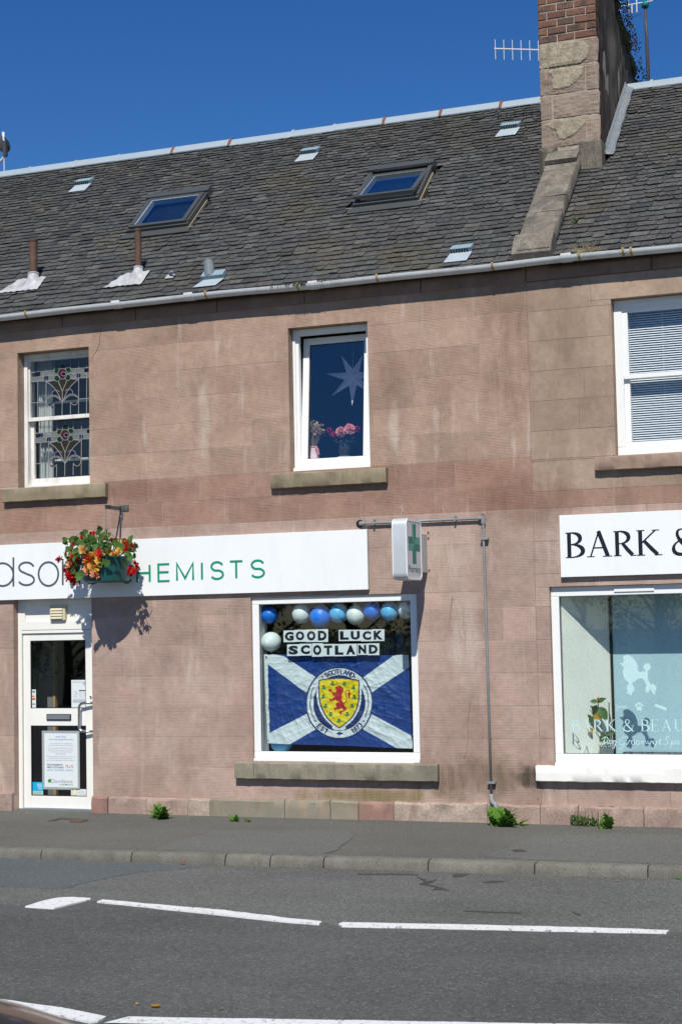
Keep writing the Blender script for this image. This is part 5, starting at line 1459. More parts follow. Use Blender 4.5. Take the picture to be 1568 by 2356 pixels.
tf = NT('printed flag cloth'); at = tf.n('Attribute', {'attribute_name': 'print'})
b_ = tf.n('BsdfPrincipled', Roughness=.55); tf.t.links.new(at.outputs['Color'], b_.inputs['Base Color']); b_.inputs['Specular IOR Level'].default_value = .35
tf.set(b_.inputs['Normal'], tf.bump(tf.noise(tf.pos((1, 1, 1)), 26, 4, .6, 1.5), .35, .006))
tf.t.links.new(b_.outputs[0], tf.out.inputs[0])
me.materials.append(tf.m)
flag = thing('flag', 'blue and white saltire flag with a round lion crest hung inside the shop window', 'flag', W(*zD(740, 1220), FY))
obj('cloth', me, None, flag)
for q in ((210, 550), (224, 1166)):
    p = W(*zD(*q), FY-.012); m = MB(); m.lathe([(.006, -.002), (.011, -.002), (.011, .002), (.006, .002), (.006, -.002)], p, 16, (0, 1, 0)); obj('eyelet', m, M['steel'], flag)
# ---- letter sheets
rows = (('GOOD', ((338,425,355,441),(420,502,350,438),(502,585,348,440),(583,667,345,440)), 'GOOD'), ('LUCK', ((745,830,350,433),(825,912,350,432),(912,995,350,435),(993,1082,346,433)), 'LUCK'),
        ('SCOTLAND', ((365,458,457,543),(455,545,453,540),(548,628,450,548),(628,708,455,545),(708,790,455,545),(790,878,453,543),(882,958,452,535),(958,1044,450,537)), 'SCOTLAND'))
for wd, bx, lab in rows:
    for i, (a, b, c, d) in enumerate(bx):
        chh = wd[i]; yy = .082 + .003*(i % 2)
        P = [W(*zD(*q), yy) for q in ((a, d), (b, d-1), (b, c-1), (a, c))]
        lb = {('GOOD', 1): 'white sheet with black letter O right after the G of GOOD', ('GOOD', 2): 'white sheet with black letter O just before the D of GOOD'}.get((wd, i), f'white sheet with black letter {chh} of {wd} in shop window')
        t = thing('letter_sheet', lb, 'paper letter', (P[0]+P[1])/2, 'letter sheets spelling the shop window message')
        m = MB(); m.add([tuple(p) for p in P] + [(p.x, p.y+.001, p.z) for p in P], [(0,1,2,3),(4,7,6,5),(0,4,5,1),(1,5,6,2),(2,6,7,3),(3,7,4,0)]); obj('sheet', m, M['paper'], t)
        w_ = P[1].x-P[0].x; h_ = P[3].z-P[0].z
        m = MB(); put_text(m, chh, P[0].x + w_*.5, P[0].z + h_*.12, yy-.002, 1, .06, 0, 'CENTER', width=w_*.76, height=h_*.76)
        obj('letter', m, M['textblack'], t)
# ---- balloons
bal = ((235,240,58,62,'blue','darker blue balloon in the top left corner of the flag window'), (470,232,66,72,'white','pale white balloon at the start of the row above GOOD'), (612,252,77,86,'blue','largest royal blue balloon above the words in the window'), (742,228,65,72,'sky','sky blue balloon between a royal blue and a white balloon'),
       (870,240,68,74,'white','pale white balloon above the gap before LUCK'), (993,208,64,70,'blue','royal blue balloon above the word LUCK'), (1120,214,66,72,'sky','sky blue balloon above the letter K'), (1238,200,56,66,'white','pale balloon half hidden by the right window frame'),
       (247,438,71,73,'white','white balloon hanging beside the word GOOD'), (325,1222,75,70,'sky','sky blue balloon showing under the bottom edge of the flag'))
bm_ = {'blue': simple('royal blue rubber', (.010, .17, .70), .42, .02, bump=0, spec=.5), 'white': simple('pale rubber', (.68, .74, .72), .45, .02, bump=0, spec=.5), 'sky': simple('sky blue rubber', (.12, .46, .78), .42, .02, bump=0, spec=.5)}
for (x_, y_, rx_, ry_, cc, lab) in bal:
    yy = .175 if y_ < 1000 else .31
    c = W(*zD(x_, y_), yy); R = abs(W(*zD(x_+rx_, y_), yy).x - c.x)*.98; Rz = abs(W(*zD(x_, y_+ry_), yy).z - c.z)
    if y_ > 1000: c.z = z0+.062+Rz
    t = thing('balloon', lab, 'balloon', c, 'balloons in the shop window')
    m = MB(); prof = []
    for k in range(17):
        a = -PI/2 + PI*k/16; rr = math.cos(a)*R; hh = math.sin(a)*Rz
        if a > 0: rr *= 1 - .10*(a/(PI/2))**2
        prof.append((max(rr, .0005), hh))
    up = 1 if y_ != 438 else -1
    m.lathe([(r, h*up) for r, h in prof], c, 28); o = fixn(obj('skin', m, bm_[cc], t, smooth=True))
    m = MB(); m.lathe([(.003, .0), (.012, .016), (.004, .018)], c + Vector((0, 0, up*(Rz-.002))), 10, (0, 0, up)); obj('knot', m, bm_[cc], t)
# ---- a shelf of goods dimly seen inside
t = thing('display_shelf', 'dim shelf unit inside the pharmacy behind the flag', 'shelf', (x1-.35, 1.0, z0-.05))
sx0, sx1 = x1-.75, x1+.15
for zz in (z0+.35, z0+.75, z0+1.15, z0+1.5):
    m = MB(); m.box(sx0, sx1, .85, 1.2, zz, zz+.025); obj('shelf_board', m, M['roommid'], t)
for xx in (sx0, sx1-.025):
    m = MB(); m.box(xx, xx+.0249, .852, 1.198, z0-.04, z0+1.7); obj('upright', m, M['roommid'], t)
gm = [simple('goods %d' % i, c_, .6) for i, c_ in enumerate(((.25,.28,.30),(.05,.20,.22),(.30,.10,.05),(.10,.25,.08),(.06,.08,.30),(.40,.38,.34),(.35,.25,.05)))]
k = 0
for zz in (z0+.776, z0+1.176):
    xx = sx0+.05
    while xx < sx1-.12:
        w_ = rnd(.06, .11); h_ = rnd(.16, .30)
        g = thing('carton', 'small product carton standing on the dim pharmacy shelf', 'carton', (xx+w_/2, .95, zz), 'cartons on the pharmacy shelf')
        m = MB(); m.box(xx, xx+w_, .88, .88+rnd(.06,.12), zz, zz+h_*.8); obj('box', m, gm[k % 7], g); m = MB(); m.box(xx+.004, xx+w_-.004, .8775, .8795, zz+h_*.35, zz+h_*.6); obj('band', m, gm[(k+3) % 7], g)
        xx += w_+rnd(.01, .03); k += 1

# ---- shop door
yd = .11
def DP(x, y, yy=yd): p = W(*zH(x, y), yy); return p.x, p.z
def drect(a, b, c, d, yy=yd):          # zoom rect -> x0,x1,z0,z1
    xa, za = DP(a, (c+d)/2, yy)[0], DP((a+b)/2, d, yy)[1]; xb, zb_ = DP(b, (c+d)/2, yy)[0], DP((a+b)/2, c, yy)[1]
    return xa, xb, za, zb_
x0, x1, z0, z1 = O_DR
zfh = DP(500, 385)[1]; zlt = DP(500, 412)[1]; zlb = .022
m = MB(); jw = .052
m.box(x0+.001, x0+jw, yd-.02, yd+.06, 0.0, z1-.001); m.box(x1-jw, x1-.001, yd-.02, yd+.06, 0.0, z1-.001)
m.box(x0+jw, x1-jw, yd-.016, yd+.058, zlt+.004, zfh+.004); m.box(x0+jw, x1-jw, yd-.02, yd+.06, zfh+.008, DP(500, 300)[1]); m.box(x0+jw, x1-jw, yd-.02, yd+.06, z1-.085, z1-.001)
m.box(x0+jw, x0+jw+.045, yd-.018, yd+.06, DP(500, 300)[1]+.001, z1-.086)
door = bev(obj('door_frame', m, M['doorwhite'], bld1), .004)
m = MB(); m.box(x0+jw+.046, x1-jw, yd+.004, yd+.03, DP(500, 300)[1]+.001, z1-.086); obj('transom_panel', m, M['doorwhite'], door)
lx0, lx1 = x0+jw+.006, x1-jw-.004
ly0, ly1 = yd+.004, yd+.05
sw = DP(270, 800)[0] - lx0
zr = [DP(500, 475)[1], DP(500, 1085)[1], DP(500, 1240)[1], DP(500, 1872)[1]]
m = MB(); m.box(lx0, lx0+sw, ly0, ly1, zlb, zlt); m.box(lx1-sw, lx1, ly0, ly1, zlb, zlt)
for a, b in ((zr[0], zlt-.001), (zr[2], zr[1]), (zlb+.001, zr[3])): m.box(lx0+sw, lx1-sw, ly0+.001, ly1-.001, a, b)
leaf = bev(obj('door_leaf', m, M['doorwhite'], door), .004)
m = MB(); ring(m, lx0+sw, lx1-sw, zr[1]+.0005, zr[0]-.0005, .009, ly0+.008, ly1-.01); ring(m, lx0+sw, lx1-sw, zr[3]+.0005, zr[2]-.0005, .009, ly0+.008, ly1-.01); obj('glazing_bead', m, M['black'], door)
gy = yd+.028
for a, b in ((zr[1], zr[0]), (zr[3], zr[2])): pane(lx0+sw+.001, lx1-sw-.001, a, b, gy, M['glass'], door)
m = MB(); m.box(x0+.01, x1-.01, yd-.04, yd+.08, -.005, .02); obj('threshold', m, M['slotgrey'], door)
a, b, c, d = drect(418, 637, 1135, 1192)
m = MB(); m.box(a, b, ly0-.012, ly0, c, d); lpl = bev(obj('letter_plate', m, M['textblack'], door), .004)
m = MB(); m.box(a+.012, b-.012, ly0-.017, ly0-.0125, c+.012, d-.010); bev(obj('letter_flap', m, M['slotgrey'], door), .003)
hp = [(830,1036),(755,1036),(725,1042),(709,1066),(708,1150),(709,1258),(724,1284),(755,1291),(830,1291)]
yh = ly0-.06
pts = [Vector((DP(px, py, yh)[0], yh, DP(px, py, yh)[1])) for px, py in hp]
pts = [Vector((pts[0].x, ly0, pts[0].z)), Vector((pts[0].x, yh+.02, pts[0].z))] + pts[1:-1] + [Vector((pts[-1].x, yh+.02, pts[-1].z)), Vector((pts[-1].x, ly0, pts[-1].z))]
m = MB(); m.tube(pts, .016, 14); obj('pull_handle', m, M['steel'], door, smooth=True)
m = MB(); p = DP(815, 978); m.lathe([(0, .02), (.012, .02), (.012, 0)], (p[0], ly0-.02, p[1]), 14, (0, 1, 0)); m.lathe([(0,0), (.012, 0)], (p[0], ly0-.02, p[1]), 14, (0, 1, 0)); obj('lock_cylinder', m, M['steel'], door)
m = MB(); a, b, c, d = drect(755, 822, 403, 412); m.box(a, b+.03, ly0-.006, ly0, c-.004, d); obj('door_closer', m, M['doorwhite'], door)
# extractor vent above the door
a, b, c, d = drect(446, 582, 160, 297, yd-.05)
t = thing('wall_vent', 'cream plastic louvred vent box above the shop door', 'vent', ((a+b)/2, yd, c))
m = MB(); m.box(a, b, yd-.055, yd+.003, c, d); bev(obj('housing', m, M['cream'], t), .008)
for k in range(4):
    zz = c+.022 + k*(d-c-.05)/4
    m = MB(); m.fbox((a+.02, yd-.059, zz), (b-a-.05, 0, 0), (0, -.012, 0), (0, .010, (d-c-.05)/4-.006)); obj('louvre', m, M['cream'], t)
m = MB(); m.box(a+.016, b-.026, yd-.058, yd-.0555, c+.018, d-.024); obj('louvre_back', m, M['lettergrey'], t)
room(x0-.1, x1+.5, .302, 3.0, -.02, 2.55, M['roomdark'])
m = MB(); xa = DP(290, 900, .7)[0]; xb = DP(478, 900, .7)[0]
m.box(xa-.3, xb, .70, .74, .01, 2.5); struct('partition_wall', m, M['roommid'])
m = MB(); m.box(xb+.001, xb+.03, .69, .75, .01, 2.5); struct('partition_edge', m, simple('pine edge', (.42, .26, .11), .6))
# notices on the door glass
def notice(lab, a, b, c, d, mat, cat='notice', yo=.004, border=None):
    X0, X1, Z0, Z1 = drect(a, b, c, d, gy)
    t = thing('notice', lab, cat, ((X0+X1)/2, gy+yo, Z0))
    m = MB(); m.box(X0, X1, gy+yo, gy+yo+.0015, Z0, Z1); obj('sheet', m, mat, t)
    return t, X0, X1, Z0, Z1
yo = -.004
t, X0, X1, Z0, Z1 = notice('large white pharmacy poster with grey laminated edge in the lower door pane', 378, 715, 1285, 1812, M['laminate'], 'poster', yo)
a, b, c, d = drect(400, 697, 1308, 1792, gy); y1_ = gy+yo-.0015
m = MB(); m.box(a, b, y1_, gy+yo-.0002, c, d); obj('paper', m, M['paper'], t)
def lines(rows, mat, par, yy):
    m = MB()
    for (txt, xa, xb, yb, hh, bold, shear) in rows:
        (xl_, zl_) = DP(xa, yb, gy); (xr_, _z) = DP(xb, yb, gy); h_ = DP(xa, yb-hh, gy)[1] - zl_
        put_text(m, txt, xl_, zl_, yy, 1, bold, shear, 'LEFT', width=xr_-xl_, height=h_)
    obj('print', m, mat, par)
yt = y1_-.0006
lines([('Ruth Dicks,', 502, 594, 1347, 16, .01, 0), ('Your Prescribing Pharmacist!', 438, 660, 1372, 17, .01, 0)], M['printblue'], t, yt)
lines([('As a prescriber, Ruth can build upon the', 450, 646, 1405, 12, 0, 0), ('existing NHS Pharmacy First Scotland Service.', 436, 658, 1422, 12, 0, 0), ('Ruth has the skills and knowledge to consult,', 436, 660, 1447, 12, 0, 0), ('diagnose, and when necessary, prescribe from', 434, 662, 1464, 12, 0, 0), ('a wider range of medicines for specific', 452, 642, 1480, 12, 0, 0), ('common conditions.', 498, 596, 1496, 12, 0, 0), ('Prescribing pharmacists enhance access to services,', 420, 674, 1522, 12, 0, 0), ('alleviate burdens on other NHS providers,', 442, 648, 1538, 12, 0, 0), ('and promote the appropriate use of NHS resources.', 420, 672, 1555, 12, 0, 0)], M['lettergrey'], t, yt)
lines([('NHS PHARMACY', 424, 566, 1597, 16, .025, 0), ('FIRST SCOTLAND', 424, 572, 1620, 16, .025, 0)], M['printnavy'], t, yt)
lines([('PLUS', 588, 660, 1617, 28, .0, .25)], M['printred'], t, yt)
lines([('ADVICE : TREATMENT : REFERRAL', 424, 660, 1645, 15, 0, 0)], M['printblue'], t, yt)
lines([('Davidsons', 462, 653, 1752, 34, 0, 0)], M['lettergrey'], t, yt)
lines([('CHEMISTS', 532, 655, 1774, 13, .01, 0)], M['printgreen'], t, yt)
m = MB(); X_, Z_ = DP(445, 1733, gy); m.poly([DP(*p, gy) for p in arc(446, 1733, 15, 16, 90, 270, 10) + [(458, 1717), (458, 1749)]], yt, .0005); obj('logo_mark', m, M['printgreen'], t)
t, *_r4 = notice('small white opening hours notice with blue heading in the upper door pane', 641, 792, 829, 1077, M['paper'], 'notice', yo)
yt = gy+yo-.0006
lines([('NHS', 745, 788, 862, 18, .03, .1)], M['printblue'], t, yt); lines([('Tayside', 752, 780, 888, 9, 0, 0)], M['printblue'], t, yt)
lines([('Davidsons Chemist', 653, 738, 853, 10, .02, 0)] + [(s_, 664, 664+w_, y_, 7, 0, 0) for s_, w_, y_ in (('Monday', 30, 938), ('Tuesday', 34, 947), ('Wednesday', 40, 957), ('Thursday', 36, 966), ('Friday', 24, 976), ('Saturday', 34, 986))] + [('9.00 am   6.00 pm', 712, 776, y_, 7, 0, 0) for y_ in (938, 947, 957, 966, 976, 986)], M['lettergrey'], t, yt)
m = MB(); a, b, c, d = drect(708, 776, 919, 928, gy); m.box(a, b, yt, yt+.0004, c, d); a, b, c, d = drect(742, 790, 866, 869, gy); m.box(a, b, yt, yt+.0004, c, d); obj('heading_bar', m, M['printnavy'], t)
m = MB()
for k, (ya, wa) in enumerate(((1000, 120), (1012, 130), (1020, 110), (1028, 125))):
    a, b, c, d = drect(655, 655+wa, ya, ya+4, gy); m.box(a, b, yt, yt+.0004, c, d)
obj('small_print', m, M['lettergrey'], t)
t, *_r4 = notice('narrow strip of card payment logos at the left edge of the upper door pane', 286, 323, 915, 1080, M['paper'], 'sticker', yo)
for (ya, yb, mt) in ((925, 945, 'lettergrey'), (968, 985, 'yellow'), (992, 1008, 'printred'), (1040, 1052, 'lettergrey')):
    m = MB(); a, b, c, d = drect(291, 316, ya, yb, gy); m.box(a, b, yt, yt+.0004, c, d); obj('logo', m, M[mt], t)
m = MB(); m.poly([DP(*p, gy) for p in arc(298, 976, 7, 8, 0, 360, 12)[:-1]], yt-.0004, .0003); m.poly([DP(*p, gy) for p in arc(298, 1000, 7, 7, 0, 360, 12)[:-1]], yt-.0004, .0003); obj('logo_disc', m, M['printred'], t)
t, *_r4 = notice('square cyan campaign sticker at the bottom left corner of the door glass', 283, 387, 1745, 1866, M['stickerpale'], 'sticker', yo)
m = MB(); a, b, c, d = drect(283, 387, 1745, 1824, gy); m.box(a, b, yt, yt+.0004, c, d); obj('blue_panel', m, M['stickerblue'], t)
lines([('SAVE', 336, 377, 1772, 14, .03, 0), ('SOME', 333, 377, 1790, 14, .03, 0), ('ONE', 346, 377, 1809, 14, .03, 0)], M['paper'], t, yt-.0008); lines([('NALOXONE', 300, 370, 1840, 8, 0, 0), ('AVAILABLE HERE', 292, 377, 1856, 9, .0, 0)], M['printblue'], t, yt-.0002)
t, *_r4 = notice('pale guide dogs sticker with yellow ring at the bottom right of the door glass', 638, 788, 1808, 1870, M['paper'], 'sticker', yo)
m = MB(); m.ribbon([DP(*p, gy) for p in arc(670, 1838, 22, 25, 0, 360, 20)[:-1]], .009, yt, .0004, closed=True); obj('ring_mark', m, M['yellow'], t)
lines([('Guide Dogs', 704, 750, 1830, 9, 0, 0), ('Hearing Dogs', 704, 758, 1843, 9, 0, 0), ('Assistance Dogs', 704, 770, 1857, 9, 0, 0)], M['lettergrey'], t, yt)
m = MB()
for yv in (1826, 1839, 1852): m.ribbon([DP(*p, gy) for p in ((776, yv), (779, yv+4), (785, yv-7))], .004, yt, .0004)
obj('tick_mark', m, M['lettergrey'], t)

# ---- dog grooming shop window
x0, x1, z0, z1 = O_BK
m = MB(); ring(m, x0+.001, x1-.001, z0+.03, z1-.001, .085, .05, .12, .10, .085)
wbk = bev(obj('shop_window', m, M['upvc'], bld2), .006)
m = MB(); m.box(x0+.004, x1-.004, .005, .11, z0-.01, z0+.0285); bev(obj('cill', m, M['upvc'], wbk), .003)
a_ = W(*zF(697, 712), .045); b__ = W(*zF(1010, 712), .045)
m = MB(); m.box(a_.x, b__.x, .036, .0495, a_.z-.012, a_.z+.03); obj('trickle_vent', m, M['upvc'], wbk)
gyb = .088
pane(x0+.08, x1-.08, z0+.11, z1-.096, gyb, M['shopglass'], wbk)
m = MB(); ring(m, x0+.086, x1-.086, z0+.1155, z1-.1015, .005, gyb-.012, gyb-.001); obj('gasket', m, M['black'], wbk)
sill(bld2, W(1232, 1780, -.08).x, x1+.2, W(1400, 1801, -.08).z, W(1400, 1765, -.08).z, .08, M['whitepaint'], wbk)
ybk = .58
xs_ = W(*zF(672, 1400), ybk).x
bzb, bzt = z0+.07, z1+.02
m = MB(); m.fbox((x0+.09, .135, bzb), (xs_-x0-.09, ybk-.135, 0), (-.02, .03, 0), (0, 0, bzt-bzb)); struct('display_wall', m, M['creamwall'])
m = MB(); m.box(xs_, xs_+.028, ybk-.012, ybk+.03, bzb, bzt); struct('display_trim', m, M['black'])
m = MB(); m.box(xs_+.029, x1+.3, ybk, ybk+.03, bzb, bzt+.1); struct('display_board', m, M['bluewall'])
m = MB(); m.box(x0-.05, x1+.3, .125, ybk+.2, bzb-.05, bzb); struct('display_floor', m, M['roompale'])
m = MB(); m.box(x0-.05, x1+.3, .125, ybk+.2, bzt+.101, bzt+.15); struct('display_ceiling', m, M['roommid'])
m = MB(); m.box(x1-.02, x1+.02, .125, ybk-.01, bzb+.001, bzt+.099); struct('display_side', m, M['creamwall'])
# vinyl on the glass
yv = gyb-.004
def FP(x, y): p = W(*zF(x, y), yv); return p.x, p.z
deg = lambda cx, cy, r, ry=None: arc(cx, cy, r, ry or r, 0, 360, 20)[:-1]
poodle = [(737,1283),(765,1278),(775,1262),(765,1240),(775,1222),(805,1215),(840,1235),(868,1270),(882,1310),(885,1345),(905,1352),(928,1342),(942,1350),(940,1338),(955,1338),(962,1356),(958,1390),(965,1420),(985,1450),(1005,1447),(1025,1462),(1028,1490),(1015,1508),(1018,1522),(1003,1525),(985,1495),(980,1472),(975,1500),(960,1515),(945,1508),(940,1480),(950,1455),(938,1425),(915,1400),(885,1402),(865,1420),(838,1435),(840,1452),(855,1475),(852,1500),(838,1512),(835,1530),(820,1532),(815,1522),(800,1522),(793,1510),(805,1500),(793,1478),(800,1455),(812,1448),(806,1430),(780,1410),(768,1380),(762,1345),(772,1318),(758,1300)]
m = MB(); m.poly([FP(*p) for p in poodle], yv, .002); m.poly([FP(*p) for p in deg(955, 1312, 29)], yv-.0005, .002); dec = obj('poodle_decal', m, M['decal'], wbk)
m = MB()
for i, (cx, cy, r, ry) in enumerate(((868,1615,8,11),(880,1600,8,12),(898,1600,8,12),(914,1614,8,11))): m.poly([FP(*p) for p in deg(cx, cy, r, ry)], yv-.0002*i, .002)
m.poly([FP(*p) for p in ((870,1640),(880,1625),(893,1620),(906,1627),(916,1645),(905,1655),(893,1648),(880,1655))], yv-.001, .002)
m.poly([FP(*p) for p in ((1018,1600),(1110,1632),(1103,1655),(1012,1620))], yv, .002)
m.ribbon([FP(*p) for p in ((735,1625),(800,1616))], .006, yv, .002); m.ribbon([FP(*p) for p in ((733,1628),(800,1630))], .005, yv-.0005, .002)
m.ribbon([FP(*p) for p in deg(722, 1618, 10)], .004, yv, .002, closed=True); m.ribbon([FP(*p) for p in deg(722, 1642, 10)], .004, yv, .002, closed=True)
obj('motif_decal', m, M['decal'], wbk)
# serif letters as broad nib strokes: list of (points, widths)
SER = {
 'B': (.66, [([(.13,0),(.13,1)], .13), ([(0,.985),(.30,.985)], .03), ([(0,.015),(.30,.015)], .03), (bez((.13,.985),(.66,1.03),(.66,.50),(.16,.525),12), [.03]+[.045,.07,.10,.125,.13,.13,.12,.10,.075,.05,.035]+[.03]), (bez((.16,.525),(.78,.53),(.78,-.02),(.13,.015),12), [.03]+[.045,.075,.105,.13,.14,.14,.13,.105,.075,.05,.035]+[.03])]),
 'A': (.92, [([(.46,1.02),(.14,.02)], .05), ([(.44,1.0),(.76,.02)], .13), ([(.22,.35),(.64,.35)], .04), ([(0,.012),(.28,.012)], .025), ([(.58,.012),(.92,.012)], .025)]),
 'R': (.82, [([(.13,0),(.13,1)], .13), ([(0,.985),(.30,.985)], .03), ([(0,.015),(.28,.015)], .03), (bez((.13,.985),(.70,1.03),(.70,.48),(.18,.49),12), [.03]+[.045,.07,.10,.125,.13,.13,.12,.10,.075,.05,.035]+[.03]), ([(.34,.49),(.52,.24),(.70,.03)], [.10,.125,.12]), ([(.62,.012),(.84,.012)], .025)]),
 'K': (.86, [([(.13,0),(.13,1)], .13), ([(0,.985),(.28,.985)], .03), ([(0,.015),(.28,.015)], .03), ([(.18,.50),(.66,.985)], .045), ([(.54,.985),(.80,.985)], .025), ([(.26,.58),(.50,.28),(.72,.03)], [.10,.125,.12]), ([(.62,.012),(.88,.012)], .025)]),
 'E': (.60, [([(.13,0),(.13,1)], .13), ([(0,.985),(.52,.985)], .04), ([(0,.015),(.56,.015)], .04), ([(.13,.52),(.44,.52)], .04), ([(.52,1.0),(.53,.84)], .03), ([(.56,0),(.59,.18)], .03), ([(.44,.44),(.44,.60)], .025)]),
 'U': (.80, [([(.16,.985),(.16,.32)] + arc(.40,.32,.24,.31,180,290,8), [.13,.13]+[.13,.12,.10,.08,.065,.055,.05,.045,.045]), (arc(.40,.32,.26,.31,290,360,5) + [(.66,.985)], .045), ([(.02,.985),(.30,.985)], .03), ([(.54,.985),(.80,.985)], .03)]),
 '&': (.95, [(bez((.84,.50),(.78,.18),(.55,-.02),(.32,.01),10), [.03,.035,.045,.05,.06,.07,.085,.095,.10,.105,.11]), (bez((.32,.01),(-.06,.03),(-.02,.40),(.24,.52),12), [.11,.11,.115,.12,.12,.12,.115,.10,.085,.07,.06,.05,.05]), (bez((.24,.52),(.60,.68),(.58,1.02),(.36,1.0),10), [.05,.05,.055,.065,.075,.08,.075,.065,.055,.045,.04]), (bez((.36,1.0),(.12,.98),(.18,.70),(.36,.50),10), [.04,.05,.065,.08,.09,.10,.10,.10,.11,.12,.125]), ([(.36,.50),(.60,.24),(.80,.03)], [.125,.125,.11]), ([(.72,.015),(.94,.015)], .025), ([(.68,.51),(.94,.51)], .025)]),
}
def serif(mb, ch, x, z, wd, h, y, slope=0.0, t_=.002, fat=1.22):
    gw, st = SER[ch]
    for k, (pts, w) in enumerate(st):
        P = [(x + a/gw*wd, z + b*h + slope*a/gw*wd) for a, b in pts]
        ww = [q*h*fat for q in w] if isinstance(w, (list, tuple)) else w*h*fat
        mb.ribbon(P, ww, y - .00025*k, t_)
m = MB()
for chh, a, b in (('B',360,432),('A',443,520),('R',535,612),('K',630,718),('&',768,858),('B',905,975),('E',985,1045),('A',1065,1150),('U',1165,1245)):
    yb_ = 1818 - .002*(a-360); p = FP(a, yb_); q = FP(b, yb_); tpp = FP(a, yb_-92)
    serif(m, chh, p[0], p[1], q[0]-p[0], tpp[1]-p[1], yv, fat=.95)
obj('window_lettering', m, M['decal'], wbk)
# handwriting
def hand(mb, strokes, w): 
    for k, s_ in enumerate(strokes):
        mb.ribbon([FP(*p) for p in s_], w, yv-.0003*(k % 4), .002)
m = MB()
o_ = lambda cx, cy, r=16: arc(cx, cy, r*.8, r, -80, 290, 14)
hs_ = [[(628,1862),(612,1900),(600,1925)], bez((598,1880),(640,1830),(690,1890),(590,1928),14), o_(668,1902), bez((683,1892),(700,1890),(712,1892),(700,1905),4), o_(700,1905,14), bez((712,1892),(708,1930),(700,1955),(680,1948),8),
       bez((800,1870),(790,1845),(725,1875),(738,1915),12) + bez((738,1915),(750,1935),(785,1910),(788,1890),8)[1:] + bez((788,1890),(775,1940),(745,1965),(728,1950),8)[1:], bez((800,1922),(812,1890),(815,1885),(832,1893),8), o_(845,1905), o_(880,1905), bez((905,1920),(908,1885),(925,1880),(925,1920),10), bez((925,1920),(928,1885),(945,1880),(948,1918),10), bez((962,1890),(958,1905),(960,1920),(972,1912),8), [(966,1872),(968,1868)], bez((980,1920),(982,1885),(998,1880),(1002,1918),10), o_(1016,1905,14), bez((1028,1892),(1024,1930),(1012,1955),(995,1948),8),
       bez((1068,1918),(1035,1915),(1040,1895),(1058,1890),8), bez((1058,1890),(1070,1880),(1050,1875),(1052,1890),6), [(1058,1880),(1056,1922)],
       bez((1130,1868),(1120,1840),(1085,1870),(1112,1890),10) + bez((1112,1890),(1130,1910),(1100,1930),(1088,1915),8)[1:], [(1150,1890),(1140,1950)], o_(1160,1903,14), o_(1195,1905,14), bez((1207,1892),(1203,1915),(1208,1922),(1216,1915),6)]
hand(m, hs_, .0062)
obj('script_lettering', m, M['decal'], wbk)
# cushion edge on the display floor
pcx = W(*zF(775, 1985), .45); m = MB()
t = thing('dog_cushion', 'flat grey cushion edge on the floor of the grooming shop window', 'cushion', (pcx.x+.8, .42, bzb))
zz = W(*zF(900, 1985), .36).z
m.box(pcx.x, pcx.x+1.8, .30, .52, bzb, max(zz, bzb+.05)); bev(obj('pad', m, M['laminate'], t), .03, 4)
m = MB(); m.tube([(pcx.x+.02, .305, max(zz, bzb+.05)-.004), (pcx.x+1.78, .305, max(zz, bzb+.05)-.004)], .006, 6); obj('piping', m, M['textgrey'], t)
# rubber plant
pl0 = W(*zF(640, 1990), .38)
t = thing('rubber_plant', 'small rubber plant with green and reddish leaves behind the grooming shop glass', 'plant', (pl0.x, .38, bzb))
m = MB(); m.lathe([(0,0),(.06,0),(.08,.10),(.085,.10),(.085,.115),(.07,.115),(.065,.09),(0,.09)], (pl0.x, .38, bzb), 20); obj('pot', m, M['laminate'], t, smooth=True)
m = MB()
FQ = lambda x, y, yy=.38: W(*zF(x, y), yy)
for pts in (((640,2000),(632,1900),(600,1800),(575,1700),(570,1600),(568,1575)), ((632,1900),(600,1820),(520,1765),(460,1735),(430,1690)), ((655,1990),(660,1800),(655,1590)), ((680,1990),(672,1750),(660,1680)), ((620,1870),(640,1830),(700,1818))):
    P = [FQ(*p) for p in pts]; P = [P[0]] + P[1:]; m.tube(P, .006, 6)
m.tube([(pl0.x, .38, bzb+.08), FQ(640, 1990)], .008, 6)
obj('stem', m, M['stem'], t)
def broad_leaf(base, tip, w, mat, fold=.15, par=None, name='leaf'):
    base, tip = Vector(base), Vector(tip); d = tip-base; L_ = d.length; d.normalize()
    side = d.cross(Vector((0, -1, .25))).normalized(); up = side.cross(d).normalized()
    vs = [base]; n = 6
    for i in range(1, n):
        t_ = i/n; ww = w*math.sin(PI*t_**.8)*.5; c = base + d*L_*t_ - up*(.12*L_*t_*t_)
        vs += [c + side*ww + up*ww*fold*2, c, c - side*ww + up*ww*fold*2]
    vs.append(base + d*L_ - up*.12*L_)
    fs = [(0, 1, 2), (0, 2, 3)]
    for i in range(n-2):
        a = 1+3*i; fs += [(a, a+3, a+4, a+1), (a+1, a+4, a+5, a+2)]
    a = 1+3*(n-2); e_ = len(vs)-1; fs += [(a, e_, a+1), (a+1, e_, a+2)]
    m = MB(); m.add(vs, fs); return obj(name, m, mat, par, smooth=True)
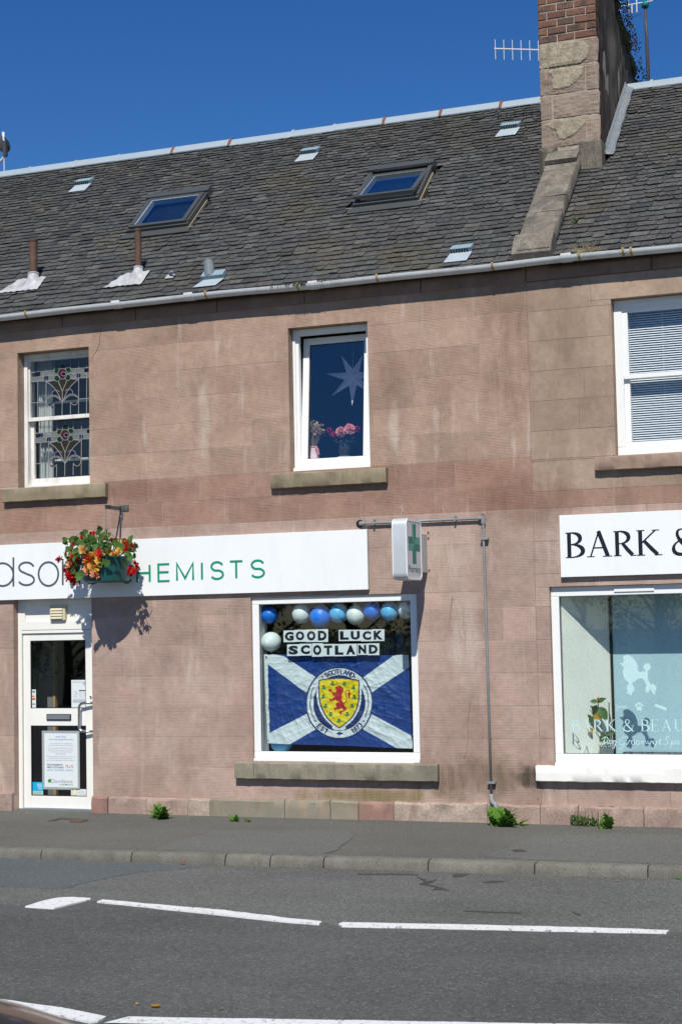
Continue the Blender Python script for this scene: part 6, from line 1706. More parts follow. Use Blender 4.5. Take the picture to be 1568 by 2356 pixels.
for (b0_, t0_, w_, mt) in (((568,1585),(505,1580),.05,'rubber'), ((568,1585),(628,1558),.055,'rubber'), ((568,1580),(572,1545),.03,'redleaf'), ((560,1610),(530,1690),.07,'rubber'), ((585,1625),(640,1735),.10,'rubber'), ((520,1690),(480,1635),.045,'redleaf'), ((515,1690),(475,1750),.09,'rubber'), ((520,1700),(545,1755),.08,'rubber'), ((535,1690),(600,1722),.085,'oldleaf'), ((470,1740),(430,1800),.06,'rubber'), ((450,1770),(458,1840),.07,'rubber'), ((480,1780),(520,1870),.08,'rubber'), ((500,1790),(525,1830),.06,'oldleaf'), ((620,1860),(590,1830),.05,'rubber'), ((630,1840),(705,1820),.06,'rubber'), ((625,1850),(580,1900),.07,'rubber'), ((640,1850),(655,1905),.07,'rubber'), ((635,1940),(600,1965),.05,'rubber')):
    broad_leaf(FQ(*b0_, .38+rnd(-.05,.03)), FQ(*t0_, .36+rnd(-.05,.03)), w_, M[mt], par=t)

# ================================================================== SIGNS
sb_z0, sb_z1 = W(420, 1369, -.045).z, W(420, 1236, -.045).z
sx1_ = W(845, 1290, -.045).x
sign = thing('fascia_sign', 'long white chemist fascia board with grey and green lettering above the shop door', 'sign', (-9, 0, sb_z0))
xseam = W(*zG(475, 600), -.045).x
for a, b in ((XL+.8, xseam), (xseam, sx1_)):
    m = MB(); m.box(a+.0012, b-.0012, -.045, -.002, sb_z0, sb_z1); bev(obj('board', m, M['board'], sign), .003)
m = MB(); m.box(sx1_-.001, sx1_+.003, -.044, -.003, sb_z0+.003, sb_z1-.003); obj('end_cap', m, M['boardedge'], sign)
for k in range(10):
    for zz in (sb_z0+.02, sb_z1-.02):
        m = MB(); m.lathe([(0, -.004), (.005, -.003), (.007, 0)], (sx1_-.12-k*.78, -.0452, zz), 10, (0, 1, 0)); obj('screw_cap', m, M['board'], sign)
yl = -.0475
def SP(x, y): p = W(*zG(x, y), yl); return p.x, p.z
swd = SP(112, 600)[0] - SP(100, 600)[0]
def srib(m, pts, closed=False, k=0): m.ribbon([SP(*p) for p in pts], swd, yl-.0005*k, .002, closed=closed)
m = MB(); srib(m, deg(17, 607, 76, 80), True); srib(m, [(93, 487), (93, 690)], k=1); obj('letter_d', m, M['textgrey'], sign)
def lower_s(x0_, x1_, y0_, y1_):
    w_, h_ = x1_-x0_, y1_-y0_
    g = [(x0_ + a*w_, y1_ - b*h_) for a, b in ([(.93,.80)] + arc(.5,.755,.43,.22,22,250,12) + arc(.5,.245,.46,.225,75,-160,14))]
    return g
m = MB(); srib(m, lower_s(124, 242, 518, 684)); obj('letter_s', m, M['textgrey'], sign)
m = MB(); srib(m, deg(337, 603, 69, 83), True); obj('letter_o', m, M['textgrey'], sign)
m = MB(); srib(m, [(437, 512), (437, 680)]); srib(m, [(437, 600)] + arc(496, 585, 57, 68, 180, 360, 14) + [(553, 674)], k=1); obj('letter_n', m, M['textgrey'], sign)
m = MB(); srib(m, lower_s(588, 696, 508, 672)); obj('letter_s', m, M['textgrey'], sign)
tops = lambda x: 543 - .041*(x-955); gl = []
for chh, a, b in (('C',838,922),('H',955,1043),('E',1104,1180),('M',1233,1345),('I',1407,1409),('S',1468,1556),('T',1602,1690),('S',1748,1842)):
    p0 = SP(a, tops(a)+117); p1 = SP(b, tops(a)+117); pt = SP(a, tops(a))
    m = MB(); stroke_glyph(m, chh, p0[0], p0[1], p1[0]-p0[0], pt[1]-p0[1], swd*1.08, yl, 0, .002)
    obj('letter_' + chh.lower(), m, M['textgreen'], sign)
# second fascia
bx0 = W(1287.5, 1256, -.05).x; bz0_, bz1_ = W(1430, 1324, -.05).z, W(1430, 1179.5, -.05).z
sign2 = thing('fascia_sign', 'white fascia board with large black serif letters over the grooming shop window', 'sign', (bx0+1, 0, bz0_))
m = MB(); m.box(bx0, .6, -.05, -.012, bz0_, bz1_); bev(obj('board', m, M['board'], sign2), .003)
yl2 = -.0525
def BP(x, y): p = W(*zF(x, y), yl2); return p.x, p.z
lastx = None
for chh, a, b, tp_, bt in (('B',318,462,257,455), ('A',483,682,248,448), ('R',695,868,245,441), ('K',876,1070,238,437), ('&',1156,1345,230,430)):
    p = BP(a, bt); q = BP(b, bt); tt = BP(a, tp_)
    m = MB(); serif(m, chh, p[0], p[1], q[0]-p[0], tt[1]-p[1], yl2); obj('letter_' + ('ampersand' if chh == '&' else chh.lower()), m, M['textblack'], sign2); lastx = q[0]
xx = lastx + .14; hh = .262
for chh, w_ in (('B',.17),('E',.16),('A',.24),('U',.21)):
    m = MB(); serif(m, chh, xx, p[1], w_, hh, yl2); obj('letter_' + chh.lower(), m, M['textblack'], sign2); xx += w_+.035

# ---- projecting pharmacy sign
PX0, PX1 = -5.771, -5.618
def PP(x, y): p = XP(*zL(x, y), PX1); return p.y, p.z
pz1 = W(*zL(480, 143), -.66).z; pz0 = W(*zL(480, 628), -.66).z
py0, py1 = -.70, -.20
def rrect(a0, a1, b0, b1, r, n=6):
    out = []
    for cx, cy, s in ((a1-r, b1-r, 0), (a0+r, b1-r, 90), (a0+r, b0+r, 180), (a1-r, b0+r, 270)):
        out += arc(cx, cy, r, r, s, s+90, n)
    return out
ps = thing('pharmacy_sign', 'silver edged projecting box sign with green cross and lettering on the chemist wall', 'sign', (PX1-.07, 0, pz0))
o1 = rrect(py0, py1, pz0, pz1, .075)
def xprism(m, pts, xa, xb):
    n = len(pts); m.add([(xa, a, b) for a, b in pts] + [(xb, a, b) for a, b in pts], [tuple(range(n)), tuple(range(2*n-1, n-1, -1))] + [(i, n+i, n+(i+1) % n, (i+1) % n) for i in range(n)])
m = MB(); xprism(m, o1, PX0+.006, PX1-.006); fixn(obj('case', m, M['silver'], ps)); smoothang(ps.children[0], 40)
for s, X in ((1, PX1), (-1, PX0)):
    m = MB(); i1_ = rrect(py0+.004, py1-.004, pz0+.004, pz1-.004, .072); i2_ = rrect(py0+.028, py1-.028, pz0+.028, pz1-.028, .05); n = len(i1_)
    xa, xb = X-s*.0055, X+s*.004
    m.add([(xb, a, b) for a, b in i1_] + [(xb, a, b) for a, b in i2_] + [(xa, a, b) for a, b in i1_] + [(xa, a, b) for a, b in i2_], [(i, (i+1) % n, n+(i+1) % n, n+i) for i in range(n)] + [(i, 2*n+i, 2*n+(i+1) % n, (i+1) % n) for i in range(n)] + [(n+i, n+(i+1) % n, 3*n+(i+1) % n, 3*n+i) for i in range(n)])
    fixn(obj('rim', m, M['board'], ps))
    m = MB(); xprism(m, i2_, X-s*.0055, X+s*.001); fixn(obj('face', m, M['signface'], ps))
    cz = PP(610, 347)[1]; cyy = (py0+py1)/2 - .0
    hw_, hl_, vl_ = .075, .185, (PP(610, 193)[1]-PP(610, 503)[1])/2
    vw_ = PP(610, 290)[1]; aw = .10; fx = X+s*.0018
    ah = (PP(610, 292)[1]-PP(610, 402)[1])/2; ah = max(.06, min(ah, .11))
    vwid = .06; C0 = (cyy, cz)
    tri = []
    facets = [((-vwid, vl_), (0, vl_), (0, 0), (-vwid, ah)), ((0, vl_), (vwid, vl_), (vwid, ah), (0, 0)), ((vwid, ah), (hl_, ah), (hl_, 0), (0, 0)), ((hl_, 0), (hl_, -ah), (vwid, -ah), (0, 0)), ((vwid, -ah), (vwid, -vl_), (0, -vl_), (0, 0)), ((0, -vl_), (-vwid, -vl_), (-vwid, -ah), (0, 0)), ((-vwid, -ah), (-hl_, -ah), (-hl_, 0), (0, 0)), ((-hl_, 0), (-hl_, ah), (-vwid, ah), (0, 0))]
    for k, fct in enumerate(facets):
        m = MB(); m.add([(fx, cyy+s*a, cz+b) for a, b in fct], [(0,1,2,3)]); obj('cross_facet', m, M['crosslight'] if k % 2 == 0 and k != 4 else M['crossdark'], ps)
    vs, fs = text_mb('Pharmacy', 1.0, .012); ax0 = min(v[0] for v in vs); ax1 = max(v[0] for v in vs); ay0 = min(v[1] for v in vs); ay1 = max(v[1] for v in vs)
    tw = .40; tz0 = PP(615, 585)[1]; tz1 = PP(615, 517)[1]
    m = MB(); m.add([(fx, cyy + s*((v[0]-ax0)/(ax1-ax0)-.5)*tw, tz0 + (v[1]-ay0)/(ay1-ay0)*(tz1-tz0)) for v in vs], fs); obj('lettering', m, M['crossdark'], ps)
m = MB(); m.box(PX0+.03, PX1-.005, py1-.002, .004, pz0+.09, pz1-.14); bev(obj('mount_box', m, M['boardedge'], ps), .004)
for zz in (pz0+.12, pz1-.18, pz1-.12):
    m = MB(); m.lathe([(0, -.012), (.008, -.012), (.008, .0)], (PX1+.012, -.002, zz), 8, (0, 1, 0)); obj('fixing_bolt', m, M['clip'], ps)
# ---- conduit pipe
yc = -.035
CPt = lambda px, py, yy=yc: W(px, py, yy)
c0 = CPt(*zL(172, 186)); c1 = CPt(*zL(1138, 142)); c2 = CPt(1130, 1850)
c2.x = (c1.x + c2.x)/2*0 + c2.x
dn = [c1, Vector((c1.x, yc, c1.z-.03))]
ct_ = thing('conduit', 'grey conduit pipe running along the wall and down to the ground between the shops', 'pipe', (c2.x, yc, 0))
m = MB(); m.tube([Vector((c0.x, .03, c0.z)), Vector((c0.x, yc+.004, c0.z)), c0 + Vector((.02, 0, 0)), c1 - Vector((.02, 0, 0))], .0145, 12); obj('horizontal_run', m, M['conduit'], ct_, smooth=True)
zz2 = .27
bot = Vector((c2.x, yc, zz2))
yw = -.075
m = MB(); m.tube([Vector((c1.x, yc-.001, c1.z+.015)), Vector((c1.x, yc-.001, c1.z-.05)), Vector(((c1.x+c2.x)/2, yc-.001, (c1.z+zz2)/2)), bot], .0142, 12); obj('downpipe', m, M['conduit'], ct_, smooth=True)
m = MB(); m.tube([bot + Vector((0,0,.03)), bot, bot + Vector((.008, -.02, -.03)), bot + Vector((.03, -.055, -.055)), bot + Vector((.06, -.065, -.07)), bot + Vector((.07, -.066, -.11)), bot + Vector((.07, -.066, -.27))], .026, 12); obj('foot_elbow', m, M['conduit'], ct_, smooth=True)
m = MB(); m.tube([c1 + Vector((0,0,.03)), c1 + Vector((0,0,-.06))], .023, 12); m.tube([c1 + Vector((-.05,0,0)), c1 + Vector((.01,0,0))], .022, 12); obj('corner_tee', m, M['conduit'], ct_)
m = MB(); m.tube([c1 + Vector((0,0,.03)), c1 + Vector((0,0,.045))], .012, 8); obj('tee_plug', m, M['clip'], ct_)
m = MB(); m.tube([c0 + Vector((.0,-.003,0)), c0 + Vector((.06,-.001,0))], .024, 12); obj('end_elbow', m, M['conduit'], ct_)
m = MB(); m.lathe([(0, 0), (.045, 0)], (c0.x-.01, -.0035, c0.z), 14, (0, -1, 0)); obj('wall_hole', m, M['black'], ct_)
for f_ in (.12, .78):
    p = c0.lerp(c1, f_); m = MB(); m.box(p.x-.008, p.x+.008, -.06, .002, p.z-.022, p.z+.04); obj('pipe_clip', m, M['conduit'], ct_)
for pz in (c1.z-.22, .42):
    f_ = (c1.z-pz)/(c1.z-zz2); xx = c1.x+(c2.x-c1.x)*f_
    m = MB(); m.box(xx-.032, xx+.05, -.058, .002, pz-.011, pz+.011); obj('pipe_clip', m, M['conduit'], ct_)

# ================================================================== HANGING BASKET
BX, BY = -9.352, -.355
bw_ = W(279, 1171)
t = thing('basket_bracket', 'worn black iron wall bracket holding the flower basket', 'bracket', (BX, 0, bw_.z))
m = MB(); m.box(BX-.02, BX+.10, -.010, -.001, bw_.z-.025, bw_.z+.04); m.box(BX-.018, BX+.022, -.009, -.0012, bw_.z-.125, bw_.z-.0255); obj('wall_plate', m, M['iron'], t)
m = MB(); m.box(BX-.006, BX+.006, BY-.02, -.0105, bw_.z-.02, bw_.z+.025); obj('arm', m, M['iron'], t)
m = MB(); m.tube([(BX, -.006, bw_.z-.62), (BX, -.06, bw_.z-.45), (BX, -.02, bw_.z-.12)], .007, 6); obj('brace', m, M['iron'], t)
for dx, dz in ((.07, .01), (0.002, -.09)):
    m = MB(); m.lathe([(0, -.007), (.009, -.005), (.012, 0)], (BX+dx, -.010, bw_.z+dz), 10, (0, 1, 0)); obj('bolt', m, M['chain'], t)
rimz, botz = 2.93, 2.645
basket = thing('hanging_basket', 'green plastic basket of red and yellow begonias hanging in front of the chemist sign', 'flower basket', (BX, BY, botz))
m = MB(); m.lathe([(0, .004), (.235, .0), (.258, .012), (.270, .06), (.298, .285), (.306, .287), (.306, .275), (.300, .26)], (BX, BY, botz), 40)
m.lathe([(.298, .285), (.285, .28), (.255, .05), (0, .04)], (BX, BY, botz), 40); smoothang(fixn(obj('pot', m, M['pot'], basket)), 40)
m = MB(); m.lathe([(0, .02), (.15, .015), (.288, .0)], (BX, BY, rimz-.03), 30); obj('compost', m, M['soil'], basket)
hk = Vector((BX, BY, bw_.z-.03)); jn = Vector((BX+.0, BY, 3.27))
def chain(p, q, lk=.03):
    m = MB(); n = max(2, int((q-p).length/(lk*.8))); d = (q-p).normalized(); s = d.cross(Vector((.3, 1, .2))).normalized(); u2 = d.cross(s)
    for i in range(n):
        c = p + (q-p)*((i+.5)/n); a = s if i % 2 else u2
        m.tube([c + d*lk*.5*math.cos(k*PI/4) + a*lk*.22*math.sin(k*PI/4) for k in range(9)], .0022, 5, cap=False)
    obj('chain', m, M['chain'], basket)
chain(hk, jn, .04)
for ang in (-60, 60, 180): chain(jn, Vector((BX + .295*math.cos(math.radians(ang-20)), BY + .295*math.sin(math.radians(ang-20)), rimz-.01)))
def begonia_leaf():
    m = MB(); out = [(0,0), (.22,-.10), (.42,.05), (.50,.30), (.36,.42), (.40,.62), (.18,.70), (.05,1.0), (-.14,.72), (-.30,.66), (-.30,.46), (-.42,.30), (-.34,.04), (-.16,-.08)]
    vs = [(x, -.18*x*x*2 - .25*(y-.4)**2, y) for x, y in out] + [(0, .05, .4)]
    n = len(out); m.add(vs, [(i, (i+1) % n, n) for i in range(n)]); return m
lm = begonia_leaf().mesh('leaf', True); lm.materials.append(M['leaf'])
def flower_mesh(mat, n=16, big=False):
    m = MB()
    for i in range(n):
        ring_ = i % 3; a = i*2.4; tl = .35 + .35*ring_ + rnd(-.1, .1); d = Vector((math.cos(a)*math.sin(tl), -math.cos(tl), math.sin(a)*math.sin(tl)))
        s = Vector((0, 0, 1)).cross(d); s = s.normalized() if s.length > .1 else Vector((1, 0, 0)); u2 = d.cross(s).normalized(); L_ = .6 + .15*ring_
        b0_ = Vector((0, 0, 0)); mid = d*L_*.6; tip = d*L_ + u2*.10
        m.add([b0_, mid + s*.26 + u2*.05, tip + s*.14, tip - s*.14, mid - s*.26 + u2*.05], [(0,1,2,3,4)])
    me = m.mesh('flower', True); me.materials.append(mat); return me
fl = {k: flower_mesh(M[k], n) for k, n in (('red', 18), ('yel', 20), ('peach', 16))}
def place(name, me, p, s, rot, par):
    mw = Matrix.Translation(p) @ rot.to_matrix().to_4x4() @ Matrix.Diagonal((s, s, s, 1)); return obj(name, me, None, par, mw=mw)
from mathutils import Euler
random.seed(21)
JP = lambda x, y, yy: W(*zJ(x, y), yy)
stm = MB(); cen = Vector((BX, BY, rimz-.01))
def stem_to(p):
    b0_ = cen + Vector(((p.x-BX)*.35, (p.y-BY)*.35, 0)); top = max(b0_.z, p.z) + .05
    md = Vector((b0_.x*.35 + p.x*.65, b0_.y*.35 + p.y*.65, top)); stm.tube([b0_, b0_.lerp(md, .6) + Vector((0, 0, .03)), md, p], .0035, 4)
nl = 0
for i in range(185):
    zone = random.random()
    if zone < .62: x_, y_ = random.gauss(660, 205), random.gauss(660, 95)
    elif zone < .82: x_, y_ = random.gauss(330, 80), random.gauss(880, 150)
    else: x_, y_ = random.gauss(1130, 60), random.gauss(730, 70)
    if not (180 < x_ < 1290 and 440 < y_ < 1130): continue
    if 560 < x_ < 1130 and y_ > 800: continue
    yy = BY + rnd(-.30, .14)
    p = JP(x_, y_, yy)
    place('leaf', lm, p, rnd(.05, .09), Euler((rnd(-.9, .5), rnd(-2.6, 2.6), rnd(-.9, .9))), basket); nl += 1
    if i % 3 == 0: stem_to(p)
for (x_, y_) in ((560,760),(640,830),(720,900),(690,860),(480,1030),(1110,880),(770,860),(850,880),(450,1080),(980,600),(1060,650),(850,700)):
    p = JP(x_, y_, BY-.31); place('leaf', lm, p, rnd(.08, .11), Euler((rnd(-.3, .3), PI + rnd(-.5, .5), rnd(-.4, .4))), basket)
flw = [(655,490,'red',.05),(615,488,'red',.04),(480,545,'red',.05),(565,600,'peach',.06),(795,565,'red',.05),(880,500,'red',.04),(970,570,'peach',.05),(500,725,'yel',.085),(525,705,'peach',.06),(635,845,'yel',.10),(545,875,'red',.11),(590,870,'red',.08),
       (405,890,'red',.10),(330,885,'red',.07),(280,905,'red',.05),(290,840,'red',.05),(340,770,'red',.06),(240,785,'red',.05),(320,700,'red',.05),(350,640,'red',.04),(770,765,'peach',.07),(610,960,'yel',.10),(695,990,'yel',.10),(655,965,'yel',.08),(555,1040,'peach',.09),(650,1080,'peach',.08),(600,1035,'yel',.06),(710,1115,'peach',.06),
       (310,1060,'red',.09),(265,1130,'red',.09),(340,1130,'red',.08),(385,1185,'red',.10),(330,1180,'red',.06),(420,1180,'red',.07),(275,1005,'red',.05),(1015,700,'yel',.07),(1035,765,'yel',.08),(1100,640,'red',.09),(1150,690,'red',.11),(1070,690,'red',.07),(1180,690,'red',.07),(1250,660,'red',.05),(930,790,'yel',.06),(1275,920,'red',.07),(1290,960,'red',.06),(1210,1050,'red',.10),(1160,1060,'red',.08),(1265,1040,'red',.08),(900,740,'red',.06)]
flw += [(random.gauss(600, 110), random.gauss(900, 90), random.choice(['yel', 'peach', 'red', 'yel']), rnd(.06, .09)) for _ in range(14)] + [(random.gauss(320, 55), random.gauss(960, 120), 'red', rnd(.05, .08)) for _ in range(16)] + [(random.gauss(1090, 70), random.gauss(680, 60), random.choice(['red', 'red', 'yel']), rnd(.05, .08)) for _ in range(8)]
for (x_, y_, k, s) in flw:
    yy = BY - .31 + rnd(-.03, .03) if 450 < x_ < 1100 and y_ > 700 else BY + rnd(-.2, .05)
    p = JP(x_, y_, yy); place('flower', fl[k], p, s*.85, Euler((rnd(-.6, .3), rnd(-PI, PI), rnd(-.5, .5))), basket)
    if y_ < 1200 and random.random() < .8: stem_to(p)
obj('stems', stm, M['weed'], basket)

# ================================================================== WEEDS AND BITS
def dandelion_leaf(seed):
    r = random.Random(seed); m = MB(); n = 9; L_ = []; R_ = []; C_ = []
    for i in range(n+1):
        t_ = i/n; w = (.05 + .17*math.sin(PI*min(1, t_*1.02)**.8)) * (1 if i % 2 else .55); w = w if i < n else .0
        y = -.30*t_*t_; z = t_ - .18*t_*t_
        C_.append((0, y, z)); L_.append((-w, y-.04*w, z - .03*(i % 2))); R_.append((w, y-.04*w, z - .03*(i % 2)))
    m.add(L_ + C_ + R_, [(i, i+1, n+1+i+1, n+1+i) for i in range(n)] + [(n+1+i, n+1+i+1, 2*(n+1)+i+1, 2*(n+1)+i) for i in range(n)])
    me = m.mesh('leaf', True); me.materials.append(M['weed']); return me
dl_ = [dandelion_leaf(k) for k in range(3)]
def weed(px, py, n, h, spread, lab, grp=None, up=.5, rad=.03):
    g = G(px, py, .0); g.y = min(g.y, -.09)
    t = thing('weed', lab, 'weed', g, grp)
    for i in range(n):
        a = rnd(-PI, PI); tl = rnd(.15, up)
        p = g + Vector((math.cos(a)*rad*rnd(.2, 1)*spread, -abs(math.sin(a))*rad*rnd(0, 1), -.006))
        rot = Matrix.Rotation(a, 3, 'Z') @ Matrix.Rotation(tl, 3, 'X'); s = h*rnd(.6, 1.08)
        obj('leaf', dl_[i % 3], None, t, mw=Matrix.Translation(p) @ rot.to_4x4() @ Matrix.Diagonal((s*.9, s, s, 1)))
    return t
random.seed(9)
weed(372, 1884, 36, .24, 1.6, 'bright green dandelion clump growing at the wall foot right of the shop door', up=1.0, rad=.05)
weed(538, 1890, 12, .12, 1.6, 'small dandelion rosette at the wall foot below the flag window', up=1.2)
weed(570, 1891, 8, .08, 1.3, 'tiny weed tuft beside the small rosette below the flag window', up=1.2)
weed(441, 1884, 5, .035, 1.0, 'tiny dry weed sprig in the crack right of the large dandelion', up=.9)
weed(1155, 1901, 52, .27, 1.8, 'tall leafy weed clump growing over the foot of the grey conduit', up=.75, rad=.06)
weed(1195, 1899, 10, .16, 2.5, 'low weed spreading right from the conduit foot', up=1.35)
t_ = weed(1400, 1907, 4, .25, 1.2, 'upright two leaved dandelion standing right of the creeping weed', up=.5)
weed(1386, 1907, 8, .12, 1.3, 'small low leaves between the creeping weed and the upright dandelion', up=1.3)
rl = MB(); rl.add([(0,0,0),(.4,-.05,.3),(.3,-.08,.75),(0,-.05,1),(-.3,-.08,.75),(-.4,-.05,.3)], [(0,1,2,3,4,5)]); rlm = rl.mesh('leaf', True); rlm.materials.append(M['weed2'])
g0, g1 = G(1312, 1901), G(1385, 1903)
t = thing('creeping_weed', 'mat of small round leaved weed along the wall below the grooming window', 'weed', ((g0.x+g1.x)/2, -.1, 0))
for i in range(120):
    x = g0.x + (g1.x-g0.x)*random.random(); f_ = (x-g0.x)/(g1.x-g0.x); p = Vector((x, -.09 - abs(random.gauss(0, .03)), rnd(0, .10*(1-.55*f_))))
    obj('leaf', rlm, None, t, mw=Matrix.Translation(p) @ Euler((rnd(-.9, .7), rnd(-1, 1), rnd(-1.5, 1.5))).to_matrix().to_4x4() @ Matrix.Diagonal([rnd(.022, .04)]*3 + [1]))
m = MB()
for i in range(22):
    x = g0.x - .06 + rnd(0, .45); m.tube([(x, -.09, 0), (x+rnd(-.03, .03), -.1, rnd(.08, .16))], .002, 4)
obj('stalks', m, M['rustpipe'], t)
# roof plants
def tuft(name, lab, c, n, mat, s, h):
    t = thing(name, lab, 'plant', c)
    m = MB()
    for i in range(n):
        d = Vector((rnd(-1, 1), rnd(-1, .4), rnd(.1, 1))); p = Vector(c) + Vector((rnd(-s, s), rnd(-s, s)*.5, rnd(0, h)))
        leaf_quad(m, p, d, rnd(.016, .034), Vector((rnd(-1, 1), rnd(-1, 1), 1)))
    obj('foliage', m, mat, t, kind='stuff'); return t
x_, v_ = RPX(*zC(505, 1610), .05)
tuft('roof_plant', 'small green and reddish plant growing beside the foot of the stone coping', RP(x_, v_, .03), 320, leafmat('stonecrop', (.17, .17, .03), .2, .3), .07, .10)
x_, v_ = RPX(*zC(845, 1500), .03)
tuft('roof_plant', 'tiny green sprig between the slates right of the coping', RP(x_, v_, .02), 30, M['weed'], .025, .03)
gp = W(*zC(935, 1700), GY-.01)
t = thing('grass_tuft', 'dry yellow grass tuft sprouting from the gutter below the coping', 'grass', gp)
m = MB()
for i in range(70):
    a = rnd(-1.25, 1.25); L_ = rnd(.06, .20); b0_ = Vector((gp.x + rnd(-.09, .07), GY + rnd(-.02, .03), GZ-.02)); e_ = b0_ + Vector((math.sin(a)*L_, rnd(-.06, .02), math.cos(a)*L_)); md = b0_.lerp(e_, .5) + Vector((0, 0, .02))
    m.tube([b0_, md, e_], [.0025, .002, .0008], 3)
obj('blades', m, M['drygrass'], t)
gp = W(690, 655, GY); 
t = thing('gutter_moss', 'dark moss and short grass lying along the gutter edge', 'moss', (gp.x, GY, GZ))
m = MB()
for i in range(260):
    p = Vector((gp.x + random.gauss(0, .16), GY-.055 + rnd(-.012, .03), GZ + rnd(-.02, .012))); leaf_quad(m, p, Vector((rnd(-.4, .4), -.6, rnd(-1, .3))), rnd(.012, .035), Vector((1, 0, .2)))
obj('foliage', m, M['moss'], t, kind='stuff')
# fallen leaves and petals
def flake(px, py, z, mat, s, lab, cat='leaf', name='fallen_leaf'):
    g = G(px, py, z); m = MB(); out = [(math.cos(a)*s*rnd(.6, 1), math.sin(a)*s*rnd(.5, .9), rnd(0, .012)) for a in [k*2*PI/8 for k in range(8)]]
    m.add([(g.x+a, g.y+b, z+.004+c) for a, b, c in out] + [(g.x, g.y, z+.012)], [(i, (i+1) % 8, 8) for i in range(8)])
    o = obj(name, m, mat); tag(o, lab, cat); o.modifiers.new('s', 'SOLIDIFY').thickness = .002
flake(*q4(818, 400), ROADZ+.012, M['red'], .03, 'single red petal lying in the road by the kerb', 'petal', 'fallen_petal')
flake(*q6(714, 377), ROADZ+.004, M['oldleaf'], .035, 'largest yellow leaf lying on the carriageway'); flake(*q6(634, 369), ROADZ+.004, M['oldleaf'], .016, 'tiny yellow leaf left of the largest leaf on the carriageway'); flake(*q6(1019, 392), ROADZ+.004, M['oldleaf'], .016, 'tiny yellow leaf right of the largest leaf on the carriageway')
flake(*q5(1286, 580), ROADZ+.006, M['oldleaf'], .018, 'small yellow leaf in the layby below the grooming window'); flake(*q4(117, 176), .004, M['oldleaf'], .02, 'small yellow leaf on the pavement in front of the door')
flake(*q5(1552, 568), ROADZ+.006, M['weed'], .03, 'small green leaf against the kerb face')

# ================================================================== PARKED CAR (only its roof corner reaches the picture)
random.seed(2)
carpaint = NT('bronze car paint').bsdf((.026, .018, .016), .3, None, .4, .5, Coat_Weight=1.0)
cglass = simple('dark car glass', (.012, .013, .015), .08, 0, bump=0, spec=.6); tyre = simple('tyre rubber', (.018, .018, .018), .85); rimm = simple('alloy rim', (.45, .45, .46), .35, .02, bump=0, metal=.8); trim = simple('bright window trim', (.62, .63, .64), .25, .02, bump=0, metal=.6); lampm = simple('lamp lens', (.5, .5, .5), .15, .02, bump=0)
CR = G(0, 2306, 1.36)                       # where the far roof edge shows
cl_, cw = 4.2, 1.74
car = thing('parked_car', 'bronze brown car parked on the near side of the road', 'car', (CR.x-.27, CR.y-.62, ROADZ))
ox, oy = CR.x - .385, CR.y - .565              # car centre; nose towards +x
# profile sections along x: (x, z_low, z_belt, half width, z_roof, half width roof)
sec = [(-2.10,.45,.62,.60,.63,.55),(-2.0,.30,.85,.78,.88,.70),(-1.7,.22,.98,.84,1.08,.74),(-1.3,.20,1.0,.86,1.42,.70),(-.8,.20,1.0,.87,1.53,.68),(-.1,.20,.99,.87,1.56,.68),(.45,.20,.98,.87,1.50,.68),(.75,.20,.97,.87,1.39,.68),(1.05,.20,.95,.86,1.16,.70),(1.28,.20,.93,.85,.97,.74),(1.65,.21,.88,.83,.90,.72),(1.95,.26,.78,.76,.80,.64),(2.10,.38,.62,.62,.64,.54)]
m = MB(); vs = []; K = 12
for (x, zl, zb_, hw_, zr_, hr) in sec:
    half = [(hw_*.93, zl), (hw_, zl+.18), (hw_*1.0, (zl+zb_)/2+.05), (hw_*.985, zb_), (hr*1.04, zb_+(zr_-zb_)*.80), (hr*.86, zb_+(zr_-zb_)*.97), (hr*.4, zr_+.004)]
    pts = [(y, z) for y, z in half] + [(-y, z) for y, z in half[::-1]]
    vs += [(ox+x, oy+y, ROADZ+z) for y, z in pts]
S = 14
m.add(vs, [(i*S+k, (i+1)*S+k, (i+1)*S+(k+1) % S, i*S+(k+1) % S) for i in range(len(sec)-1) for k in range(S)] + [tuple(range(S)), tuple((len(sec)-1)*S+k for k in range(S))])
body = fixn(obj('body', m, carpaint, car, smooth=True)); sdm = body.modifiers.new('sub', 'SUBSURF'); sdm.levels = 2; sdm.render_levels = 2
def ringpt(i, k, f=0.0, out=.012):
    a = Vector(vs[i*S+k]); b = Vector(vs[(i+1)*S+k]); p = a.lerp(b, f); c = Vector((p.x, oy, ROADZ+.8)); d = (p-c); d.x = 0; return p + d.normalized()*out
for side, (ka, kb) in ((1, (3, 4)), (-1, (10, 9))):
    for i0, i1_, nm in ((3, 5, 'rear_side_window'), (5, 8, 'front_side_window')):
        g = MB(); A = [ringpt(i, ka, .12) + Vector((0, 0, .04)) for i in range(i0, i1_)] ; B = [ringpt(i, kb, .12) - Vector((0, 0, .03)) for i in range(i0, i1_)]
        n = len(A); g.add(A + B, [(j, j+1, n+j+1, n+j) for j in range(n-1)]); obj(nm, g, cglass, car, smooth=True)
        tr_ = MB(); tr_.tube(B, .008, 6); obj('window_trim', tr_, trim, car)
g = MB(); A = [Vector((ox+.66, oy+y, ROADZ+1.39-.03*abs(y))) for y in (-.50, -.25, 0, .25, .50)]; B = [Vector((ox+1.24, oy+y, ROADZ+1.005-.02*abs(y))) for y in (-.62, -.3, 0, .3, .62)]
g.add(A + B, [(j, j+1, 6+j, 5+j) for j in range(4)]); obj('windscreen', g, cglass, car, smooth=True)
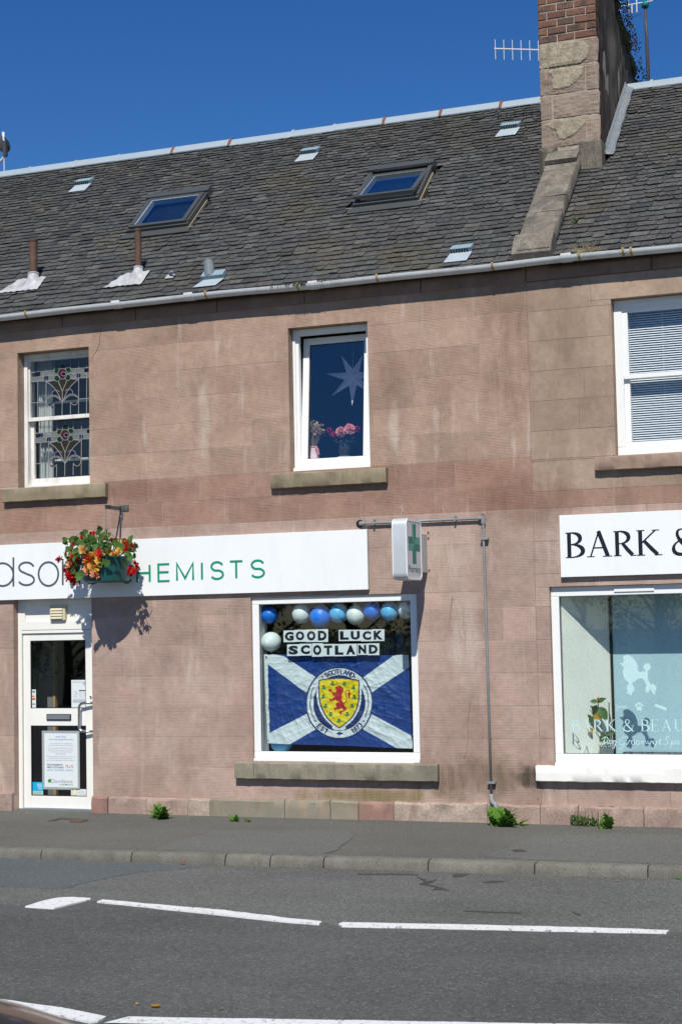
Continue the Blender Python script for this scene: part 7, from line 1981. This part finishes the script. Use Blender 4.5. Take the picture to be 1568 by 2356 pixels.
g = MB(); A = [Vector((ox-1.24, oy+y, ROADZ+1.41)) for y in (-.5, 0, .5)]; B = [Vector((ox-1.72, oy+y, ROADZ+1.08)) for y in (-.6, 0, .6)]; g.add(A + B, [(j, 3+j, 4+j, j+1) for j in range(2)]); obj('rear_screen', g, cglass, car, smooth=True)
for y_ in (.60, -.60):
    rb = MB(); rb.tube([(ox+x, oy+y_*.78, ROADZ+z) for x, z in ((-1.2, 1.36), (-.8, 1.455), (-.1, 1.495), (.45, 1.435), (.72, 1.34))], .010, 8); obj('roof_rail', rb, trim, car, smooth=True)
for x_ in (-1.3, 1.3):
    for y_ in (-.78, .78):
        g = MB(); g.lathe([(.20, -.1), (.30, -.1), (.325, -.06), (.325, .06), (.30, .1), (.20, .1)], (ox+x_, oy+y_, ROADZ+.325), 28, (0, 1, 0)); w_ = obj('wheel', g, tyre, car, smooth=True)
        g = MB(); s = 1 if y_ > 0 else -1; g.lathe([(0, .06*s), (.06, .07*s), (.18, .05*s), (.205, .095*s)], (ox+x_, oy+y_, ROADZ+.325), 28, (0, 1, 0)); obj('rim', g, rimm, w_, smooth=True)
for y_ in (-.55, .55):
    g = MB(); g.box(ox+1.98, ox+2.06, oy+y_-.14, oy+y_+.14, ROADZ+.64, ROADZ+.74); bev(obj('headlight', g, lampm, car), .03, 3)
    g = MB(); g.box(ox-2.08, ox-2.0, oy+y_-.12, oy+y_+.12, ROADZ+.7, ROADZ+.84); bev(obj('tail_light', g, M['printred'], car), .03, 3)
    g = MB(); s = 1 if y_ > 0 else -1; g.box(ox+.72, ox+.84, oy+s*.88, oy+s*1.06, ROADZ+.96, ROADZ+1.10); bev(obj('door_mirror', g, carpaint, car), .03, 3)

# ================================================================== TREES ACROSS THE STREET (seen only as reflections)
random.seed(17)
def tree_meshes(seed):
    r = random.Random(seed); c = MB(); tr = MB()
    tr.tube([(0,0,-.1), (.05,.02,1.2), (-.03,.05,2.4), (.02,0,3.6)], [.20,.16,.12,.06], 8)
    for k in range(7):
        a = k*.9; z = 1.5+.28*k; tr.tube([(0,0,z), (math.cos(a)*.8, math.sin(a)*.8, z+.6), (math.cos(a)*1.4, math.sin(a)*1.4, z+1.0)], [.06,.04,.015], 5)
    for k in range(34):
        a = r.uniform(0, 6.28); rr = 1.5*math.sqrt(r.random()); z = r.uniform(1.0, 4.9); rr *= (1 - max(0, z-2.6)/3.2)
        cc = Vector((math.cos(a)*rr, math.sin(a)*rr, z)); cr = r.uniform(.35, .7)
        for i in range(70):
            d = Vector((r.gauss(0, 1), r.gauss(0, 1), r.gauss(0, 1))).normalized()*cr*r.random()**.4
            leaf_quad(c, cc+d, Vector((r.uniform(-1, 1), r.uniform(-1, 1), r.uniform(-1, .6))), r.uniform(.10, .20), Vector((r.uniform(-1, 1), r.uniform(-1, 1), 1)))
    cm = c.mesh('crown'); cm.materials.append(M['treeleaf']); tm = tr.mesh('trunk', True); tm.materials.append(M['bark']); return cm, tm
tms = [tree_meshes(k) for k in (1, 2, 3)]
i = 0
for x_ in np.arange(-34, 14, 2.3):
    s = rnd(.85, 1.05); p = Vector((float(x_) + rnd(-.4, .4), -29 + rnd(-.8, .8), -.17))
    t = thing('tree', 'bushy green tree in the row across the street facing the shops', 'tree', p, 'trees across the street')
    mw = Matrix.Translation(p) @ Matrix.Rotation(rnd(0, 6), 4, 'Z') @ Matrix.Diagonal((s, s, s, 1))
    cm, tm = tms[i % 3]; i += 1
    obj('trunk', tm, None, t, mw=mw); obj('crown', cm, None, t, mw=mw)
